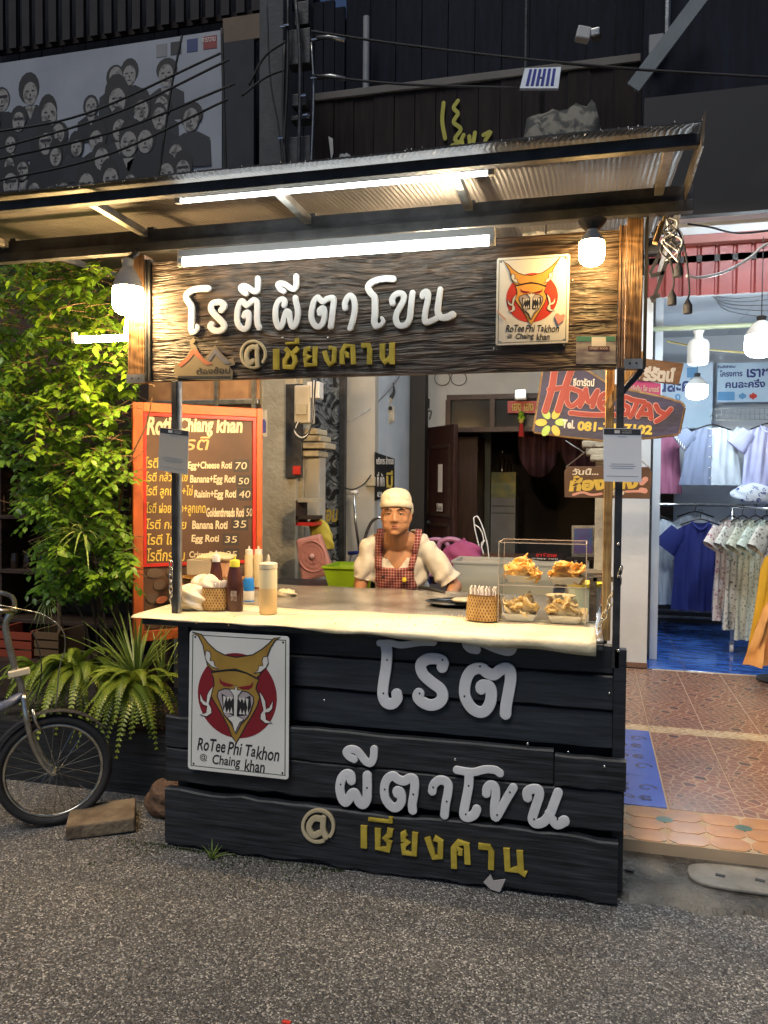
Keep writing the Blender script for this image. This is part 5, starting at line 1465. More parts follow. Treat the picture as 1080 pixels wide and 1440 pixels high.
zT, zB = 1.93, .66
def mbox(u0, u1, z0, z1, o0, o1, name, mat, par=None, bevel=0, label=None):
    g = MB(); vs = [mb_pt(u, z, o) for o in (o0, o1) for u, z in ((u0, z0), (u1, z0), (u1, z1), (u0, z1))]
    g.add(vs, [(0, 1, 2, 3), (7, 6, 5, 4), (0, 4, 5, 1), (1, 5, 6, 2), (2, 6, 7, 3), (3, 7, 4, 0)])
    return g.build(name, mat, par or menu, bevel=bevel, label=label)
fwid = .052
pan = mbox(fwid, mW - .02, zB + .04, zT - .04, -.012, 0, 'panel', m_choco)
mbox(0, fwid, zB, zT, -.02, .018, 'frame_side', m_orange, bevel=.003)
mbox(mW - .034, mW, zB, zT, -.02, .018, 'frame_side', m_orange, bevel=.003)
mbox(fwid + .001, mW - .035, zT - .05, zT, -.02, .018, 'frame_top', m_orange, bevel=.003)
mbox(fwid + .001, mW - .035, zB, zB + .055, -.02, .018, 'frame_bottom', m_orange, bevel=.003)
zr = onplane(205, 797, mL, mn).z
mbox(fwid + .002, fwid + .018, zr, zT - .052, .0, .012, 'red_trim', m_redf)
mbox(mW - .054, mW - .036, zr, zT - .052, .0, .012, 'red_trim', m_redf)
mbox(fwid + .019, mW - .055, zT - .07, zT - .052, .0, .012, 'red_trim', m_redf)
mbox(fwid + .019, mW - .055, zr, zr + .017, .0, .012, 'red_trim', m_redf)
# stone-like painted lower panel, each stone a low relief piece
m_stone = M('painted_stone', (0.13, 0.085, 0.06), r=.8, c2=(.085, .055, .04), ns=6)
random.seed(3)
zz = zB + .06; row = 0
while zz < zr - .05:
    u = fwid + .01 + (row % 2) * .04
    while u < mW - .10:
        w_ = random.uniform(.075, .105); h_ = .062
        g = MB(); pts = [mb_pt(u + w_ / 2 + w_ * .46 * math.cos(t) * random.uniform(.85, 1.05), zz + h_ / 2 + h_ * .46 * math.sin(t) * random.uniform(.85, 1.05), .0005) for t in [k * PI / 5 for k in range(10)]]
        g.poly(pts, mn * .006); g.build('stone', m_stone, menu)
        u += w_ + .006
    zz += .068; row += 1
for px, py in ((250, 824), (227, 843)):
    c = onplane(px, py, mL, mn) + mn * .009
    pts = [c + mdir * (.030 * math.cos(t)) + Vector((0, 0, .019 * math.sin(t) + .006 * math.cos(t))) for t in [k * PI / 8 for k in range(16)]]
    g = MB(); g.poly(pts, mn * .002); g.build('painted_heart', M('salmon_paint', (.72, .25, .14)) if 'salmon_paint' not in bpy.data.materials else bpy.data.materials['salmon_paint'], menu)
def mtext(s, x0, y0, x1, y1, mat, sl=0.0, bold=.02, shear=.0):
    o = mn * .0012
    q = [onplane(x0, y1, mL, mn) + o, onplane(x1, y1 + sl * (x1 - x0), mL, mn) + o, onplane(x1, y0 + sl * (x1 - x0), mL, mn) + o, onplane(x0, y0, mL, mn) + o]
    return text(s, mat, menu, q, .0016, bold if ord(s[0]) < 500 else .008, shear)
mtext('Roti', 206, 584, 241, 612, m_clet, 0, .035, .15)
mtext('Chiang', 252, 586, 300, 614, m_clet, 0, .035, .12)
mtext('khan', 304, 587, 341, 609, m_clet, 0, .035, .12)
mtext('โรตี', 252, 611, 296, 633, M('peach_menu_paint', (.74, .45, .20)), 0, .04, .2)
for th, x0, y0, x1, y1, en, a0, b0, a1, b1, pr, c0, d0, c1, d1 in (
    ('โรตี ไข่+ชีส', 204, 642, 262, 658, 'Egg+Cheese Roti', 264, 649, 326, 662, '70', 331, 650, 347, 660),
    ('โรตี กล้วย+ไข่', 205, 663, 264, 677, 'Banana+Egg Roti', 267, 668, 331, 682, '50', 335, 672, 350, 681),
    ('โรตี ลูกเกด+ไข่', 205, 682, 271, 701, 'Raisin+Egg Roti', 273, 689, 332, 703, '40', 336, 690, 352, 700),
    ('โรตี ฝอยทอง+ลูกเกด', 206, 706, 289, 726, 'Goldenthreads Roti', 290, 714, 343, 727, '50', 346, 715, 355, 726),
    ('โรตี กล้วย', 206, 729, 262, 744, 'Banana Roti', 270, 732, 320, 744, '35', 328, 732, 346, 742),
    ('โรตี ไข่', 207, 750, 246, 766, 'Egg Roti', 269, 752, 308, 765, '35', 316, 754, 333, 763),
    ('โรตีกรอบ', 207, 771, 260, 789, 'Crispy Roti', 266, 775, 310, 787, '35', 318, 775, 333, 784)):
    mtext(th, x0, y0, x1, y1, m_ylet, 0, .035, .1); mtext(en, a0, b0, a1, b1, m_clet, 0, .025, .08); mtext(pr, c0, d0, c1, d1, m_clet, 0, -.004, .1)
    o = mn * .0008
    q = [onplane(c0 - 3, d1 + 4, mL, mn) + o, onplane(c1 + 3, d1 + 4, mL, mn) + o, onplane(c1 + 3, d0 - 4, mL, mn) + o, onplane(c0 - 3, d0 - 4, mL, mn) + o]
    g = MB(); g.poly(q, mn * .0006); g.build('price_patch', M('dark_slate_patch', (.045, .035, .03)) if 'dark_slate_patch' not in bpy.data.materials else bpy.data.materials['dark_slate_patch'], menu)
g = MB(); 
for u in (.03, mW - .02): g.beam(mb_pt(u, 0, -.03), mb_pt(u, zT - .1, -.025), .03, .03)
g.build('stand', m_steel_dark, menu)

# ------------------------------------------------------------------ plants on the left
m_leafA = leaf_mat('shrub_leaf', (0.13, 0.26, 0.026), (0.065, 0.16, 0.018))
m_leafB = leaf_mat('young_shrub_leaf', (0.22, 0.38, 0.03), (0.12, 0.25, 0.018), .4)
m_fern = leaf_mat('fern_leaf', (0.26, 0.34, 0.045), (0.15, 0.22, 0.028))
m_strap = leaf_mat('strap_leaf', (0.24, 0.34, 0.09), (0.13, 0.21, 0.04), .25)
m_spider = leaf_mat('striped_leaf', (0.30, 0.38, 0.12), (0.13, 0.22, 0.05), .3)
m_bark = M('shrub_bark', (0.16, 0.10, 0.055), r=.85, c2=(.08, .05, .028), ns=30, st=(1, 1, .3), bump=.8, bs=60)
def leaf_verts(p, d, n, ln, wd):
    s = d.cross(n).normalized(); n = s.cross(d).normalized()
    f = [(0, 0, 0), (.28, -.42, .06), (.28, 0, 0), (.28, .42, .06), (.62, -.40, .02), (.62, 0, -.05), (.62, .40, .02), (1, 0, -.12)]
    return [p + d * (a * ln) + s * (b_ * wd) + n * (c * ln) for a, b_, c in f]
LF = [(0, 1, 2), (0, 2, 3), (1, 4, 5, 2), (2, 5, 6, 3), (4, 7, 5), (5, 7, 6)]
lm = {}
for nm, mt in (('a', m_leafA), ('b', m_leafB)):
    me = bpy.data.meshes.new('leaf'); me.from_pydata([tuple(v) for v in leaf_verts(Vector((0, 0, 0)), Vector((1, 0, 0)), Vector((0, 0, 1)), 1, .60)], [], LF); me.materials.append(mt)
    me.polygons.foreach_set('use_smooth', [True] * len(me.polygons)); lm[nm] = me
def shrub(label, regions, nspray, nbig, base, seed, lmin=.040, lmax=.062, yb=(3.5, 4.4), trunks=()):
    random.seed(seed)
    r0 = root('shrub', label, 'shrub', base)
    fol = [MB(), MB()]; tw = MB(); big = []
    for i in range(nspray):
        for _ in range(60):
            px, py = random.uniform(*regions['x']), random.uniform(*regions['y'])
            if regions['f'](px, py): break
        Y = yb[0] + (yb[1] - yb[0]) * random.random() ** 1.2
        p = at(px, py, Y)
        a = random.uniform(-2.6, .3); el = random.uniform(-.6, .5)
        d = Vector((math.cos(a) * math.cos(el), math.sin(a) * math.cos(el), math.sin(el))).normalized()
        ln = random.uniform(.12, .24); n_ = random.randint(9, 15)
        p0 = p - d * ln * .5; pts = []
        for k in range(n_ + 1):
            u = k / n_; pts.append(p0 + d * (ln * u) + Vector((0, 0, -.06 * u * u)))
        tw.tube([pts[0] - d * .05, pts[0], pts[n_ // 2], pts[-1]], [.003, .0025, .002, .001], 4)
        young = random.random() < .42
        for k in range(1, n_ + 1):
            t = (pts[k] - pts[k - 1]).normalized()
            side = t.cross(Vector((0, 0, 1))).normalized() * (1 if k % 2 else -1)
            dd = (t * .55 + side * .8 + Vector((random.uniform(-.3, .3), random.uniform(-.3, .3), random.uniform(-.5, .15)))).normalized()
            nn = Vector((random.uniform(-.35, .35), -.35 + random.uniform(-.4, .3), 1)).normalized()
            l_ = random.uniform(lmin, lmax) * (1.05 if young else .9)
            rec = (Y, pts[k], dd, nn, l_, young)
            big.append(rec)
    big.sort(key=lambda r_: r_[0] - r_[4] * 14)
    for (Y, p, dd, nn, l_, yg) in big[:nbig]:
        s = dd.cross(nn).normalized(); n2 = s.cross(dd).normalized()
        o = bpy.data.objects.new('leaf', lm['b' if yg else 'a']); o.parent = r0; COL.objects.link(o)
        m4 = Matrix((dd, s, n2)).transposed().to_4x4(); m4.translation = p - Vector(base)
        o.matrix_local = m4 @ Matrix.Diagonal((l_, l_, l_, 1))
    for (Y, p, dd, nn, l_, yg) in big[nbig:]:
        fol[yg].add(leaf_verts(p, dd, nn, l_, l_ * .60), LF)
    for q, mt in zip(fol, (m_leafA, m_leafB)):
        if q.v:
            o = q.build('foliage', mt, r0, smooth=True); o['kind'] = 'stuff'
    o = tw.build('twigs', m_bark, r0); o['kind'] = 'stuff'
    for pts, rr in trunks:
        g = MB(); P = catmull([at(x, y, Y) for x, y, Y in pts], 4); g.tube(P, [rr + (rr * .35 - rr) * k / (len(P) - 1) for k in range(len(P))], 8); g.build('stem', m_bark, r0, smooth=True)
    return r0
def f_main(x, y):
    if y < 420: return x < 175 and y > 335 + x * .25
    if y < 545: return x < 192
    if y < 590: return x < 188
    if y < 650: return x < 180 and (x > 30 or y < 610 or random.random() < .5)
    if y < 720: return 25 < x < 178 and x > (y - 640) * .45
    if y < 770: return 60 < x < 178
    return 45 < x < 182 and y < 838 and x > 45 + (y - 770) * .3
shrub('tall leafy green shrub under the globe bulb, spilling over the left edge', dict(x=(-25, 192), y=(338, 838), f=f_main), 860, 290, (at(148, 900, 3.9).x, 3.9, 0), 31, yb=(3.35, 4.3),
      trunks=[([(150, 1010, 3.9), (146, 900, 3.9), (138, 830, 3.95), (128, 760, 4.0), (110, 640, 4.05), (90, 520, 4.1)], .022), ([(140, 990, 3.95), (120, 880, 3.95), (98, 830, 4.0), (92, 760, 4.0)], .009), ([(150, 1000, 3.85), (165, 900, 3.85), (160, 800, 3.85), (170, 700, 3.8), (186, 640, 3.65), (205, 600, 3.62), (214, 560, 3.62)], .010), ([(146, 980, 3.9), (133, 870, 3.85), (120, 800, 3.9), (118, 700, 3.95)], .008),
              ([(155, 980, 3.9), (162, 860, 3.8), (172, 800, 3.8), (176, 740, 3.8)], .007), ([(175, 1000, 3.95), (178, 880, 3.95), (181, 800, 3.95), (183, 700, 3.95)], .010)])
shrub('dark far layer of shrub leaves against the left shop front', dict(x=(-60, 185), y=(330, 700), f=lambda x, y: (y < 600 or (x > 40 and y < 690))), 330, 0, (at(80, 900, 4.9).x, 4.9, 0), 32, .035, .055, yb=(4.55, 5.1),
      trunks=[([(90, 1000, 4.8), (80, 800, 4.8), (60, 560, 4.8)], .02)])
def frond(mb, p0, d, ln, drop, w, n=26, tipw=.25, lf=None):
    """fern frond: rachis with paired leaflets"""
    side = d.cross(Vector((0, 0, 1))).normalized()
    P = []
    for k in range(n + 1):
        u = k / n
        P.append(p0 + d * (ln * u * (1 - .18 * u)) + Vector((0, 0, ln * .30 * math.sin(u * 1.5) - drop * u * u)))
    mb.tube(P, [.0022 - .0016 * k / n for k in range(n + 1)], 4)
    for k in range(1, n + 1):
        u = k / n; t = (P[k] - P[k - 1]).normalized()
        ww = w * 1.15 * min(1, .35 + u * 2.2) * (1 - max(0, u - .45) / .55 * (1 - tipw))
        nrm = side.cross(t).normalized()
        for s in (-1, 1):
            a = P[k]; b_ = a + side * s * ww + t * ww * .25 - Vector((0, 0, ww * .22))
            e = t * (ln / n * .46)
            mb.add([a - e * .8, a + e * .8, b_ + e * .5, b_ - e * .3, (a + b_) / 2 + nrm * .002 + e, (a + b_) / 2 - nrm * .0 - e], [(0, 1, 4, 5), (5, 4, 2, 3)])
def fern(label, base, n, seed, ln=(.22, .38), w=.028, amin=-3.5, amax=.4, drop=(.15, .38), ground=None):
    random.seed(seed)
    r0 = root('fern', label, 'fern', ground or base)
    for k in range(n):
        a = amin + (amax - amin) * (k + random.uniform(-.4, .4)) / n; el = random.uniform(-.1, .75)
        d = Vector((math.cos(a) * math.cos(el), math.sin(a) * math.cos(el), math.sin(el)))
        g = MB(); frond(g, Vector(base) + Vector((random.uniform(-.04, .04), random.uniform(-.04, .04), 0)), d, random.uniform(*ln), random.uniform(*drop), w * random.uniform(.8, 1.15)); g.build('frond', m_fern, r0, smooth=False)
    return r0
b1 = at(112, 945, 3.55)
fern('bushy yellow green fern behind the bicycle wheel', b1, 52, 41, (.26, .44), .028, ground=(b1.x, b1.y, 0))
b2 = at(190, 965, 3.40)
fern('drooping sword fern beside the left end of the stall', b2, 54, 42, (.22, .36), .028, drop=(.16, .36), ground=(b2.x, b2.y, 0))
b3 = at(55, 950, 3.6)
fern('low fern behind the bicycle fork', b3, 32, 43, (.2, .36), .022, ground=(b3.x, b3.y, 0))
def strap_plant(name, label, base, n, seed, ln, wd, mat, el=(.5, 1.3), droop=.5, cat='plant', amin=-3.14, amax=3.14, ground=None):
    random.seed(seed)
    r0 = root(name, label, cat, ground or base)
    for k in range(n):
        a = amin + (amax - amin) * (k + random.random() * .7) / n; e_ = random.uniform(*el); L_ = random.uniform(*ln); w_ = wd * random.uniform(.75, 1.15)
        d = Vector((math.cos(a) * math.cos(e_), math.sin(a) * math.cos(e_), math.sin(e_))); side = Vector((-math.sin(a), math.cos(a), 0))
        vs, fs = [], []; m_ = 9
        for q in range(m_ + 1):
            u = q / m_; c = Vector(base) + d * (L_ * u) - Vector((0, 0, droop * L_ * u * u * (1.2 - math.sin(e_) * .5)))
            ww = w_ * (1 - u) ** .6 * min(1, .5 + u * 3) / 2
            vs += [c - side * ww, c + Vector((0, 0, -ww * .4)), c + side * ww]
        for q in range(m_):
            for j in range(2): fs.append((q * 3 + j, q * 3 + j + 1, (q + 1) * 3 + j + 1, (q + 1) * 3 + j))
        g = MB(); g.add(vs, fs); g.build('leaf', mat, r0, smooth=True)
    return r0
p = at(192, 955, 3.5)
strap_plant('strap_leaf_plant', 'upright plant with long narrow blades behind the sword fern', p, 44, 51, (.30, .52), .020, m_strap, (.45, 1.35), .28, ground=(p.x, p.y, 0))
p = at(228, 960, 3.55)
strap_plant('strap_leaf_plant', 'dark narrow bladed plant squeezed against the left stall end', p, 18, 52, (.2, .38), .014, m_strap, (.5, 1.4), .25, ground=(p.x, p.y, 0))
p = at(118, 748, 3.42)
strap_plant('spider_plant', 'striped spider plant arching out of the shrub at mid height', p, 28, 53, (.16, .34), .017, m_spider, (-.1, .8), .45)
p = at(66, 842, 3.6)
strap_plant('spider_plant', 'small striped spider plant hanging low beside the bicycle handlebar', p, 34, 54, (.09, .17), .009, m_spider, (-.9, .9), .5)
p = at(298, 1205, 2.84); p.z = 0
w0 = strap_plant('weed', 'small weed growing from the road at the foot of the stall', p, 16, 55, (.05, .12), .008, m_strap, (.4, 1.4), .3, cat='weed')
m_moss = leaf_mat('ground_moss', (.06, .09, .02), (.03, .05, .012))
g = MB(); random.seed(8)
for i in range(900):
    x = random.uniform(-1.9, -.9); y = 2.90 - random.random() ** 2 * .12 * (1.2 + math.sin(x * 9)); h = random.uniform(.004, .013); a = random.uniform(0, 6.28)
    if x > xl_l and y > 2.88: y = 2.885
    g.add([(x, y, 0), (x + .006 * math.cos(a), y + .006 * math.sin(a), 0), (x + .004 * math.cos(a + 1), y + .004 * math.sin(a + 1), h)], [(0, 1, 2)])
tag(g.build('moss', m_moss), 'thin green moss along the foot of the stall boards', 'moss', kind='stuff')

# planter and stones
p = at(200, 1090, 3.40)
g = MB(); g.box(-3.2, -1.78, 3.34, 3.42, -.01, .30); g.build('planter_wall', m_black_paint2, org=(-2.5, 3.34, 0))
tag(bpy.data.objects['planter_wall'], 'low dark planter wall behind the bicycle wheel', 'planter wall')
g = MB(); g.box(-3.2, -1.76, 3.42, 4.3, -.01, .26); tag(g.build('planter_soil', bpy.data.materials['packed_soil']), kind='structure')
a, b_ = atz(92, 1183, 0), atz(190, 1172, 0)
m_paver = M('worn_paver', (.20, .155, .10), r=.85, c2=(.10, .07, .045), ns=10, bump=.7, bs=30)
dv = Vector((b_.x - a.x, b_.y - a.y, 0)); an = math.atan2(dv.y, dv.x)
g = MB(); g.obox(Vector((a.x, a.y, .034)) + dv / 2 + Vector((-dv.y, dv.x, 0)).normalized() * .115, (dv.length, .23, .062), an, 0, -.03); tag(g.build('paving_block', m_paver, bevel=.008), 'worn brown concrete block lying on the road between bicycle wheel and stall', 'paving block')
p = atz(214, 1160, 0); random.seed(6)
lumpy((p.x, p.y + .12, 0), (.09, .08, .09), 12, .18).build('rock', M('brown_rock', (.16, .09, .05), r=.8, c2=(.07, .04, .025), ns=8, bump=.6), smooth=True)
tag(bpy.data.objects['rock'], 'rounded brown rock in the shade left of the stall foot', 'rock')
random.seed(77)

# ------------------------------------------------------------------ bicycle
ax = atz(75, 1161, 0)
bt_ = Vector((.795, .606, 0)); bn = Vector((.606, -.795, 0))
axle = onplane(76, 1086, ax, bn); WR = .243
bike = root('bicycle', 'silver framed bicycle with black tyres leaning by the ferns, front wheel in view', 'bicycle', (ax.x, ax.y, 0))
m_tyre = M('tyre_rubber', (.022, .022, .024), r=.75, bump=.3, bs=120)
m_chrome = M('worn_chrome', (.62, .60, .54), r=.22, m=.95, c2=(.40, .38, .33), ns=20)
m_frame = M('grey_blue_frame', (.15, .17, .24), r=.35, m=.3)
def wheel(c, name='wheel'):
    w = MB()
    circ = lambda r_, off=0: [c + bt_ * (r_ * math.cos(t)) + Vector((0, 0, r_ * math.sin(t))) + bn * off for t in [k * PI / 28 for k in range(57)]]
    g = MB(); g.tube(circ(WR - .02), .0195, 8, cap=False); wh = g.build(name, m_tyre, bike, smooth=True)
    g = MB(); g.tube(circ(WR - .043, .0), .009, 6, cap=False); g.build('rim', m_chrome, wh, smooth=True)
    g = MB(); g.tube([c - bn * .045, c - bn * .02, c + bn * .02, c + bn * .045], [.008, .018, .018, .008], 12); g.build('hub', m_chrome, wh, smooth='auto')
    for k in range(28):
        t = k * 2 * PI / 28; t2 = t + (.9 if k % 2 else -.9); off = .018 if k % 4 < 2 else -.018
        g = MB(); g.tube([c + bt_ * (.016 * math.cos(t2)) + Vector((0, 0, .016 * math.sin(t2))) + bn * off, c + bt_ * ((WR - .045) * math.cos(t)) + Vector((0, 0, (WR - .045) * math.sin(t)))], .0012, 4); g.build('spoke', m_chrome, wh)
    return wh
wheel(Vector((axle.x, axle.y, WR + .002)))
rear = Vector((axle.x, axle.y, WR + .002)) - bt_ * .98
wheel(rear)
axc = Vector((axle.x, axle.y, WR + .002))
bp_ = lambda px, py, off=0: onplane(px, py, ax, bn) + bn * off
path = [(77, 1087), (60, 1068), (46, 1040), (38, 1008), (33, 975)]
for s in (-1, 1):
    g = MB(); P = catmull([bp_(x, y, s * (.05 if i < 4 else .02)) for i, (x, y) in enumerate(path)], 5); P[0] = axc + bn * s * .05
    g.tube(P, [.0085 + .004 * min(1, k / 12) for k in range(len(P))], 10); g.build('fork_blade', m_chrome, bike, smooth=True)
g = MB(); P = catmull([bp_(*q) for q in ((33, 985), (30, 965), (20, 935), (10, 895), (8, 878), (13, 865), (20, 858))], 5); g.tube(P, .0145, 12); g.build('steering_tube', m_chrome, bike, smooth=True)
p = bp_(27, 945); g = MB(); g.obox(p + bn * .012, (.085, .03, .028), math.atan2(bt_.y, bt_.x), 0, -.15); g.build('handlebar_clamp', M('pale_clamp', (.55, .50, .38), r=.4), bike, bevel=.004)
top = bp_(20, 858)
g = MB(); P = catmull([top + bn * .30 - bt_ * .10 + Vector((0, 0, .05)), top + bn * .22 - bt_ * .02 + Vector((0, 0, .03)), top + bn * .05, top - bn * .05, top - bn * .22 - bt_ * .02 + Vector((0, 0, .03)), top - bn * .30 - bt_ * .10 + Vector((0, 0, .05))], 4); g.tube(P, .011, 10); g.build('handlebar', m_chrome, bike, smooth=True)
for s in (-1, 1):
    e_ = top + bn * s * .30 - bt_ * .10 + Vector((0, 0, .05)); g = MB(); g.tube([e_, e_ - bt_ * .10 + Vector((0, 0, .01))], .016, 10); g.build('grip', m_tyre, bike, smooth=True)
g = MB(); g.tube(catmull([bp_(0, 846, .1), bp_(30, 852, .1), bp_(62, 862, .06), bp_(88, 885, .02), bp_(91, 915, 0), bp_(84, 938, 0), bp_(78, 1000, 0)], 5), .0028, 6); g.build('brake_cable', m_chrome, bike, smooth=True)
g = MB(); g.tube(catmull([bp_(45, 884, .05), bp_(56, 915, .02), bp_(58, 950, .02), bp_(50, 985, .02)], 5), .0028, 6); g.build('brake_cable', m_dark, bike, smooth=True)
g = MB(); g.tube([bp_(32, 978), bp_(-10, 1000), bp_(-10, 1000) - bt_ * .35 - Vector((0, 0, .12))], .021, 12); tb = g.build('down_tube', m_frame, bike, smooth=True)
text('BULL', m_ink, tb, [bp_(-14, 990, .0225), bp_(13, 981, .0225), bp_(12, 972, .0225), bp_(-15, 981, .0225)], .0006, .02)
bb_ = bp_(-10, 1000) - bt_ * .35 - Vector((0, 0, .12))
for q in ((bb_, rear), (bb_, bb_ + Vector((0, 0, .5)) - bt_ * .12), (bb_ + Vector((0, 0, .36)) - bt_ * .09, rear)):
    g = MB(); g.tube(list(q), .012, 8); g.build('frame_tube', m_frame, bike, smooth=True)
sd = bb_ + Vector((0, 0, .52)) - bt_ * .13
g = MB(); g.ball(sd, (.12, .07, .035), 16, 8); g.build('saddle', m_tyre, bike, smooth=True)
g = MB()
for k in range(13):
    pass
P = [axc + bt_ * ((WR + .022) * math.cos(t)) + Vector((0, 0, (WR + .022) * math.sin(t))) for t in [R(35 + 115 * k / 16) for k in range(17)]]
vs = []
for q in P: vs += [q - bn * .028, q + Vector((0, 0, .006)), q + bn * .028]
g.add(vs, [(k * 3 + j, k * 3 + j + 1, (k + 1) * 3 + j + 1, (k + 1) * 3 + j) for k in range(16) for j in range(2)])
o = g.build('mudguard', m_tyre, bike, smooth=True); md = o.modifiers.new('t', 'SOLIDIFY'); md.thickness = .002
p = bp_(46, 1000); g = MB(); g.tube([bp_(46, 995, .03), bp_(50, 1012, .03), bp_(58, 1025, .03)], .007, 8); g.build('brake_caliper', m_chrome, bike, smooth=True)

# ------------------------------------------------------------------ left shop front: shelves, lattice, crates
m_dkwood = M('dark_brown_wood', (.06, .032, .018), r=.6, c2=(.03, .016, .009), ns=5, st=(1, 1, 6), bump=.4)
g = MB(); g.box(-6.5, -2.62, 5.62, 5.72, 0, 3.2); lw_ = tag(g.build('shop_wall', M('dim_brown_wall', (.085, .050, .030), r=.8, c2=(.05, .028, .017), ns=4)), 'dim brown shop wall behind the shrub at the far left', 'wall')
sh = root('display_shelf', 'dark wooden shelf unit with bottles behind the shrub at the left edge', 'shelf', (-4.3, 5.3, 0))
for z in (.42, .80, 1.22, 1.62):
    g = MB(); g.box(-5.6, -3.1, 5.15, 5.55, z, z + .03); g.build('shelf_board', m_dkwood, sh, bevel=.003)
for x in (-5.6, -4.45, -3.12):
    g = MB(); g.box(x, x + .04, 5.16, 5.56, 0, 2.3); g.build('upright', m_dkwood, sh)
m_bott = M('dark_bottle_glass', (.03, .018, .01), r=.12)
for i, (px, py, lab) in enumerate(((8, 744, 'dark square bottle with a big pale label on the middle shelf at the left edge'), (30, 744, 'plain dark bottle right of the labelled one on the middle shelf'), (48, 744, 'dark round bottle at the right end of the middle shelf'), (22, 820, 'squat dark jar on the lower shelf at the left edge'), (40, 822, 'second squat jar on the lower shelf'), (60, 822, 'small dark jar at the right of the lower shelf'))):
    p = at(px, py, 5.24); p.z = 1.25 if py < 800 else .83
    h = .27 if i == 0 else (.24 if i < 3 else .12)
    r_ = .05 if i == 0 else .035
    b0 = root('bottle', lab, 'bottle', p)
    g = MB()
    g.lathe([(r_, 0), (r_, h * .6), (r_ * .35, h * .78), (r_ * .35, h)] if i < 3 else [(r_, 0), (r_ * 1.1, h * .5), (r_ * .8, h)], p, 4 if i == 0 else 14)
    o = g.build('bottle_body', m_bott, b0)
    if i == 0:
        g = MB(); g.box(p.x - .045, p.x + .035, p.y - .052, p.y - .050, p.z + .03, p.z + .15); g.build('label', M('amber_label', (.42, .22, .10), c2=(.06, .03, .02), ns=26), b0)
lt = root('lattice_panel', 'small dark lattice panel high behind the shrub at the left edge', 'lattice', (at(20, 650, 5.0).x, 5.0, 1.55))
for k in range(7):
    px = -8 + k * 8; a, b_ = at(px, 652, 5.0), at(px, 592, 5.0)
    g = MB(); g.beam((a.x, 5.0, a.z), (a.x, 5.0, b_.z), .008, .006); g.build('slat', m_steel_dark, lt)
for k in range(5):
    py = 598 + k * 12; a, b_ = at(-10, py, 5.01), at(42, py, 5.01)
    g = MB(); g.beam((a.x, 5.008, a.z), (b_.x, 5.008, a.z), .006, .008); g.build('slat', m_steel_dark, lt)
for px0, px1, c, lab in ((-12, 44, (.30, .05, .02), 'red plastic crate under the shelf behind the bicycle'), (48, 82, (.16, .09, .04), 'brown wooden crate right of the red crate behind the ferns')):
    a, b_ = at(px0, 922, 4.7), at(px1, 888, 4.7)
    cr = root('crate', lab, 'crate', ((a.x + b_.x) / 2, 4.7, a.z))
    mt = M('crate_' + lab[:3], c, r=.6)
    for k in range(3):
        z = a.z + (b_.z - a.z) * k / 3
        g = MB(); g.box(a.x, b_.x, 4.7, 4.715, z, z + (b_.z - a.z) * .26); g.build('slat', mt, cr)
    for x in (a.x, b_.x - .02): g = MB(); g.box(x, x + .02, 4.716, 5.0, a.z, b_.z); g.build('side', mt, cr)
a = at(-12, 922, 4.7)
g = MB(); g.box(-5.0, -3.0, 4.6, 5.05, 0.0, a.z - .002); tag(g.build('low_bench', m_dkwood), 'low dark bench carrying the crates behind the bicycle', 'bench')
# ------------------------------------------------------------------ house front behind the stall
random.seed(100)
def wallbox(name, label, x0, x1, y0, y1, z0, z1, mat, cat='wall', bevel=0, parent=None):
    g = MB(); g.box(x0, x1, y0, y1, z0, z1)
    if parent: return g.build(name, mat, parent, bevel=bevel)
    return tag(g.build(name, mat, bevel=bevel), label, cat)
X = lambda px, Y, py=640: at(px, py, Y).x
Z = lambda px, py, Y: at(px, py, Y).z
m_plaster = M('cream_rough_plaster', (.52, .46, .33), r=.85, c2=(.42, .36, .25), ns=7, bump=.5, bs=26)
m_wall_blue = M('pale_blue_wall_paint', (.50, .55, .60), r=.75, c2=(.42, .47, .52), ns=3)
m_wall_cream = M('cream_wall_paint', (.50, .47, .40), r=.75, c2=(.42, .39, .33), ns=3)
m_wall_white = M('white_wall_paint', (.62, .64, .64), r=.7, c2=(.54, .56, .56), ns=3, bump=.1, bs=20)
m_door = M('dark_red_wood', (.055, .020, .014), r=.45, c2=(.03, .012, .009), ns=5, st=(6, 6, 1))
m_moss = None
# yellow lit plaster pillar with its electricity meter
pil = root('pillar', 'rough cream plaster pillar right of the menu board, with the electricity meter on it', 'pillar', (X(392, 5.6), 5.7, PZ))
xa_, xb_ = X(368, 5.6), X(416, 5.6)
g = MB(); g.box(xa_, xb_, 5.6, 5.6 + (xb_ - xa_), 0, 3.2); g.build('shaft', m_plaster, pil, bevel=.008)
xc_ = X(427, 5.68)
g = MB(); g.box(xb_ + .001, xc_, 5.66, 5.84, 0, 3.2); g.build('pilaster', m_plaster, pil)
for py, w_ in ((607, .02), (617, .05), (627, .09), (638, .03)):
    z = Z(440, py, 5.66); g = MB(); g.box(xc_ + .001, xc_ + .11 + w_, 5.62 - w_ * .3, 5.86, z - .022, z + .022); g.build('moulding', m_plaster, pil, bevel=.008)
g = MB(); g.box(xc_ + .002, xc_ + .12, 5.7, 5.85, .02, Z(440, 642, 5.66)); g.build('half_column', m_wall_cream, pil, bevel=.004)
a, b_ = at(402, 672, 5.56), at(426, 590, 5.56)
g = MB(); g.box(X(401, 5.56), X(424, 5.56), 5.565, 5.598, a.z, Z(402, 540, 5.56)); bb2 = g.build('meter_board', m_steel_dark, pil, bevel=.003)
g = MB(); g.box(X(409, 5.5), X(419, 5.5), 5.54, 5.562, Z(410, 667, 5.5), Z(410, 655, 5.5)); g.build('red_sticker', m_redf, bb2)
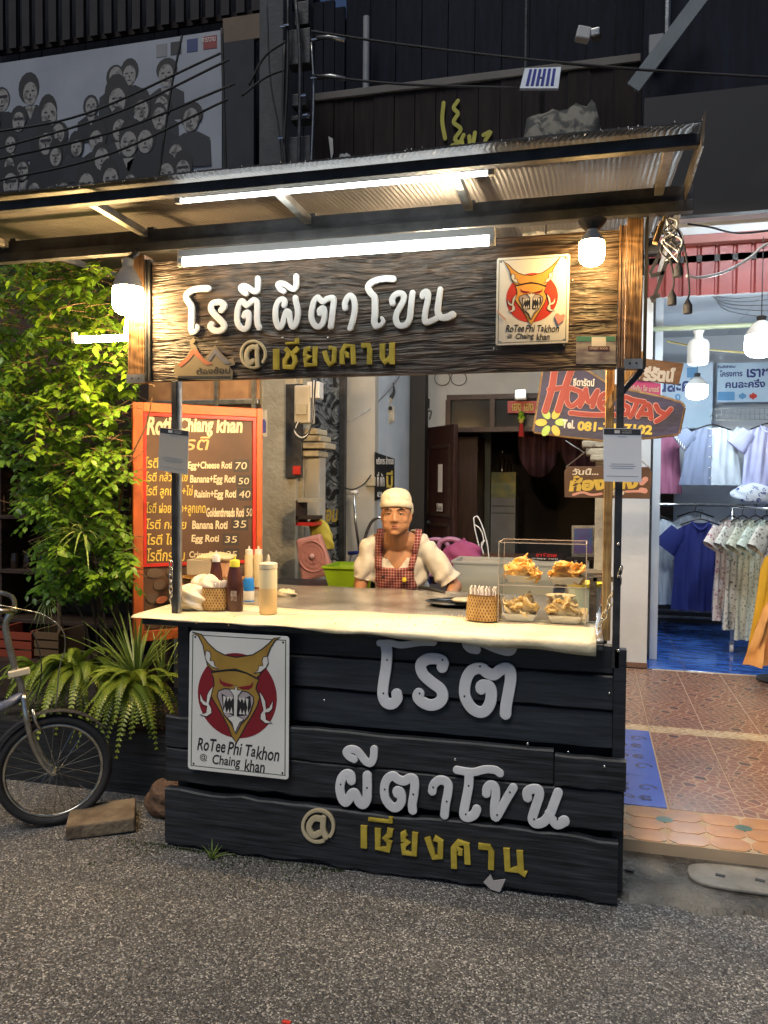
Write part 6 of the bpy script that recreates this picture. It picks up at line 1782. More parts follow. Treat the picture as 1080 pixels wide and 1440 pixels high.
mt_ = root('electricity_meter', 'cream electricity meter with looped cables, upper right of the plaster pillar', 'electricity meter', (X(425, 5.4), 5.45, Z(425, 600, 5.4)))
ma, mb_ = at(413, 603, 5.42), at(436, 545, 5.42)
g = MB(); g.box(ma.x, mb_.x, 5.42, 5.54, ma.z + .04, mb_.z + .02); g.build('meter_body', M('meter_cream', (.55, .48, .36), r=.4), mt_, bevel=.012)
g = MB(); g.box(ma.x + .02, mb_.x - .02, 5.40, 5.419, ma.z + .10, ma.z + .18); g.build('terminal_cover', m_plaster, mt_, bevel=.004)
g = MB(); g.box(X(430, 5.42), X(448, 5.42), 5.43, 5.53, Z(440, 560, 5.42), Z(440, 536, 5.42)); g.build('junction_box', m_white_plastic, mt_, bevel=.008)
for k in range(3):
    q = Vector(((ma.x + mb_.x) / 2, 5.43, ma.z + .05))
    g = MB(); g.tube(catmull([q + Vector((-.03 + .01 * k, 0, .02)), q + Vector((-.05, -.02, -.05 - .02 * k)), q + Vector((.02, -.03, -.10 - .015 * k)), q + Vector((.08, -.02, -.02)), q + Vector((.08 + .01 * k, 0, .3))], 6), .006, 6); g.build('cable', m_dark if k != 1 else m_white_plastic, mt_, smooth=True)
for px, w_, col, nm, lab in ((361.5, .022, m_steel, 'steel_pipe', 'grey upright steel tube at the right edge of the menu board'), (366, .012, m_plaster, 'conduit', 'thin cream conduit just right of the grey steel tube')):
    x = X(px, 5.0); g = MB(); g.box(x - w_, x + w_, 5.0, 5.0 + w_ * 2, PZ - .08, 2.6); tag(g.build(nm, col, bevel=.004), lab, 'pipe')
# small poster of a man in blue on the steel tube
q = pq(354, 614, 376, 576, 4.96); q = pq(354, 577, 376, 614, 4.96)
g = MB(); g.poly(q, (0, -.003, 0)); po = tag(g.build('small_poster', m_card_y), 'small cream poster with red dot and blue figure beside the menu board top', 'poster')
g = MB(); c = at(361, 582, 4.955); g.poly([c + Vector((.022 * math.cos(k * PI / 8), 0, .022 * math.sin(k * PI / 8))) for k in range(16)], (0, -.001, 0)); g.build('red_dot', m_redf, po)
g = MB(); c = at(370, 598, 4.955); g.poly([c + Vector(v) for v in ((-.02, 0, -.05), (.02, 0, -.05), (.022, 0, .02), (.012, 0, .04), (-.012, 0, .04), (-.022, 0, .02))], (0, -.001, 0)); g.build('blue_figure', M('poster_blue', (.06, .07, .30)), po)
# folded metal gate panel above the menu board
gp = root('metal_gate', 'folded metal gate with a tan upper panel, above and behind the menu board', 'gate', (X(300, 4.9), 4.9, 0))
zt_, zb_ = Z(250, 542, 4.9), Z(250, 566, 4.9)
x0_, x1_ = X(206, 4.9), X(362, 4.9)
g = MB(); g.box(x0_, x1_, 4.93, 4.94, zb_ + .01, 2.35); g.build('tan_panel', M('tan_sheet', (.42, .24, .12), r=.6, c2=(.30, .16, .08), ns=12), gp)
g = MB(); g.box(x0_, x1_, 4.90, 4.925, zb_ - .02, zb_ + .015); g.build('gate_rail', m_steel, gp, bevel=.003)
for px in (247, 304, 356):
    x = X(px, 4.9); g = MB(); g.box(x - .012, x + .012, 4.895, 4.925, 0.0, 2.35); g.build('gate_bar', m_steel, gp)
g = MB(); g.box(x0_, x1_, 4.945, 4.955, 0, zb_ - .02); g.build('dark_panel', m_dkwood, gp)

# painted black-and-white mural cloth
mm, nt, bb = raw('grey_mural_print', .6)
vv_ = tex(nt, 'Noise', obj_coord(nt, (1, 1, 1)), Scale=7.0, Detail=3.0, Distortion=2.2)
nt.links.new(ramp(nt, vv_.outputs[0], [(.40, (.012, .014, .018)), (.47, (.08, .10, .13)), (.53, (.30, .35, .40)), (.60, (.10, .12, .15)), (.68, (.45, .50, .52))]), bb.inputs['Base Color'])
xm0, xm1 = X(424, 6.5), X(478, 6.5)
g = MB(); g.box(xm0, xm1, 6.5, 6.52, PZ, 3.1); mu = tag(g.build('mural_cloth', mm), 'tall grey painted mural cloth between the plaster pillar and the cream wall', 'mural')
for s, x0, y0, x1, y1 in (('เรา', 442, 668, 458, 692), ('ขอม', 450, 716, 476, 734), ('เวรี่', 463, 782, 482, 800)):
    text(s, m_ylet if y0 < 760 else m_white_paint, mu, pq(x0, y0, x1, y1, 6.49), .003, .03, .2)
x = X(482, 6.45); g = MB(); g.box(x - .025, x + .025, 6.42, 6.48, PZ, 3.1); tag(g.build('dark_post', m_steel_dark), 'dark grey post at the right edge of the mural cloth', 'post')
x0_, x1_ = X(487, 6.6), X(527, 6.6)
wallbox('cream_wall', 'narrow cream wall panel behind the vendor, left of the skull', x0_, x1_, 6.6, 6.72, PZ, 3.2, m_wall_cream)
x2_ = X(577, 7.6)
g = MB(); g.add([(x1_ + .002, 6.7, PZ), (x2_, 7.6, PZ), (x2_, 7.6, 3.2), (x1_ + .002, 6.7, 3.2), (x1_ - .1, 6.78, PZ), (x2_ - .1, 7.68, PZ), (x2_ - .1, 7.68, 3.2), (x1_ - .1, 6.78, 3.2)], [(0, 1, 2, 3), (7, 6, 5, 4), (0, 3, 7, 4), (1, 5, 6, 2), (3, 2, 6, 7), (0, 4, 5, 1)])
tag(g.build('blue_side_wall', m_wall_blue), 'pale blue receding wall that carries the skull and the black notice', 'wall')
x = X(588, 7.6); g = MB(); g.box(x - .075, x + .075, 7.55, 7.7, PZ, 3.2); tag(g.build('black_pillar', m_dark), 'black pillar between the blue wall and the dark door', 'pillar')
# back wall of the porch with doorway and transom
BY = 8.0
xpw = X(915, 6.85) + .018
xl_, xd, xr_ = X(598, BY), X(628, BY), X(858, BY)
ztr0, ztr1 = Z(628, 608, BY), Z(628, 556, BY)
wb = root('house_wall', 'pale grey house wall over and beside the wide dark doorway', 'wall', (xl_, BY, PZ))
g = MB(); g.box(xl_, xd, BY, BY + .12, PZ, 3.2); g.build('wall_strip', m_wall_white, wb)
g = MB(); g.box(xd + .001, xpw, BY, BY + .12, ztr1, 3.2); g.build('wall_top', m_wall_white, wb)
xt1 = X(760, BY)
g = MB(); g.box(xt1 + .001, xpw, BY, BY + .12, ztr0 - .0, ztr1 - .001); g.build('wall_right', m_wall_white, wb)
tr = root('transom_window', 'dark framed transom window over the open door', 'window', (xd, BY, ztr0))
zo = .0
for bx_ in ((xd, xt1, ztr0, ztr0 + .05), (xd, xt1, ztr1 - .05, ztr1)):
    g = MB(); g.box(bx_[0], bx_[1], BY - .03, BY + .08, bx_[2], bx_[3]); g.build('frame_rail', m_door, tr)
for px in (630, 692, 757):
    x = X(px, BY); g = MB(); g.box(x - .025, x + .025, BY - .031, BY + .08, ztr0 + .051, ztr1 - .051); g.build('frame_stile', m_door, tr)
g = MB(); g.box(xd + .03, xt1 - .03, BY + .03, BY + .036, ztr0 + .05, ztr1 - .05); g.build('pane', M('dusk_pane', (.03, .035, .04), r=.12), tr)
tube_lamp((-1.3, 5.6, 3.02), (-.5, 5.6, 3.02), .014, m_porch, 'lit tube lamp on the porch ceiling over the space behind the vendor', batten=.03)
# dark room beyond
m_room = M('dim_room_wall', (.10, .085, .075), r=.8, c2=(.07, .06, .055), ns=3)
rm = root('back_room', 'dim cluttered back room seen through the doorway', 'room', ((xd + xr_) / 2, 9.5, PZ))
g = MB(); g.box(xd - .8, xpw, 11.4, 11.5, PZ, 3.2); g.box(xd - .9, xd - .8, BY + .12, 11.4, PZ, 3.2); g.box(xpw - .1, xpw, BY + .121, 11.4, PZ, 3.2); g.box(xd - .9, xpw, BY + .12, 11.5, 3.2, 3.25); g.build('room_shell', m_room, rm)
g = MB(); g.box(xl_ - 2.2, xpw, 6.45, 11.5, PZ - .06, PZ - .002); tag(g.build('house_floor', M('house_floor_tile', (.30, .22, .16), r=.35, c2=(.22, .15, .11))), kind='structure')
# open door leaf
dx0, dx1 = X(599, 7.9), X(641, 7.45)
dt = Vector((dx1 - dx0, 7.45 - 7.9, 0)); 
door = root('door', 'dark panelled door leaf standing open left of the doorway, a note pinned on it', 'door', (dx0, 7.9, PZ))
ang = math.atan2(dt.y, dt.x); ctr = Vector((dx0, 7.9, 0)) + dt / 2; zd = Z(600, 602, 7.9)
g = MB(); g.obox((ctr.x, ctr.y, (PZ + zd) / 2), (dt.length, .045, zd - PZ), ang); g.build('leaf_panel', m_door, door, bevel=.004)
dn = Vector((math.sin(ang), -math.cos(ang), 0))
for z0, z1 in ((.15, .85), (.95, 1.12), (1.22, zd - .2)):
    g = MB(); 
    for s in (-1, 1): g.obox(ctr + dt.normalized() * (s * dt.length * .36) + dn * .028 + Vector((0, 0, (z0 + z1) / 2)), (.03, .012, z1 - z0), ang)
    for zz_ in (z0, z1): g.obox(ctr + dn * .028 + Vector((0, 0, zz_)), (dt.length * .75, .012, .03), ang)
    g.build('raised_panel', m_dkwood, door)
for (px0, py0, px1, py1, nm) in ((614, 653, 624, 692, 'note'), (611, 708, 625, 719, 'sign')):
    c = onplane((px0 + px1) / 2, (py0 + py1) / 2, ctr + dn * .04, dn); s = mpp(c)
    g = MB(); g.obox(c, ((px1 - px0) * s * 1.15, .004, (py1 - py0) * s), ang); nn = g.build('paper_' + nm, m_white_paint, door)
    if nm == 'sign':
        e = dt.normalized() * (px1 - px0) * s * .5
        text('ห้อง', m_ink, nn, [c - e - Vector((0, 0, .03)) + dn * .003, c + e - Vector((0, 0, .03)) + dn * .003, c + e + Vector((0, 0, .03)) + dn * .003, c - e + Vector((0, 0, .03)) + dn * .003], .002)
c = onplane(606, 735, ctr + dn * .05, dn); g = MB(); g.ball(c + dn * .03, .028, 12, 8); g.build('door_knob', m_steel_dark, door, smooth=True)
c = onplane(640, 640, ctr, dn)
# arched wardrobe edge and inner things
xw0, xw1 = X(642, 8.6), X(672, 8.6)
g = MB(); g.box(xw0, xw1, 8.6, 9.2, PZ, Z(650, 612, 8.6)); tag(g.build('wardrobe', M('wardrobe_wood', (.085, .035, .02), r=.4, c2=(.05, .02, .012), ns=3, st=(8, 8, 1)), bevel=.01), 'tall brown wardrobe just inside the doorway, right of the open door', 'wardrobe')
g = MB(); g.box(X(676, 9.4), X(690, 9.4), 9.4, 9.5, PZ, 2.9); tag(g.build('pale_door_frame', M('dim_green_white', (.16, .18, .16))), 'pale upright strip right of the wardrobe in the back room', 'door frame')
cb = root('cabinet', 'pale cabinet with a yellow poster on its front in the back room', 'cabinet', (X(708, 9.2), 9.3, PZ))
a, b_ = at(690, 738, 9.2), at(725, 700, 9.2)
g = MB(); g.box(a.x, b_.x, 9.2, 9.6, PZ, b_.z); g.build('cabinet_body', M('dim_card', (.30, .30, .29), r=.6), cb)
for py in (712, 722):
    g = MB(); g.box(a.x + .01, b_.x - .01, 9.19, 9.199, Z(700, py, 9.2), Z(700, py - 1, 9.2)); g.build('drawer_line', m_dark, cb)
g = MB(); g.box(a.x, b_.x, 9.2, 9.5, b_.z + .001, Z(700, 664, 9.2)); g.build('yellow_box', M('mustard_print', (.42, .38, .12), r=.6, c2=(.20, .24, .14), ns=8), cb)
for i, (px, py, h, lab) in enumerate(((706, 663, 30, 'tall dark bottle on the yellow cabinet box, left'), (716, 663, 16, 'short dark jar on the yellow cabinet box, right'))):
    p = at(px, py, 9.3); p.z = Z(700, 664, 9.2); g = MB(); s = mpp(p); g.lathe([(4 * s, 0), (4 * s, h * .6 * s), (1.5 * s, h * .8 * s), (1.5 * s, h * s)], p, 12); tag(g.build('bottle', m_bott, smooth='auto'), lab, 'bottle')
m_curt = M('plum_curtain', (.10, .035, .045), r=.8, c2=(.045, .02, .025), ns=6)
vs, fs = [], []
for i in range(60):
    u = i / 59; x = X(728, 8.5) + (X(850, 8.5) - X(728, 8.5)) * u
    zb2 = 2.9 - .95 - .35 * abs(math.sin(u * PI * 2)) ** .5
    for j in range(8):
        vs.append((x, 8.5 + .03 * math.sin(i * .9 + j * .2), 2.9 - (2.9 - zb2) * j / 7))
for i in range(59):
    for j in range(7): fs.append((i * 8 + j, i * 8 + j + 1, (i + 1) * 8 + j + 1, (i + 1) * 8 + j))
g = MB(); g.add(vs, fs); o = g.build('curtain', m_curt, smooth=True); md = o.modifiers.new('t', 'SOLIDIFY'); md.thickness = .01; tag(o, 'dark plum scalloped curtain across the upper right of the doorway', 'curtain')
p = at(820, 760, 8.2)
pf = root('picture_frame', 'framed blue and purple picture standing by the white pillar', 'picture', (p.x, 8.2, Z(820, 782, 8.2)))
g = MB(); g.poly(pq(804, 739, 836, 783, 8.2), (0, .02, 0)); g.build('frame', m_steel, pf)
g = MB(); g.poly(pq(807, 743, 833, 778, 8.197), (0, -.002, 0)); g.build('print', M('picture_print', (.10, .30, .60), r=.3, c2=(.30, .10, .40), ns=4), pf)
x0_, x1_ = X(800, 8.3), X(842, 8.3)
sd_ = root('side_table', 'dark table with slatted front under the framed picture', 'table', ((x0_ + x1_) / 2, 8.35, PZ))
g = MB(); g.box(x0_, x1_, 8.15, 8.55, Z(820, 787, 8.2), Z(820, 783, 8.2)); g.build('table_top', m_dkwood, sd_)
for k in range(5):
    x = x0_ + (x1_ - x0_) * (k + .5) / 5; g = MB(); g.box(x - .012, x + .012, 8.17, 8.20, PZ, Z(820, 787, 8.2)); g.build('bar', m_white_plastic if k % 2 else m_steel_dark, sd_)
# dining table edge and wire chair
tb_ = root('dining_table', 'brown wooden table behind the vendor, near the wire chair', 'table', (X(670, 7.0), 7.2, PZ))
z = Z(670, 786, 7.0)
g = MB(); g.box(X(655, 7.0), X(760, 7.0), 7.0, 7.7, z - .04, z + .0); g.build('table_top', M('table_wood', (.20, .085, .04), r=.35, c2=(.13, .05, .025), st=(1, 6, 6)), tb_, bevel=.006)
for x in (X(660, 7.0), X(752, 7.0)):
    for y in (7.08, 7.6): g = MB(); g.box(x - .02, x + .02, y - .02, y + .02, PZ, z - .041); g.build('leg', m_dkwood, tb_)
wc = root('wire_chair', 'white wire back chair beside the brown table', 'chair', (X(678, 6.8), 6.8, PZ))
W = lambda px, py: at(px, py, 6.8)
for pts in ([(666, 728), (668, 745), (674, 770), (678, 795)], [(666, 728), (672, 727), (680, 745), (686, 770), (688, 795)], [(668, 738), (676, 745), (680, 760), (676, 772)], [(682, 760), (677, 765), (680, 780)]):
    g = MB(); g.tube(catmull([W(*q) for q in pts], 5), .006, 6); g.build('back_wire', m_white_plastic, wc, smooth=True)
c = W(678, 800); g = MB(); g.lathe([(.18, 0), (.19, .01), (.18, .03)], (c.x, 6.95, c.z - .04), 20); g.build('seat', m_white_plastic, wc, smooth='auto')
for dx, dy in ((-.13, -.12), (.13, -.12), (-.13, .14), (.13, .14)):
    g = MB(); g.tube([(c.x + dx, 6.95 + dy, c.z - .04), (c.x + dx * 1.2, 6.95 + dy * 1.2, PZ)], .009, 6); g.build('leg', m_white_plastic, wc)
m_purp = M('mauve_plastic', (.34, .14, .24), r=.4); m_navy = M('navy_plastic', (.03, .04, .22), r=.35)
def stool(px, lab, m1, Y=6.3):
    c = at(px, 770, Y); r0 = root('plastic_chair', lab, 'chair', (c.x, Y, PZ)); z = Z(px, 765, Y)
    g = MB(); g.tube(catmull([(c.x - .10, Y, z - .25), (c.x - .10, Y, z - .03), (c.x - .05, Y, z + .03), (c.x + .05, Y, z + .03), (c.x + .10, Y, z - .03), (c.x + .10, Y, z - .25)], 5), .022, 8); g.build('backrest', m1, r0, smooth=True)
    g = MB(); g.box(c.x - .12, c.x + .12, Y - .02, Y + .25, z - .28, z - .25); g.build('seat', m1, r0, bevel=.01)
    for sx, sy in ((-1, 0), (1, 0), (-1, 1), (1, 1)): g = MB(); g.box(c.x + sx * .10 - .015, c.x + sx * .10 + .015, Y + sy * .22, Y + sy * .22 + .03, PZ, z - .28); g.build('leg', m_navy, r0)
stool(634, 'mauve plastic chair directly behind the vendor shoulder', m_purp, 6.2); stool(614, 'mauve and navy plastic chair mostly hidden by the vendor', m_purp, 6.6)
lumpy((at(648, 792, 6.0).x, 6.1, Z(648, 800, 6.0)), (.15, .12, .12), 14, .2).build('cloth_pile', M('magenta_cloth', (.30, .05, .14), r=.8), smooth=True); tag(bpy.data.objects['cloth_pile'], 'magenta cloth heap right of the mauve chair', 'cloth')
g = MB(); g.box(X(638, 6.0), X(662, 6.0), 6.0, 6.3, PZ, Z(648, 800, 6.0) + .01); tag(g.build('stool', m_navy), 'navy stool under the magenta cloth heap', 'stool')
# things right behind the counter
Yb = 4.75
zt2 = Z(560, 832, Yb)
wt = root('work_table', 'dark low work table behind the vendor carrying the green basin and clear bin', 'table', (-1.2, Yb + .2, PZ))
g = MB(); g.box(-2.1, -.15, Yb - .05, Yb + .45, zt2 - .05, zt2); g.build('table_top', m_steel_dark, wt)
for x in (-2.05, -.2):
    for y in (Yb, Yb + .4): g = MB(); g.box(x - .02, x + .02, y - .02, y + .02, PZ - .08, zt2 - .05); g.build('leg', m_steel_dark, wt)
a, b_ = at(454, 830, Yb), at(520, 800, Yb)
bs_ = root('basin', 'lime green plastic basin left of the vendor', 'basin', ((a.x + b_.x) / 2, Yb + .15, zt2))
m_lime = M('lime_plastic', (.30, .50, .02), r=.35)
def tub(r0, x0, x1, y0, y1, z0, z1, mat, name, tp=.03, rim=True):
    vs = []
    for zz_, e in ((z0, tp), (z1, 0), (z1, -.0), (z1 - .006, .008), (z0 + .008, tp + .006)):
        vs += [(x0 + e, y0 + e, zz_), (x1 - e, y0 + e, zz_), (x1 - e, y1 - e, zz_), (x0 + e, y1 - e, zz_)]
    fs = [(0, 1, 2, 3), (16, 17, 18, 19)]
    for i in range(4):
        for k in range(4): fs.append((i * 4 + k, i * 4 + (k + 1) % 4, (i + 1) * 4 + (k + 1) % 4, (i + 1) * 4 + k))
    g = MB(); g.add(vs, fs); g.build(name, mat, r0)
    if rim:
        g = MB()
        for p0, p1 in (((x0, y0), (x1, y0)), ((x1, y0), (x1, y1)), ((x1, y1), (x0, y1)), ((x0, y1), (x0, y0))): g.beam((p0[0], p0[1], z1), (p1[0], p1[1], z1), .02, .014)
        g.build('rim', mat, r0)
tub(bs_, a.x, b_.x + .05, Yb, Yb + .32, zt2, b_.z, m_lime, 'basin_body')
a, b_ = at(636, 830, Yb), at(700, 792, Yb)
bn_ = root('plastic_bin', 'clear lidded plastic bin with yellowish contents right of the vendor', 'plastic bin', ((a.x + b_.x) / 2, Yb + .15, zt2))
tub(bn_, a.x, b_.x + .35, Yb, Yb + .32, zt2, b_.z, clear_mat('milky_plastic', (.9, .92, .92), .1, .2, .45, (.55, .58, .58)), 'bin_body')
g = MB(); g.box(a.x + .03, b_.x + .32, Yb + .03, Yb + .29, zt2 + .01, zt2 + .07); g.build('contents', M('batter_yellow', (.55, .50, .25)), bn_)
# pink box fan, little shelf, yellow bag
fn = at(436, 785, 5.2)
fan = root('box_fan', 'pink tilted box fan beside the plaster pillar', 'fan', (fn.x, 5.25, fn.z - .14))
m_pink = M('salmon_plastic', (.62, .27, .22), r=.45)
ft = R(-14)
Mf = Matrix.Translation((fn.x, 5.25, fn.z)) @ Matrix.Rotation(R(10), 4, 'Z') @ Matrix.Rotation(ft, 4, 'Y')
def F(x, y, z): return Mf @ Vector((x, y, z))
g = MB(); vs = [F(*q) for q in ((-.12, 0, -.15), (.12, 0, -.15), (.12, .09, -.15), (-.12, .09, -.15), (-.09, 0, .15), (.09, 0, .15), (.09, .09, .15), (-.09, .09, .15))]
g.add(vs, [(0, 3, 2, 1), (4, 5, 6, 7), (0, 1, 5, 4), (1, 2, 6, 5), (2, 3, 7, 6), (3, 0, 4, 7)]); g.build('fan_body', m_pink, fan, bevel=.02)
for r_ in (.10, .075, .05, .025):
    g = MB(); g.tube([F(r_ * math.cos(t) * .95, -.006, r_ * math.sin(t) * 1.1 + .01) for t in [k * PI / 12 for k in range(25)]], .006 if r_ == .10 else .002, 6, cap=False); g.build('grille_ring', m_pink, fan, smooth=True)
for k in range(8):
    t = k * PI / 4; g = MB(); g.tube([F(0, -.008, .01), F(.095 * math.cos(t), -.008, .105 * math.sin(t) + .01)], .002, 4); g.build('grille_spoke', m_pink, fan)
g = MB(); g.ball(F(0, -.01, .01), .02, 12, 8); g.build('hub', M('pale_pink', (.7, .4, .35)), fan, smooth=True)
g = MB(); zz_ = fn.z - .165; g.box(X(414, 5.2), X(470, 5.2), 5.15, 5.45, PZ, zz_); tag(g.build('storage_box', M('dull_white_box', (.40, .34, .28), r=.7), bevel=.004), 'dull white box under the pink fan', 'box')
sf = root('small_shelf', 'small wooden shelf with a red tray, above the pink fan', 'shelf', (X(430, 5.3), 5.35, Z(430, 738, 5.3)))
for py, mt in ((737, m_redf), (728, m_dkwood), (704, m_plaster)):
    z = Z(430, py, 5.3); g = MB(); g.box(X(416, 5.3), X(441, 5.3), 5.3, 5.5, z - .012, z + .012); g.build('shelf_board', mt, sf)
g = MB(); g.box(X(416, 5.3), X(419, 5.3), 5.3, 5.5, Z(430, 737, 5.3), Z(430, 704, 5.3)); g.build('side', m_dkwood, sf)
p = at(452, 748, 5.5); lumpy((p.x, 5.5, Z(452, 772, 5.5)), (.085, .03, .13), 17, .12).build('cloth_bag', M('yellow_cloth', (.52, .45, .06), r=.7), smooth=True); tag(bpy.data.objects['cloth_bag'], 'yellow cloth bag hanging right of the small shelf', 'bag')
for v in bpy.data.objects['cloth_bag'].data.vertices: v.co.x += (v.co.z - .1) * -.25
# tap, hose, wall socket, cable
tp = root('water_tap', 'steel swan neck water tap behind the vendor, before the blue wall', 'tap', (X(515, 6.3), 6.3, Z(515, 790, 6.3)))
T_ = lambda px, py: at(px, py, 6.3)
g = MB(); g.tube(catmull([T_(512, 775), T_(514, 755), T_(522, 735), T_(532, 728), T_(542, 733), T_(544, 745)], 5), .013, 10); g.build('neck', m_screw, tp, smooth=True)
g = MB(); g.tube([T_(490, 778), T_(518, 776)], .016, 8); g.build('valve', m_navy, tp, smooth=True)
g = MB(); g.box(T_(512, 775).x - .015, T_(512, 775).x + .015, 6.29, 6.32, PZ, T_(512, 775).z); g.build('riser', m_steel, tp)
hs = root('hand_shower', 'white hand spray hanging on a thin steel pipe on the cream wall', 'hand shower', T_(498, 780))
g = MB(); g.tube([T_(498, 695), T_(500, 735), T_(506, 778)], .011, 8); g.build('pipe', m_screw, hs, smooth=True)
g = MB(); g.tube([T_(494, 693), T_(503, 692)], .017, 8); g.build('spray_head', m_white_plastic, hs, smooth=True)
g = MB(); g.tube(catmull([T_(503, 695), T_(505, 700)], 3), .006, 6); g.tube(catmull([T_(496, 775), T_(492, 790), T_(500, 800), T_(502, 780)], 4), .008, 6); g.build('hose', m_steel, hs, smooth=True)
p = at(523, 677, 6.58); g = MB(); g.box(p.x - .05, p.x + .03, 6.56, 6.598, p.z - .04, p.z + .04); tag(g.build('wall_socket', m_plaster, bevel=.006), 'cream double wall socket at the edge of the cream wall', 'wall socket')
g = MB(); g.tube(catmull([at(444, 652, 6.4), at(468, 676, 6.4), at(492, 688, 6.45), at(510, 682, 6.5), at(522, 668, 6.54)], 6), .006, 6); tag(g.build('cable', m_dark, smooth=True), 'black cable sagging from the mural cloth to the wall socket', 'cable')
g = MB(); g.tube(catmull([at(485, 595, 6.5), at(520, 575, 6.6), at(548, 548, 6.9), at(562, 530, 7.2)], 6), .005, 6); tag(g.build('cable', m_steel, smooth=True), 'thin grey cable rising across the cream wall past the skull', 'cable')
# skull trophy and black notice on the blue wall
Sk = lambda px, py, Y=7.0: at(px, py, Y)
sk = root('animal_skull', 'bleached animal skull trophy on the blue wall', 'skull', Sk(541, 595))
m_bone = M('bleached_bone', (.50, .47, .38), r=.7, c2=(.32, .29, .22), ns=20, bump=.5)
b = MB()
for (x, y, r0_, x2, y2, r1_) in ((541, 573, .060, 543, 592, .050), (542, 592, .047, 541, 622, .008), (532, 580, .03, 535, 600, .018), (551, 575, .03, 553, 592, .014), (536, 565, .03, 548, 562, .03), (541, 600, .03, 538, 606, .02)):
    cap(b, Sk(x, y), Sk(x2, y2), r0_, r1_)
me = remesh_obj(b, 'skull', m_bone, None, .01, 2)
o = bpy.data.objects.new('skull_bone', me); COL.objects.link(o); o.parent = sk; o.matrix_parent_inverse = Matrix.Translation(-Sk(541, 595))
for x, y in ((536, 576), (549, 574), (541, 598)):
    g = MB(); g.ball(Sk(x, y, 6.95), (.018, .012, .02), 10, 8); g.build('eye_socket', m_dark, sk, smooth=True)
for s in ((535, 563, 527, 553, 526, 541), (548, 562, 554, 552, 553, 538)):
    g = MB(); g.tube(catmull([Sk(s[0], s[1]), Sk(s[2], s[3]), Sk(s[4], s[5])], 5), [.024 - .002 * k for k in range(11)], 8); g.build('horn', m_dark, sk, smooth=True)
wd = (Vector((x2_, 7.6, 0)) - Vector((x1_, 6.7, 0))).normalized() if False else None
e0, e1 = Vector((X(527, 6.6) + .002, 6.7, 0)), Vector((X(577, 7.6), 7.6, 0)); ed = (e1 - e0).normalized(); en = Vector((ed.y, -ed.x, 0))
def ow(px, py, off=.01): return onplane(px, py, e0, en) + en * off
nt_ = root('black_notice', 'black notice poster with white lettering on the blue wall under the skull', 'poster', ow(538, 702))
q = [ow(525, 704), ow(552, 694), ow(552, 645), ow(525, 636)]
g = MB(); g.poly(q, en * .01); g.build('sheet', m_dark, nt_)
for s, x0, y0, x1, y1, mt in (('บริการ ล้างรถ', 526, 642, 550, 653, m_white_paint), ('ที่ พัก', 527, 664, 537, 684, m_white_paint), ('มี', 540, 662, 549, 686, m_ylet), ('ยินดี', 527, 691, 550, 699, m_white_paint)):
    text(s, mt, nt_, [ow(x0, y1, .022), ow(x1, y1, .022), ow(x1, y0, .022), ow(x0, y0, .022)], .003, .02)
# flood lamp, red plate, charm on the transom, switch
fl = root('flood_lamp', 'small lit white flood lamp above the transom, left of the homestay sign', 'flood lamp', at(731, 557, 7.7))
a, b_ = at(723, 562, 7.7), at(740, 547, 7.7)
g = MB(); g.box(a.x, b_.x, 7.72, 7.8, a.z, b_.z); g.build('lamp_body', m_white_plastic, fl, bevel=.01)
g = MB(); g.box(a.x + .015, b_.x - .015, 7.715, 7.719, a.z + .03, b_.z - .01); g.build('lamp_glass', glow('flood_glass', (.95, 1, 1), 7), fl)
g = MB(); g.poly(pq(714, 564, 755, 581, 7.9), (0, -.01, 0)); rp = tag(g.build('red_plaque', m_redf), 'red lucky plaque hanging on the transom right of centre', 'plaque')
text('เฮง เฮง', m_ylet, rp, pq(720, 567, 750, 578, 7.888), .003, .03)
ch = root('lucky_charm', 'green and red tasselled charm hanging below the red plaque', 'charm', at(733, 612, 7.8))
for (x, y, r_, mt) in ((733, 582, .03, m_lime), (733, 592, .025, m_ylet), (731, 588, .02, m_lime), (736, 588, .02, m_lime)):
    g = MB(); g.ball(at(x, y, 7.8), r_, 10, 8); g.build('bead', mt, ch, smooth=True)
g = MB(); g.tube([at(733, 596, 7.8), at(733, 614, 7.8)], [.018, .03], 8); g.build('tassel', m_redf, ch)
p = at(599, 567, 7.95); g = MB(); g.box(p.x - .03, p.x + .03, 7.96, 7.999, p.z - .05, p.z + .05); tag(g.build('wall_switch', m_dark, bevel=.004), 'small black switch box on the pale wall left of the transom', 'switch')
g = MB(); g.tube(catmull([at(596, 530, 7.98), at(597, 556, 7.98), at(592, 580, 7.98), at(606, 578, 7.98), at(604, 590, 7.98)], 5), .007, 6); tag(g.build('cable', m_steel_dark, smooth=True), 'looped dark cable around the switch box on the pale wall', 'cable')
g = MB()
for cx in (622, 645):
    g.tube([at(cx + 11 * math.cos(t), 532 + 10 * math.sin(t), 7.98) for t in [k * PI / 8 for k in range(17)]], .004, 5, cap=False)
tag(g.build('wire_loops', m_steel_dark, smooth=True), 'two loops of thin wire hanging on the pale wall above the transom', 'wire')

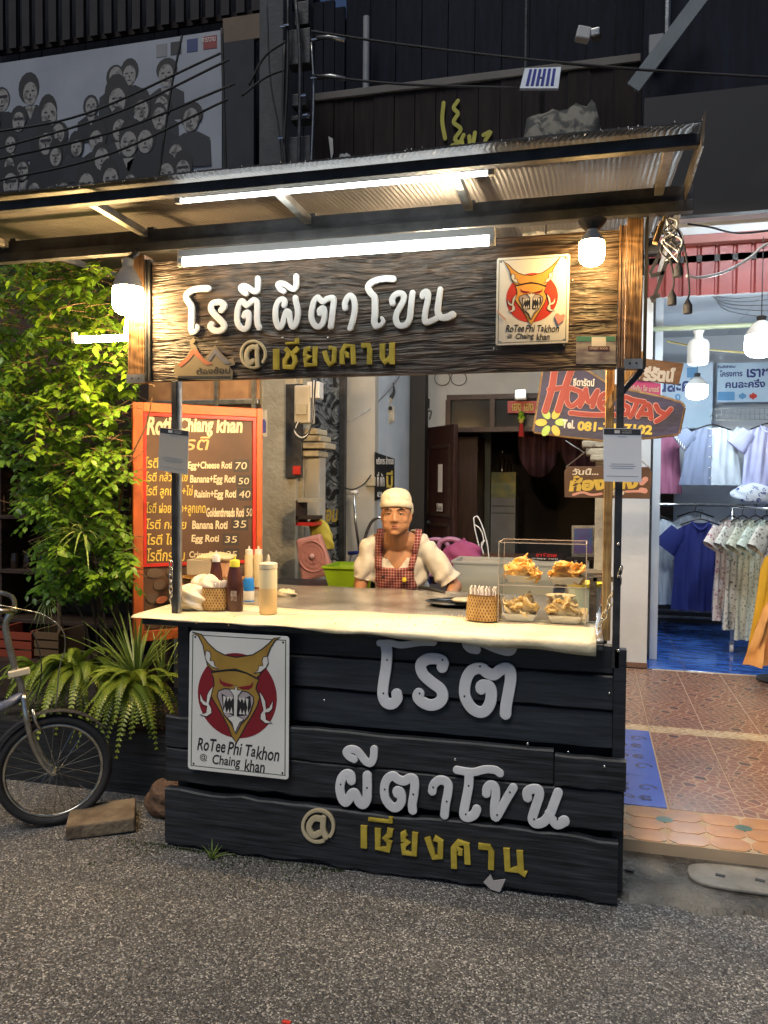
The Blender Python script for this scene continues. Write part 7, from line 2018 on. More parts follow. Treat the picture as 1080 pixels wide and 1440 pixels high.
# ------------------------------------------------------------------ white corner pillar and hanging signs
wp = root('white_pillar', 'plain white square pillar between the house doorway and the clothes shop', 'pillar', (X(885, 6.5), 6.65, PZ))
xa_, xb_ = X(856, 6.5), X(915, 6.5)
g = MB(); g.box(xa_, xb_, 6.5, 6.85, PZ, 3.15); g.build('shaft', m_wall_white, wp, bevel=.004)
g = MB(); g.box(xa_ - .004, xb_ + .004, 6.494, 6.86, PZ, PZ + .04); g.build('base_band', M('brown_base', (.22, .12, .08)), wp)
g = MB(); g.box(X(838, 6.5), xa_ - .001, 6.56, 6.8, PZ, 2.2); g.build('half_column', m_plaster, wp, bevel=.004)
for py, w_ in ((624, 20), (635, 14), (643, 8)):
    z = Z(840, py, 6.5); g = MB(); g.box(X(838 - w_, 6.5), xa_ - .001, 6.52, 6.84, z - .028, z + .028); g.build('moulding', m_plaster, wp, bevel=.012)
HS = G(750, 510, 4.909)
m_board_d = M('weathered_blue_board', (.055, .055, .13), r=.6, c2=(.035, .033, .06), ns=4, st=(1, 1, 3), bump=.3, bs=20)
m_edge_w = M('raw_wood_edge', (.34, .22, .10), r=.8, c2=(.20, .12, .05), ns=20, bump=.6)
m_red_l = M('brick_red_paint', (.36, .045, .035), r=.55); m_pink_l = M('pink_outline_paint', (.72, .38, .34), r=.55)
Yh = 5.2
out = [(75, 20), (300, 20), (500, 140), (640, 190), (900, 245), (1020, 280), (1038, 310), (1000, 490), (830, 512), (480, 533), (200, 503), (5, 475), (35, 290)]
hs_ = root('homestay_sign', 'weathered blue board lettered Home Stay with a telephone number, hanging behind the right post', 'sign', HS((500, 530), Yh))
g = MB(); g.poly([HS(p, Yh) for p in out], (0, .035, 0)); hb = g.build('board', m_board_d, hs_)
for i in range(len(out)):
    g = MB(); g.tube([HS(out[i], Yh + .015), HS(out[(i + 1) % len(out)], Yh + .015)], .014, 6); g.build('rough_edge', m_edge_w, hs_)
for st in ([(150, 40), (125, 190), (82, 335)], [(262, 50), (210, 200), (170, 330)], [(110, 185), (225, 172)], [(310, 195), (245, 180), (232, 262), (265, 300), (325, 250), (325, 200)], [(362, 185), (345, 250), (322, 300)], [(362, 200), (385, 275), (442, 195)], [(442, 195), (425, 250), (408, 302)], [(462, 285), (520, 258), (505, 215), (468, 235), (455, 290), (490, 325), (545, 312)],
           [(670, 250), (625, 238), (618, 285), (655, 310), (640, 355), (600, 345)], [(672, 255), (765, 272)], [(715, 270), (695, 330), (668, 372)], [(722, 372), (770, 295), (800, 300), (812, 382)], [(745, 352), (805, 355)], [(845, 295), (868, 335), (905, 352)], [(948, 322), (905, 368), (848, 405)], [(258, 347), (400, 360), (590, 360)]):
    P = [HS(p, Yh - .001) for p in st]; s = mpp(P[0]) / 4.909
    w_ = 42 if st[0][0] < 300 and st[0][1] < 60 else 30
    g = MB(); sweep(g, P, (w_ + 9) * s, .004); g.build('letter_outline', m_pink_l, hs_)
    g = MB(); sweep(g, P, w_ * s, .0075); g.build('letter', m_red_l, hs_)
for k in range(6):
    t = k * PI / 3; c = HS((122, 412), Yh - .002); g = MB()
    g.poly([c + Vector((.062 * math.cos(t) + .038 * math.cos(t) * math.cos(q) - .024 * math.sin(t) * math.sin(q), 0, .062 * math.sin(t) + .038 * math.sin(t) * math.cos(q) + .024 * math.cos(t) * math.sin(q))) for q in [j * PI / 5 for j in range(10)]], (0, -.003, 0)); g.build('painted_leaf', m_ylet if k % 2 else m_lime, hs_)
def hst(s, x0, y0, x1, y1, mt, dy=0, Y=Yh, par=None, bold=.03, sh=.1, G_=HS):
    par = par or hs_
    return text(s, mt, par, [G_((x0, y1), Y - .003), G_((x1, y1 + dy), Y - .003), G_((x1, y0 + dy), Y - .003), G_((x0, y0), Y - .003)], .003, bold, sh)
hst('ธีดารัตน์', 275, 105, 425, 160, m_white_paint, 5); hst('Tel.', 200, 390, 285, 450, m_white_paint, 8); hst('081-7257102', 305, 402, 820, 470, m_ylet, 30, bold=.045)
c = HS((560, 300), Yh - .006); 
out2 = [(235, 715), (800, 720), (822, 760), (805, 940), (500, 935), (215, 930), (212, 750)]
Y2 = 5.5
s2 = root('room_sign', 'small brown board with yellow Thai lettering hung on wires under the homestay sign', 'sign', HS((500, 935), Y2))
g = MB(); g.poly([HS(p, Y2) for p in out2], (0, .03, 0)); g.build('board', M('brown_sign_board', (.13, .075, .05), r=.7, c2=(.09, .05, .035), ns=6), s2, bevel=.004)
hst('วันนี้...', 268, 728, 450, 775, m_white_paint, 0, Y2, s2); hst('ห้องว่าง', 245, 782, 725, 890, m_ylet, -20, Y2, s2, .06); hst('ครับ', 485, 875, 630, 915, m_white_paint, 0, Y2, s2)
for st in ([(275, 912), (340, 895), (400, 912), (470, 905)], [(640, 890), (700, 888), (735, 888)], [(750, 830), (775, 805)], [(745, 880), (770, 885)]):
    g = MB(); sweep(g, [HS(p, Y2 - .001) for p in st], .016 if st[0][0] < 740 else .035, .004); g.build('painted_stroke', m_pink_l, s2)
for p0, p1 in (((225, 720), (430, 560)), ((800, 722), (600, 560)), ((225, 540), (350, 620))):
    g = MB(); g.tube([HS(p0, Y2), HS(p1, Y2 - .1)], .004, 5); g.build('wire', m_steel, s2)
out3 = [(680, -40), (1040, 5), (1005, 150), (640, 110)]
Y3 = 5.6
s3 = root('wood_plank_sign', 'raw wood plank with white Thai lettering above the right end of the homestay sign', 'sign', HS((850, 150), Y3))
g = MB(); g.poly([HS(p, Y3) for p in out3], (0, .03, 0)); g.build('board', M('raw_wood_sign', (.26, .15, .08), r=.7, c2=(.17, .09, .045), ns=6, st=(1, 1, 6)), s3)
hst('ศรีรัตน์', 700, 20, 985, 125, m_white_paint, 12, Y3, s3, .06, .2)
g = MB(); g.poly([HS(p, 5.7) for p in ((640, 105), (880, 145), (878, 235), (640, 200))], (0, .02, 0)); s4 = tag(g.build('pink_sign', M('hot_pink_sign', (.72, .10, .36), r=.5)), 'small hot pink sign with white lettering under the raw wood plank', 'sign')
hst('การ์เด้น โฮ มาดร์', 650, 150, 868, 190, m_white_paint, 14, 5.7, s4)

# ------------------------------------------------------------------ clothes shop at the right
YB = 8.95
m_shop_wall = M('cool_white_wall', (.62, .66, .70), r=.65, c2=(.55, .59, .64), ns=2)
wallbox('shop_back_wall', 'pale shop back wall behind the hanging clothes', X(915, YB), 4.2, YB, YB + .1, PZ, 3.3, m_shop_wall)
wallbox('shop_side_wall', 'pale far right wall of the clothes shop', 4.0, 4.1, 6.4, YB - .002, PZ, 3.3, m_shop_wall)
wallbox('partition_wall', 'plain partition wall between the house and the clothes shop', X(915, 6.85) + .02, X(915, 6.85) + .08, 6.86, YB - .002, PZ, 3.14, m_shop_wall)
xq = X(915, 6.85) + .08
g = MB(); g.box(X(931, 8.9), X(948, 8.9), 8.86, YB - .002, PZ, 2.5); tag(g.build('brown_pilaster', m_dkwood), 'dark brown wall strip between the pink blouse and the pale wall', 'wall strip')
g = MB(); g.box(xq, 3.98, YB - .12, YB - .003, PZ, Z(960, 800, YB)); tag(g.build('dark_plinth', M('black_plinth', (.02, .02, .022), r=.3)), 'low black plinth along the foot of the shop back wall', 'plinth')
m_ceil = M('pale_ceiling', (.60, .64, .68), r=.7, c2=(.52, .57, .62), ns=2)
ce = root('shop_ceiling', 'pale panelled shop ceiling with curved wire marks', 'ceiling', (2, 7.5, 3.1))
for j in range(4):
    for i in range(4):
        g = MB(); g.box(xq - .1 + i * .9, xq - .1 + (i + 1) * .9 - .006, 6.42 + j * .64, 6.42 + (j + 1) * .64 - .006, 3.10, 3.115); g.build('ceiling_panel', m_ceil, ce)
g = MB(); g.box(xq - .2, 4.2, 6.42, 9.0, 3.118, 3.13); g.build('backing', m_shop_wall, ce)
for i in range(5):
    g = MB(); g.tube(catmull([(xq + .15 + i * .05, 6.7, 3.085), (xq + .6, 7.1 + i * .12, 3.07), (xq + 1.3, 6.9 + i * .3, 3.085), (xq + 2.2, 7.6 + i * .1, 3.08)], 5), .004, 5); g.build('thin_wire', m_steel, ce, smooth=True)
g = MB(); a, b_ = at(913, 463, 6.7), at(1090, 455, 6.7); g.tube([(a.x, 6.7, a.z), (b_.x + .6, 6.7, a.z)], .02, 10); tag(g.build('ceiling_pipe', M('greenish_pipe', (.40, .46, .30), r=.4), smooth='auto'), 'greenish pipe running under the shop ceiling', 'pipe')
g = MB(); g.tube([at(938, 480, 6.9), at(1000, 492, 7.0), at(1060, 497, 7.0)], .008, 6); tag(g.build('yellow_cord', M('yellow_cord', (.5, .42, .15))), 'thin yellow cord under the shop ceiling behind the white bell fixture', 'cord')
m_redc = M('red_corrugated_steel', (.26, .055, .05), r=.45, c2=(.19, .04, .04), ns=4)
zr0, zr1 = Z(1000, 415, 6.38), Z(1000, 345, 6.38)
rc = root('red_fascia', 'dark red corrugated fascia over the shop entrance', 'fascia', (2, 6.38, zr0))
x = X(905, 6.38)
while x < 4.0:
    g = MB(); g.add([(x, 6.38, zr0), (x + .012, 6.36, zr0), (x + .10, 6.36, zr0), (x + .112, 6.38, zr0), (x + .125, 6.38, zr0)] + [(x, 6.38, zr1), (x + .012, 6.36, zr1), (x + .10, 6.36, zr1), (x + .112, 6.38, zr1), (x + .125, 6.38, zr1)], [(k, k + 1, k + 6, k + 5) for k in range(4)])
    o = g.build('corrugated_strip', m_redc, rc); x += .125
g = MB(); g.box(X(905, 6.38), 4.0, 6.385, 6.42, zr0, zr1 + .5); g.build('backing', m_shop_wall, rc)
g = MB(); g.box(X(920, 6.3), 4.0, 6.28, 6.355, zr1 - .005, zr1 + .06); g.build('bottom_rail', M('dusty_red_rail', (.30, .12, .11), r=.6), rc, bevel=.004)
g = MB(); g.box(X(920, 6.0), 4.0, 5.0, 6.27, zr1 + .14, zr1 + .17); tag(g.build('soffit', M('pale_soffit', (.45, .40, .40), r=.6)), 'pale soffit above the red fascia carrying the tube lamp', 'soffit')
g = MB(); zf = Z(1000, 303, 4.97); g.box(X(903, 4.97, 300), 4.0, 4.94, 4.999, zf, zf + .7); tag(g.build('eave_board', m_dark), 'black eave board in front of the pale soffit, top right', 'eave')
a = at(995, 327, 5.6); zt_ = zr1 + .10
b_ = a + Vector((1.25, 0, 0))
tube_lamp((a.x, 5.55, zt_), (b_.x, 5.55, zt_), .018, m_led_cool, 'lit tube lamp under the soffit at the right edge', batten=.03, up_=.012)
p = at(1070, 487, 6.0); bulb(p, .105, .15, m_led_cool, 'large lit bell bulb hanging at the right edge of the shop entrance', base_h=.10, cord=.55, neck=.03)
p = at(980, 552, 7.4); bulb(p, .09, .12, m_led_cool, 'smaller lit bulb hanging in the middle of the clothes shop', base_h=.075, cord=.25, neck=.025)
p = at(982, 492, 6.7)
r0 = root('bell_fixture', 'unlit white bell shaped fixture clipped under the greenish pipe', 'lamp fixture', (p.x, 6.7, p.z - .1))
g = MB(); g.lathe([(.02, -.12), (.07, -.115), (.082, -.10), (.082, .04), (.07, .07), (.035, .09), (.03, .12), (.045, .15)], p, 24); g.build('shell', m_white_plastic, r0, smooth='auto')
m_ban = M('pale_blue_banner', (.48, .58, .68), r=.5, c2=(.36, .50, .62), ns=2.2)
m_inkb = M('navy_ink', (.02, .03, .16), r=.5)
m_blpr = M('blue_print', (.10, .28, .50), r=.5)
def banner(x0, y0, x1, y1, label, rows):
    Y = 8.55; c = at((x0 + x1) / 2, y1, Y)
    r0 = root('shop_banner', label, 'banner', c)
    A_, B_ = at(x0, y1, Y), at(x0, y0, Y); xr = X(x1, Y, y0)
    g = MB(); g.box(A_.x, xr, Y, Y + .008, A_.z, B_.z); g.build('banner_sheet', m_ban, r0)
    for s, a0, b0, a1, b1, mt in rows: text(s, mt, r0, hq(a0, b0, a1, b1, Y - .001), .003, .03)
    return r0
bn1 = banner(905, 512, 1003, 603, 'pale blue banner half hidden behind the wood plank sign, partly lettered', (('คนละครึ่ง', 912, 530, 994, 552, m_inkb), ('๑', 949, 554, 957, 564, m_blpr)))
g = MB(); g.poly(pq(966, 517, 980, 531, 8.545), (0, -.003, 0)); g.build('printed_card', m_blpr, bn1)
bn2 = banner(1008, 511, 1150, 566, 'pale blue banner with two lines of navy Thai lettering at the right edge', (('โครงการ', 1012, 521, 1044, 530, m_inkb), ('เราชนะ', 1050, 519, 1098, 531, m_inkb), ('คนละครึ่ง', 1020, 534, 1076, 546, m_inkb), ('ร้านนี้เข้าร่วม', 1009, 514, 1034, 518, m_inkb)))
g = MB(); g.poly(pq(1009, 551, 1033, 563, 8.545), (0, -.003, 0)); g.build('printed_card', m_blpr, bn2)
for px, mt in ((1044, m_blpr), (1059, m_redf)):
    c = at(px, 557, 8.545); g = MB(); g.poly([c + Vector((.035 * math.cos(k * PI / 6), 0, .035 * math.sin(k * PI / 6) * (1 if k % 2 else .6))) for k in range(12)], (0, -.003, 0)); g.build('printed_emblem', mt, bn2)
gr = root('wire_grille', 'long narrow wire grille under the banners on the shop wall', 'grille', (X(1020, 8.6), 8.7, Z(1020, 592, 8.6)))
za, zb2 = Z(1020, 590, 8.6), Z(1020, 574, 8.6)
for z in (za, (za + zb2) / 2, zb2): g = MB(); g.box(X(955, 8.6), 3.9, 8.70, 8.706, z, z + .006); g.build('rail', m_steel, gr)
x = X(955, 8.6)
while x < 3.2: g = MB(); g.box(x, x + .005, 8.694, 8.70, za, zb2); g.build('bar', m_steel, gr); x += .045
# hanging garments
def cloth_mat(name, base, pat=None, kind=None, sc_=40):
    mt, nt, b = raw(name, .8)
    c = base
    if kind == 'stripe':
        sp = nt.nodes.new('ShaderNodeSeparateXYZ'); nt.links.new(obj_coord(nt), sp.inputs[0])
        f = math_node(nt, 'GREATER_THAN', math_node(nt, 'FRACT', math_node(nt, 'MULTIPLY', sp.outputs[0], sc_)), .5)
        nt.links.new(mix(nt, f, base, pat), b.inputs['Base Color'])
    elif kind == 'print':
        v = tex(nt, 'Voronoi', obj_coord(nt), Scale=float(sc_), Randomness=.8)
        n_ = tex(nt, 'Noise', obj_coord(nt), Scale=sc_ * 1.5, Detail=2.0, Distortion=2.0)
        f = math_node(nt, 'MULTIPLY', math_node(nt, 'LESS_THAN', v.outputs['Distance'], .40), math_node(nt, 'GREATER_THAN', n_.outputs[0], .5))
        nt.links.new(mix(nt, f, base, pat), b.inputs['Base Color'])
    else:
        nt.links.new(ramp(nt, tex(nt, 'Noise', obj_coord(nt), Scale=8.0).outputs[0], [(.3, tuple(x * .85 for x in base)), (.7, base)]), b.inputs['Base Color'])
    return mt
def garment(name, label, cat, c, w, h, mat, rz=0.0, sleeve=.16, slw=.09, hem=1.08, seed=1, depth=.034, collar=None, buttons=0, bmat=None, sl_ang=55, hook=True, fold=.019, halves=None):
    """hanging top: c = centre of the shoulder line"""
    random.seed(seed)
    r0 = root(name, label, cat, c); ORG[r0.name] = Vector((0, 0, 0)); r0.rotation_euler.z = rz
    nx, nz = 26, 22
    for side in (-1, 1):
        vs, fs = [], []
        for j in range(nz + 1):
            v_ = j / nz
            for i in range(nx + 1):
                u = i / nx * 2 - 1
                sh = .10 * h * (abs(u) ** 1.6) * (1 - v_) ** 2 * .9
                wid = w / 2 * (1 + (hem - 1) * v_ - .05 * math.sin(v_ * PI))
                if v_ < .12: wid *= .86 + v_ / .12 * .14 
                neck = (.055 * h if side < 0 else .02 * h) * max(0, 1 - (u / .28) ** 2) * (1 - min(1, v_ * 4))
                x = u * wid; z = -h * v_ - sh - neck
                d = depth * (1 - abs(u) ** 2.5) * (.7 + .5 * v_) + fold * v_ * math.sin(u * 11 + seed + 2 * math.sin(v_ * 3)) + fold * .5 * math.sin(u * 23 + v_ * 5)
                vs.append((x, side * max(d, .004 * 0 + .002) if abs(u) < 1 else 0, z))
        for j in range(nz):
            for i in range(nx): fs.append((j * (nx + 1) + i, j * (nx + 1) + i + 1, (j + 1) * (nx + 1) + i + 1, (j + 1) * (nx + 1) + i))
        if halves and side < 0:
            for k, (lo, hi) in enumerate(((0, nx // 2), (nx // 2, nx))):
                n2 = hi - lo; v2 = [vs[j * (nx + 1) + i] for j in range(nz + 1) for i in range(lo, hi + 1)]
                g = MB(); g.add(v2, [(j * (n2 + 1) + i, j * (n2 + 1) + i + 1, (j + 1) * (n2 + 1) + i + 1, (j + 1) * (n2 + 1) + i) for j in range(nz) for i in range(n2)]); g.build('front_panel', halves[k], r0, smooth=True)
        else:
            g = MB(); g.add(vs, fs); g.build('front' if side < 0 else 'back', mat, r0, smooth=True)
    if sleeve:
        for s in (-1, 1):
            a0 = Vector((s * w * .40, 0, -h * .11)); d = Vector((s * math.cos(R(sl_ang)), 0, -math.sin(R(sl_ang)))); n_ = Vector((s * math.sin(R(sl_ang)), 0, math.cos(R(sl_ang))))
            vs, fs = [], []; m_ = 7; k_ = 14
            for i in range(m_ + 1):
                u = i / m_
                for k in range(k_):
                    t = 2 * PI * k / k_
                    ww = slw * (.9 + .25 * u); dd = .028 + .016 * u
                    vs.append(a0 + d * (sleeve * u) + n_ * (ww * math.cos(t)) + Vector((0, dd * math.sin(t) * (1 + .25 * math.sin(3 * t + u * 4)), 0)))
            for i in range(m_):
                for k in range(k_): fs.append((i * k_ + k, i * k_ + (k + 1) % k_, (i + 1) * k_ + (k + 1) % k_, (i + 1) * k_ + k))
            g = MB(); g.add(vs, fs); g.build('sleeve', (halves[0] if s < 0 else halves[1]) if halves else mat, r0, smooth=True)
            if bmat and collar == 'cuff':
                vs2 = vs[-2 * k_:]; vs2 = [Vector(v) + n_ * .0 + Vector((0, -.003 if v[1] < 0 else .003, 0)) for v in vs2]
                g = MB(); g.add(vs2, [(k, (k + 1) % k_, k_ + (k + 1) % k_, k_ + k) for k in range(k_)]); g.build('cuff', bmat, r0, smooth=True)
    for b_i in range(buttons):
        z = -h * (.16 + .72 * b_i / max(1, buttons - 1)); g = MB(); g.ball((0, -depth * 1.15 - .004, z), (.008, .004, .008), 8, 6); g.build('button', bmat or m_ink, r0)
        if collar == 'cuff': g = MB(); g.box(-.03, .012, -depth * 1.15 - .006, -depth * 1.15 - .002, z - .003, z + .003); g.build('toggle', m_white_plastic, r0)
    if collar and collar != 'cuff':
        g = MB(); g.tube(catmull([(-.075, 0, -.005), (-.05, -depth * .9, -.03 - .02 * h), (0, -depth - .01, -.055 - .03 * h), (.05, -depth * .9, -.03 - .02 * h), (.075, 0, -.005)], 4), .011, 6); g.build('collar', mat, r0, smooth=True)
    if hook:
        g = MB(); g.tube([(-w * .38, 0, -.035), (-w * .1, 0, .012), (0, 0, .02), (w * .1, 0, .012), (w * .38, 0, -.035)], .007, 6); g.tube(catmull([(0, 0, .015), (0, 0, .06), (.02, 0, .085), (0, 0, .11), (-.018, 0, .09)], 4), .0035, 5); g.build('hanger', m_ink, r0, smooth=True)
    return r0
cm = dict(pink=cloth_mat('rose_cotton', (.42, .15, .25)), white=cloth_mat('cool_white_cotton', (.60, .66, .72)), grey=cloth_mat('grey_blue_stripe', (.14, .17, .28), (.24, .28, .38), 'stripe', 120), lav=cloth_mat('lavender_cotton', (.46, .48, .72)), navy=cloth_mat('royal_navy_cotton', (.010, .020, .16)), pat1=cloth_mat('pink_print_cotton', (.66, .60, .56), (.34, .10, .16), 'print', 26), pat2=cloth_mat('grey_print_cotton', (.62, .62, .56), (.12, .12, .12), 'print', 30), pat3=cloth_mat('green_print_cotton', (.56, .58, .48), (.16, .18, .14), 'print', 36), pat4=cloth_mat('mint_print_cotton', (.58, .66, .60), (.20, .26, .24), 'print', 40), stripe=cloth_mat('black_white_stripe', (.7, .7, .72), (.03, .03, .05), 'stripe', 60), yel=cloth_mat('marigold_cotton', (.70, .40, .02)), org=cloth_mat('apricot_cotton', (.70, .34, .10)), blpat=cloth_mat('blue_motif_cotton', (.62, .66, .72), (.05, .08, .26), 'print', 18))
def GP(px, py, Y): return tuple(at(px, py, Y))
sc9 = lambda px, Y: px * (Y / math.cos(R(14))) / FPX
garment('blouse', 'rose pink blouse hanging highest at the left of the shop, behind the wood sign', 'blouse', GP(933, 606, 8.3), .30, .62, cm['pink'], seed=2, sleeve=.10, slw=.08, fold=.02, hem=1.25)
garment('shirt', 'two-tone shirt, grey left half, white right half, toggles and striped cuffs, upper row', 'shirt', GP(1001, 600, 8.0), .44, .55, cm['white'], seed=3, collar='cuff', buttons=5, bmat=cm['stripe'], sleeve=.15, slw=.085, hem=1.28, sl_ang=38, halves=(cm['grey'], cm['white']))
garment('shirt', 'lavender shirt at the right edge, upper row', 'shirt', GP(1082, 598, 7.9), .42, .58, cm['lav'], seed=4, sleeve=.18, slw=.085, collar='round', sl_ang=50)
garment('long_shirt', 'long white shirt with dark stitched motifs, lower row just right of the white pillar', 'shirt', GP(925, 728, 8.1), .38, .84, cm['white'], seed=5, sleeve=.30, slw=.07, sl_ang=80, buttons=7, bmat=m_ink, hem=1.06)
garment('shirt', 'white shirt almost hidden behind the navy shirt, lower row', 'shirt', GP(978, 722, 8.55), .46, .90, cm['white'], seed=6, sleeve=.2, slw=.08, sl_ang=60, hem=1.0)
garment('shirt', 'royal navy short sleeved shirt in the middle of the lower row', 'shirt', GP(985, 733, 7.9), .46, .84, cm['navy'], seed=7, sleeve=.22, slw=.10, sl_ang=52, collar='v', hem=1.08)
labs = ('cream garment with pink woven bands, foremost on the rolling rack', 'grey printed garment second from the front of the rolling rack', 'green grey printed garment third on the rolling rack', 'mint printed garment fourth on the rolling rack', 'cream printed garment at the right edge of the rolling rack')
for k, (px, Y, mt, w, h) in enumerate(((1028, 7.5, 'pat1', .34, .90), (1044, 7.35, 'pat2', .34, .96), (1062, 7.2, 'pat3', .36, 1.02), (1078, 7.05, 'pat4', .36, 1.0), (1094, 6.9, 'pat2', .36, .9))):
    garment('dress', labs[k], 'dress', GP(px, 728, Y), w, h, cm[mt], rz=R(38), seed=10 + k, sleeve=.18, slw=.085, sl_ang=58, hem=1.15)
garment('dress', 'marigold yellow dress hanging at the right edge, nearest the street', 'dress', GP(1108, 770, 6.2), .36, .78, cm['yel'], seed=20, sleeve=0, hem=1.5, fold=.05, rz=R(10))
garment('skirt', 'apricot skirt flaring out under the yellow dress at the right edge', 'skirt', GP(1104, 838, 5.9), .26, .48, cm['org'], seed=21, sleeve=0, hem=2.1, fold=.07, rz=R(10), hook=False)
p = at(1062, 697, 7.9); lumpy((p.x, 7.9, p.z - .06), (.20, .10, .10), 31, .12).build('folded_clothes', cm['blpat'], smooth=True); tag(bpy.data.objects['folded_clothes'], 'heap of folded white clothes with blue motifs on top of the rail', 'folded clothes')
a = at(915, 709, 8.35); g = MB(); g.tube([(xq + .01, 8.35, a.z), (3.95, 8.35, a.z)], .016, 8); tag(g.build('clothes_rail', m_steel, smooth='auto'), 'long steel clothes rail between the two rows of shirts', 'clothes rail')
for py in (857, 866):
    a = at(915, py, 8.3 if py < 860 else 8.25); g = MB(); g.tube([(xq + .01, a.y, a.z), (2.6, a.y, a.z)], .012, 8); tag(g.build('floor_rail', m_steel, smooth='auto'), 'thin steel rail near the floor, the upper one' if py < 860 else 'thin steel rail near the floor, the lower one', 'rail')
rk = root('clothes_rack', 'rolling steel rack that carries the printed garments', 'clothes rack', (X(1050, 7.2), 7.2, PZ))
rp0, rp1 = at(1030, 713, 7.6), at(1100, 706, 6.8)
g = MB(); g.tube([rp0, (rp1.x, rp1.y, rp0.z)], .013, 8); g.build('top_bar', m_screw, rk, smooth=True)
for q in (rp0 + Vector((.0, -.02, 0)), Vector((rp1.x, rp1.y, rp0.z))):
    g = MB(); g.tube([q, (q.x, q.y, .30)], .012, 8); g.build('upright', m_screw, rk, smooth=True)
f0 = atz(1029, 882, .30)
g = MB(); g.tube([f0, f0 + Vector((.55, .02, 0))], .012, 8); g.tube([f0, (f0.x, f0.y, .17)], .012, 8); g.build('foot_bar', m_screw, rk)
for q in ((f0.x, f0.y), (f0.x + .5, f0.y + .02)):
    g = MB(); g.tube([(q[0] - .012, q[1], PZ + .035), (q[0] + .012, q[1], PZ + .035)], .035, 14); g.build('caster', m_white_plastic, rk, smooth='auto')
    g = MB(); g.box(q[0] - .018, q[0] + .018, q[1] - .01, q[1] + .01, PZ + .06, .18); g.build('caster_fork', m_steel, rk)
random.seed(61)

# hanging sockets, hook and wires at the right end of the awning
for px, py, Y, lab in ((945, 420, 3.5, 'black rubber lamp socket hanging lowest left of the awning end'), (967, 432, 3.55, 'black rubber lamp socket hanging furthest right past the awning end'), (954, 380, 3.4, 'larger black rubber socket with a tan stripe hanging above the other two')):
    c = at(px, py, Y); s = mpp(c); r0 = root('lamp_socket', lab, 'lamp socket', c)
    g = MB(); g.lathe([(6 * s, -9 * s), (6.4 * s, -7 * s), (6 * s, 3 * s), (3.5 * s, 8 * s), (1.5 * s, 12 * s)], c, 14); g.build('socket_body', m_tyre, r0, smooth='auto')
    g = MB(); g.tube(catmull([c + Vector((0, 0, 11 * s)), c + Vector((.005, 0, .08)), at(px - 5, 345, Y), at(940, 300, 3.2)], 5), .004, 6); g.build('cord', m_tyre, r0, smooth=True)
r0 = root('wire_hook', 'brass coloured hook holding tangled wires at the awning end', 'hook', at(935, 300, 3.1))
g = MB(); g.tube(catmull([at(930, 325, 3.1), at(936, 300, 3.1), at(942, 288, 3.1), at(938, 281, 3.1), at(933, 290, 3.1)], 5), .006, 8); g.build('hook', M('brass_hook', (.55, .40, .16), r=.3, m=.8), r0, smooth=True)
g = MB(); g.beam(at(921, 343, 3.08), at(932, 312, 3.08), .03, .02); g.build('wooden_handle', m_pole_wood, r0, bevel=.004)
for k in range(6):
    g = MB(); P = [at(936 + random.uniform(-4, 6), 305, 3.15)]
    for q in range(5): P.append(at(940 + 12 * math.sin(q * 1.7 + k) + k * 2, 312 + q * 14 + random.uniform(-3, 3), 3.15 + .02 * k))
    g.tube(catmull(P, 5), .003, 5); g.build('tangled_wire', (m_dark, m_white_plastic, m_steel)[k % 3], r0, smooth=True)
for q in (((913, 362), (944, 330)), ((914, 402), (948, 352)), ((914, 432), (940, 392))):
    pass
r0 = root('folded_bracket', 'dark folded steel bracket slanting just right of the sign column', 'bracket', at(918, 430, 3.25))
for p0, p1 in (((916, 330), (950, 325)), ((918, 425), (950, 330)), ((914, 385), (940, 330)), ((914, 388), (934, 384)), ((914, 420), (928, 415))):
    g = MB(); g.beam(at(*p0, 3.25), at(*p1, 3.25), .014, .014); g.build('bracket_bar', m_steel_dark, r0)
g = MB(); g.tube(catmull([at(966, 388, 3.9), at(985, 390, 4.0), at(1020, 382, 4.2), at(1055, 362, 4.4), at(1075, 345, 4.5), at(1110, 335, 4.6)], 6), .007, 6); tag(g.build('cable', m_white_plastic, smooth=True), 'white cable looping from the awning end up to the right edge', 'cable')
g = MB(); g.tube(catmull([at(968, 315, 3.6), at(1000, 320, 3.9), at(1040, 328, 4.3), at(1100, 322, 4.8)], 6), .005, 6); tag(g.build('cable', m_dark, smooth=True), 'black cable crossing in front of the lit soffit tube', 'cable')

# ------------------------------------------------------------------ dark upper storey
m_navy_w = M('dark_weathered_siding', (.012, .015, .027), r=.75, c2=(.007, .009, .015), ns=5, st=(5, 5, .6), bump=.3, spec=.15)
m_brown_w = M('dark_brown_siding', (.022, .016, .016), r=.75, c2=(.011, .009, .010), ns=5, st=(5, 5, .6), bump=.3, spec=.15)
FY = 7.1
up_ = root('upper_storey', 'dark wooden upper storey across the top, planked', 'building', (0, FY, 3.2))
def planks(x0, x1, w, y, z0, z1, mat, zt=None):
    x = x0
    while x < x1 - .01:
        e = min(x + w - .008, x1)
        g = MB(); d = random.uniform(0, .012); g.box(x, e, y - d, y + .03, z0, (zt(x) if zt else z1)); g.build('plank', mat, up_); x += w
g = MB(); g.box(-9, X(486, FY, 20), FY + .035, FY + .1, 3.2, Z(470, 26, FY)); g.box(X(486, FY, 20), 7, FY + .035, FY + .1, 3.2, 9.5); g.box(-9, X(440, FY, 20), FY + .101, FY + .2, 3.2, 9.5); g.build('wall_core', m_dark, up_)
planks(X(-30, FY, 100), X(440, FY, 20), .26, FY, 3.2, 9.0, m_navy_w)
planks(X(487, FY, 20), 3.6, .24, FY, 3.2, 9.0, m_navy_w)
zt = lambda x: Z(470, 2, FY) if x < X(470, FY, 10) else Z(480, 12, FY)
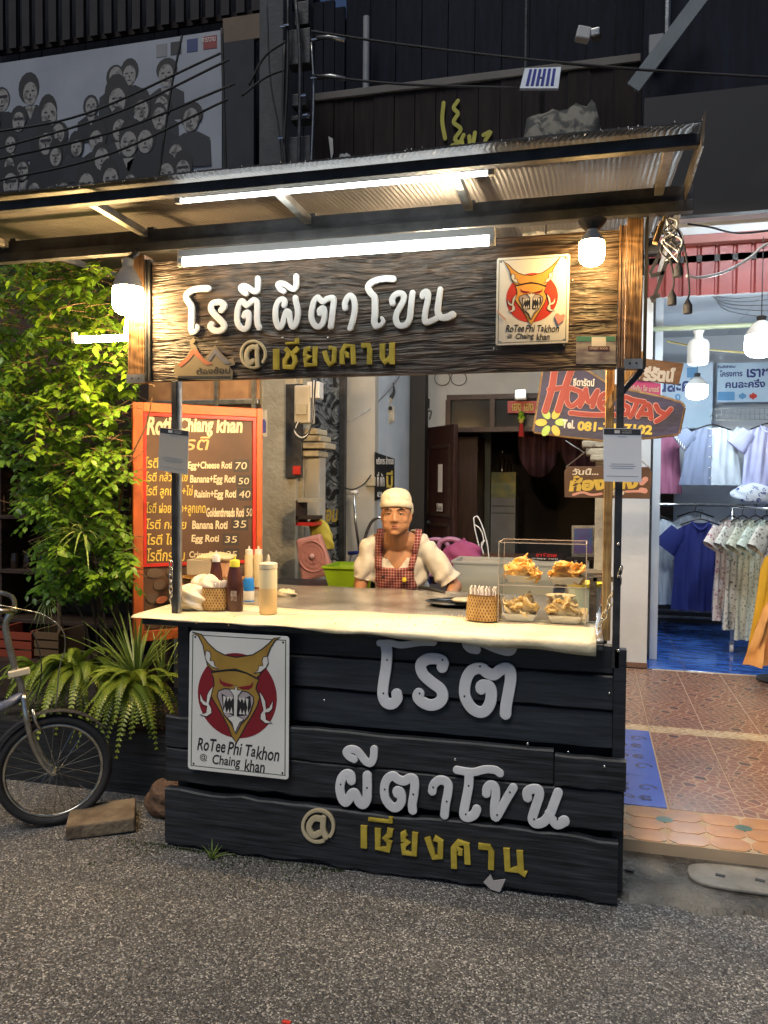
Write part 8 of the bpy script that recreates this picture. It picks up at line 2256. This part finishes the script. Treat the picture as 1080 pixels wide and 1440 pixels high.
planks(X(441, FY, 20), X(486, FY, 20), .11, FY - .02, 3.2, 5, m_navy_w, zt=zt)
g = MB(); g.box(-9, 7, 6.40, FY + .2, 3.14, 3.19); g.build('floor_slab', m_dark, up_)
sl_ = root('slatted_screen', 'dark vertical slatted screen above the band poster, top left', 'screen', (-5, 6.95, 5.9))
x = X(-20, 6.9, 60)
for k in range(22):
    g = MB(); g.box(x, x + .085, 6.86, 6.90, 5.86, 6.5); g.build('slat', M('dim_slat', (.035, .032, .034), r=.7, spec=.15) if 'dim_slat' not in bpy.data.materials else bpy.data.materials['dim_slat'], sl_); x += .155
g = MB(); g.box(X(-20, 6.9, 60), x, 6.905, 6.93, 5.84, 5.90); g.build('rail', m_brown_w, sl_)
# band poster: plain dressed figures printed on a pale sheet
YP = 6.75
px0, px1 = X(-12, YP, 160), X(312, YP, 60)
zt_, zb_ = Z(312, 42, YP), Z(312, 252, YP)
pst = root('group_poster', 'large pale poster of a crowd of people in dark clothes on the upper left wall', 'poster', ((px0 + px1) / 2, YP, zb_))
m_pst = M('poster_paper', (.28, .30, .34), r=.5, c2=(.22, .24, .28), ns=2)
g = MB(); g.box(px0, px1, YP, YP + .02, zb_, zt_); g.build('poster_sheet', m_pst, pst)
m_pf = [M('print_dark_a', (.012, .013, .016)), M('print_dark_b', (.02, .022, .028)), M('print_mid', (.20, .205, .215), c2=(.10, .1, .11), ns=14), M('print_dark_c', (.03, .03, .034), c2=(.008, .008, .01), ns=16)]
m_face = M('print_face', (.23, .22, .21), c2=(.09, .085, .08), ns=17, lo=.38, hi=.5); m_hr = M('print_hair', (.018, .017, .017))
figs = []
for row, (n_, zz_, off) in enumerate(((6, .78, .3), (7, .60, .0), (7, .43, .5), (8, .26, .15), (8, .08, .6))):
    for k in range(n_): figs.append(((k + off * .8 + random.uniform(-.35, .35)) / (n_) * .88 + .04, zz_ + random.uniform(-.07, .07), row))
PW, PH = px1 - px0, zt_ - zb_
for i, (u, v_, row) in enumerate(figs):
    c = Vector((px0 + PW * u, YP - .001 - .004 * row - .0006 * (i % 5), zb_ + PH * v_)); s = .115 * random.uniform(.82, 1.3)
    if c.z + s > zt_ - .1: continue
    def ell(cx, cz, a, b_, d, mt, nm, n_=14):
        g = MB(); g.poly([c + Vector((cx + a * math.cos(t * 2 * PI / n_), -d, max(cz + b_ * math.sin(t * 2 * PI / n_), zb_ - c.z))) for t in range(n_)], (0, -.0004, 0)); return g.build(nm, mt, pst)
    zlow = max(-3.4 * s, zb_ - c.z + .005)
    g = MB(); g.poly([c + Vector(q) for q in ((-1.55 * s, 0, zlow), (1.55 * s, 0, zlow), (1.45 * s, 0, -1.5 * s), (.55 * s, 0, -1.0 * s), (-.55 * s, 0, -1.0 * s), (-1.45 * s, 0, -1.5 * s))], (0, -.0004, 0)); g.build('printed_figure', m_pf[(i * 7 + row) % 4 if i % 3 == 0 else (i % 2)], pst)
    hx = random.uniform(-.12, .12) * s; ell(hx, (.25 - .35 * (i % 3 == 0)) * s, random.uniform(.70, .92) * s, random.uniform(.85, 1.35) * s, .0006, m_hr, 'printed_hair'); ell(0, -.15 * s, .60 * s, .82 * s, .0012, m_face, 'printed_face')
    for ex, ez, ea, eb in ((-.25, .02, .15, .07), (.25, .02, .15, .07), (0, -.28, .07, .13), (0, -.56, .22, .06)): ell(ex * s, ez * s, ea * s, eb * s, .0018, m_pf[3], 'printed_feature', 7)
    if i % 4 == 1: g = MB(); g.poly([c + Vector((q[0] * s, -.0006, q[1] * s)) for q in ((-.42, -1.05), (.42, -1.05), (0, -2.0))], (0, -.0004, 0)); g.build('printed_collar', m_face, pst)
    if i % 7 == 0: g = MB(); g.poly([c + Vector(q) for q in ((-.5 * s, -.0018, 0), (.5 * s, -.0018, 0), (.45 * s, -.0018, .2 * s), (-.45 * s, -.0018, .2 * s))], (0, -.0003, 0)); g.build('printed_glasses', m_ink, pst)
for px, col in ((228, (.20, .20, .21)), (248, (.03, .03, .03)), (271, (.03, .05, .16)), (294, (.22, .03, .03))):
    q = hq(px - 8, 52 + (294 - px) * .17, px + (11 if px > 280 else 7), 70 + (294 - px) * .17, YP - .001); g = MB(); g.poly(q, (0, -.002, 0)); g.build('printed_logo', M('logo_' + str(px), col), pst)
q = hq(284, 54, 303, 60, YP - .004); text('คาราวาน', m_white_paint, pst, q, .001)
g = MB(); g.box(px1 + .01, px1 + .5, YP, YP + .05, zt_ - .12, zt_ + .10); tag(g.build('plank_stub', M('tan_plank', (.14, .10, .07), r=.8)), 'short tan plank end right of the crowd poster', 'plank')
g = MB(); g.box(px1 + .02, X(358, YP, 160), YP - .02, YP + .03, 3.2, zt_ - .13); tag(g.build('grey_panel', M('grey_board', (.035, .04, .047), r=.7, spec=.2)), 'dark grey board between the crowd poster and the concrete pole', 'board')
# concrete utility pole with boxes
pole = root('utility_pole', 'square concrete utility pole with small boxes and cables, rising above the awning', 'utility pole', (X(380, 5.9, 150), 6.0, 0))
g = MB(); g.box(X(364, 5.9, 150), X(398, 5.9, 150), 5.9, 6.1, 2.0, 9.0); g.build('pole_shaft', M('dim_concrete', (.07, .078, .085), r=.8, c2=(.045, .05, .056), ns=5, bump=.2), pole, bevel=.01)
for (x0, x1, y0, y1) in ((404, 436, 38, 92), (408, 436, 160, 170), (402, 436, 190, 240), (414, 434, 0, 36), (410, 430, 130, 150)):
    q0, q1 = at(x0, y1, 5.8), at(x1, y0, 5.8); g = MB(); g.box(q0.x, q1.x, 5.8, 5.92, q0.z, q1.z); g.build('junction_box', m_steel_dark, pole, bevel=.006)
for k, pts in enumerate(([(405, -10), (404, 120), (396, 250)], [(438, 60), (441, 130), (437, 245)], [(375, -10), (380, 110), (392, 180), (398, 250)], [(416, 0), (422, 90), (420, 250)], [(400, 60), (398, 160), (402, 250)])):
    g = MB(); g.tube(catmull([at(x, y, 5.75) for x, y in pts], 5), (.012, .008, .007, .016, .012)[k], 6); g.build('pole_cable', (m_dark, m_steel, m_dark, m_steel_dark, m_dark)[k], pole, smooth=True)
for px, py in ((403, 36), (398, 38), (395, 195), (442, 56), (442, 45), (441, 110), (427, 135), (430, 162)):
    p = at(px, py, 5.73); g = MB(); g.box(p.x - .02, p.x + .02, 5.72, 5.735, p.z - .006, p.z + .006); g.build('clip', m_screw, pole)
for (x0, y0, x1, y1) in ((445, 54, 485, 57), (445, 109, 485, 111)):
    g = MB(); g.tube([at(x0, y0, 5.9), at((x0 + x1) / 2, y0 - 2, 5.9), at(x1, y1, 5.9)], .018, 6); g.build('insulator_arm', m_steel, pole, smooth=True)
# balcony
BYc = 6.35
bal = root('balcony', 'dark brown planked balcony front with faded yellow lettering, above the awning', 'balcony', (0, BYc, 3.3))
zr_ = (Z(445, 152, BYc) + Z(735, 100, BYc)) / 2
x = X(443, BYc, 180); xe = X(900, BYc, 120); 
while x < xe:
    g = MB(); d = random.uniform(0, .015); g.box(x, x + .165, BYc - d, BYc + .03, 3.25, zr_); g.build('plank', m_brown_w, bal); x += .172
g = MB(); g.box(X(443, BYc, 180), xe, BYc - .03, BYc + .06, zr_ + .001, zr_ + .06); g.build('top_rail', M('dim_grey_rail', (.12, .11, .10), r=.7), bal, bevel=.004)
m_dimy = M('faded_yellow_paint', (.36, .34, .05), r=.7)
for st in ([(624, 145), (622, 170), (626, 195)], [(644, 142), (638, 152), (644, 160), (638, 172), (648, 182), (640, 196), (652, 205)], [(660, 192), (662, 212)], [(668, 187), (664, 212)], [(680, 190), (690, 186), (682, 200), (692, 205), (684, 214)], [(652, 190), (642, 212)], [(636, 205), (650, 200)]):
    g = MB(); sweep(g, [at(a, b_, BYc - .02) for a, b_ in st], .032, .006); g.build('painted_stroke', m_dimy, bal)
g = MB(); g.poly([at(x, y, BYc - .02) for x, y in ((462, 192), (468, 195), (469, 215), (466, 225))], (0, -.004, 0)); g.build('torn_paper', m_white_paint, bal)
lumpy(tuple(at(485, 232, BYc - .1)), (.06, .04, .05), 8, .3, 14, 10).build('rag', M('pale_rag', (.4, .42, .42)), smooth=True); tag(bpy.data.objects['rag'], 'small pale rag on the balcony edge above the awning', 'rag')
g = MB(); g.box(-9, 6, 6.36, 6.44, 3.19, 3.24); g.build('beam', m_dark, bal)
wallbox('dark_gable', 'dark plank gable wall filling the upper right corner', X(903, 6.1, 150), 5.0, 6.1, 6.2, zr1 + .2, 9.0, m_navy_w)
x = X(515, 6.9, 80); g = MB(); a, b_ = Z(515, 134, 6.9), Z(515, 24, 6.9)
g.tube([(x, 6.9, a), (x, 6.9, b_)], .03, 12); o = tag(g.build('downpipe', M('dim_white_pipe', (.35, .36, .37), r=.5), smooth='auto'), 'short white downpipe on the dark wall above the awning', 'pipe')
x = X(740, 6.6, 50); g = MB(); g.tube([(x, 6.6, zr_ + .06), (x, 6.6, 8.5)], .015, 6); tag(g.build('thin_pole', m_steel_dark), 'thin dark pole rising from the balcony behind the solar panel', 'pole')
g = MB(); g.tube([(X(938, 6.0, 50), 6.0, zr_), (X(938, 6.0, 50), 6.0, 8.5)], .02, 6); tag(g.build('thin_pole', m_steel), 'grey thin pole near the white switch box, upper right', 'pole')
g = MB(); g.beam(at(890, 124, 5.9), at(988, -6, 5.9), .03, .10); tag(g.build('roof_strut', M('bluish_strut', (.14, .17, .19), r=.6)), 'blue grey diagonal strut in the upper right', 'strut')
g = MB(); q0, q1 = at(912, 80, 6.05), at(932, 52, 6.05); g.box(q0.x, q1.x, 6.0, 6.09, q0.z, q1.z); tag(g.build('switch_box', M('dim_box', (.25, .26, .27))), 'small grey box on the dark wall beside the diagonal strut', 'box')
c = at(820, 49, 6.0); r0 = root('security_lamp', 'small white twin head security lamp on the dark wall, top right', 'lamp', c)
g = MB(); g.obox(c, (.10, .08, .09), .2, 0, .2); g.build('lamp_head', M('dim_white', (.42, .43, .43)), r0, bevel=.01)
g = MB(); g.obox(c + Vector((.09, 0, -.01)), (.07, .09, .06), -.2); g.build('lamp_head', m_steel, r0, bevel=.01)
sp_ = root('solar_panel', 'small pale framed solar panel with dark strips, above the awning centre right', 'solar panel', at(758, 125, 4.2))
Q = [at(731, 124, 4.2), at(785, 124, 4.2), at(789, 94, 4.35), at(738, 96, 4.35)]
n_ = (Q[1] - Q[0]).cross(Q[3] - Q[0]).normalized()
g = MB(); g.poly(Q, n_ * -.012); g.build('panel_plate', M('panel_white', (.62, .68, .74), r=.3), sp_)
for k in range(6):
    f = lambda u, v_: Q[0] * (1 - u) * (1 - v_) + Q[1] * u * (1 - v_) + Q[2] * u * v_ + Q[3] * (1 - u) * v_ + n_ * .002
    u = .14 + k * .13; g = MB(); g.poly([f(u, .1), f(u + .075, .1), f(u + .075, .9), f(u, .9)], n_ * .002); g.build('cell_strip', m_navy, sp_)
g = MB(); g.tube([(Q[0] + Q[2]) / 2, (Q[0] + Q[2]) / 2 + Vector((0, .25, -.3)), (Q[0].x + .1, 4.6, 2.78)], .012, 6); g.build('stand', m_steel_dark, sp_)
# camouflage tarp bundle on the awning roof
m_camo = M('camouflage_cloth', (.15, .14, .115), r=.85, c2=(.035, .038, .035), ns=16, nd=3, lo=.45, hi=.55)
Yc = 3.45
vs, fs = [], []
for j in range(9):
    v_ = j / 8
    for i in range(13):
        u = i / 12
        a, b_ = at(730 - 4 * v_, 208, Yc), at(842 + 2 * v_, 208, Yc)
        x = a.x + (b_.x - a.x) * u; top = at(785, 150 + 12 * (1 - u) + 3 * math.sin(i * 2.1), Yc).z - (.02 if u < .08 or u > .96 else -.11)
        z = 2.70 + (top - 2.70) * math.sin(min(1, v_ * 2) * PI / 2) if v_ <= .5 else 2.70 + (top - 2.70) * math.sin(min(1, (1 - v_) * 2) * PI / 2)
        vs.append((x + .01 * math.sin(j * 3 + i), Yc + .45 * v_ + .015 * math.sin(i * 1.7 + j), z))
for j in range(8):
    for i in range(12): fs.append((j * 13 + i, j * 13 + i + 1, (j + 1) * 13 + i + 1, (j + 1) * 13 + i))
g = MB(); g.add(vs, fs); o = g.build('tarpaulin', m_camo, smooth=True); md = o.modifiers.new('t', 'SOLIDIFY'); md.thickness = .01; tag(o, 'camouflage tarpaulin bundle lying on the awning roof, right of centre', 'tarpaulin')
# street cables
cabs = (([(-20, 188), (120, 160), (310, 75)], 5.4, 'uppermost black cable crossing the crowd poster'), ([(-20, 214), (160, 160), (322, 84)], 5.3, 'second black cable crossing the crowd poster'), ([(-20, 228), (160, 185), (330, 118)], 5.35, 'third black cable crossing the crowd poster'), ([(-20, 258), (150, 218), (320, 140)], 5.45, 'lowest black cable crossing the crowd poster'), ([(256, 50), (240, 130), (222, 258)], 5.5, 'slack vertical black cable hanging over the right of the crowd poster'),
        ([(438, 44), (560, 62), (728, 82), (900, 98)], 5.6, 'black cable from the utility pole past the top of the solar panel'), ([(440, 106), (560, 118), (728, 124)], 5.5, 'black cable from the utility pole to the solar panel foot'), ([(790, 89), (900, 98), (1100, 110)], 5.7, 'black cable running right from the solar panel'), ([(312, 40), (314, 120), (318, 250)], 5.6, 'thick dark cable down the right edge of the crowd poster'), ([(350, 120), (372, 80), (402, 58)], 5.6, 'short black cable crossing the utility pole high up'), ([(340, 135), (372, 110), (400, 98)], 5.6, 'short black cable crossing the utility pole lower down'))
for pts, Y, lab in cabs:
    g = MB(); g.tube(catmull([at(x, y, Y) for x, y in pts], 8), .012 if 'thick' in lab else .009, 6); tag(g.build('power_cable', m_tyre, smooth=True), lab, 'cable', 'power cables strung above the awning')
g = MB(); c = at(403, 1440, 0.9) if False else atz(403, 1438, .001); g.box(c.x - .012, c.x + .012, c.y - .006, c.y + .006, .0005, .004); tag(g.build('litter', m_redf), 'tiny red scrap on the road at the bottom edge', 'litter')
c = at(696, 1243, YL - .05); r0 = None
g = MB(); q = [at(x, y, YL - .02) for x, y in ((680, 1240), (690, 1229), (694, 1238), (711, 1236), (703, 1254), (690, 1250))]; g.poly(q, (0, -.004, 0)); o = tag(g.build('plastic_scrap', M('pale_scrap', (.45, .42, .40), r=.4)), 'pale torn plastic scrap at the foot of the stall boards', 'scrap')
gd = at(1108, 770, 6.2); gs = root('garment_stand', 'slim steel stand holding the yellow dress and apricot skirt, right edge', 'stand', (gd.x, 6.35, PZ))
g = MB(); g.tube([(gd.x, 6.35, PZ), (gd.x, 6.35, gd.z + .12), (gd.x, 6.0, gd.z + .12)], .011, 8); g.build('stand_pole', m_screw, gs, smooth=True)
g = MB(); g.lathe([(.16, 0), (.16, .015), (.03, .02)], (gd.x, 6.35, PZ), 18); g.build('stand_foot', m_steel_dark, gs)
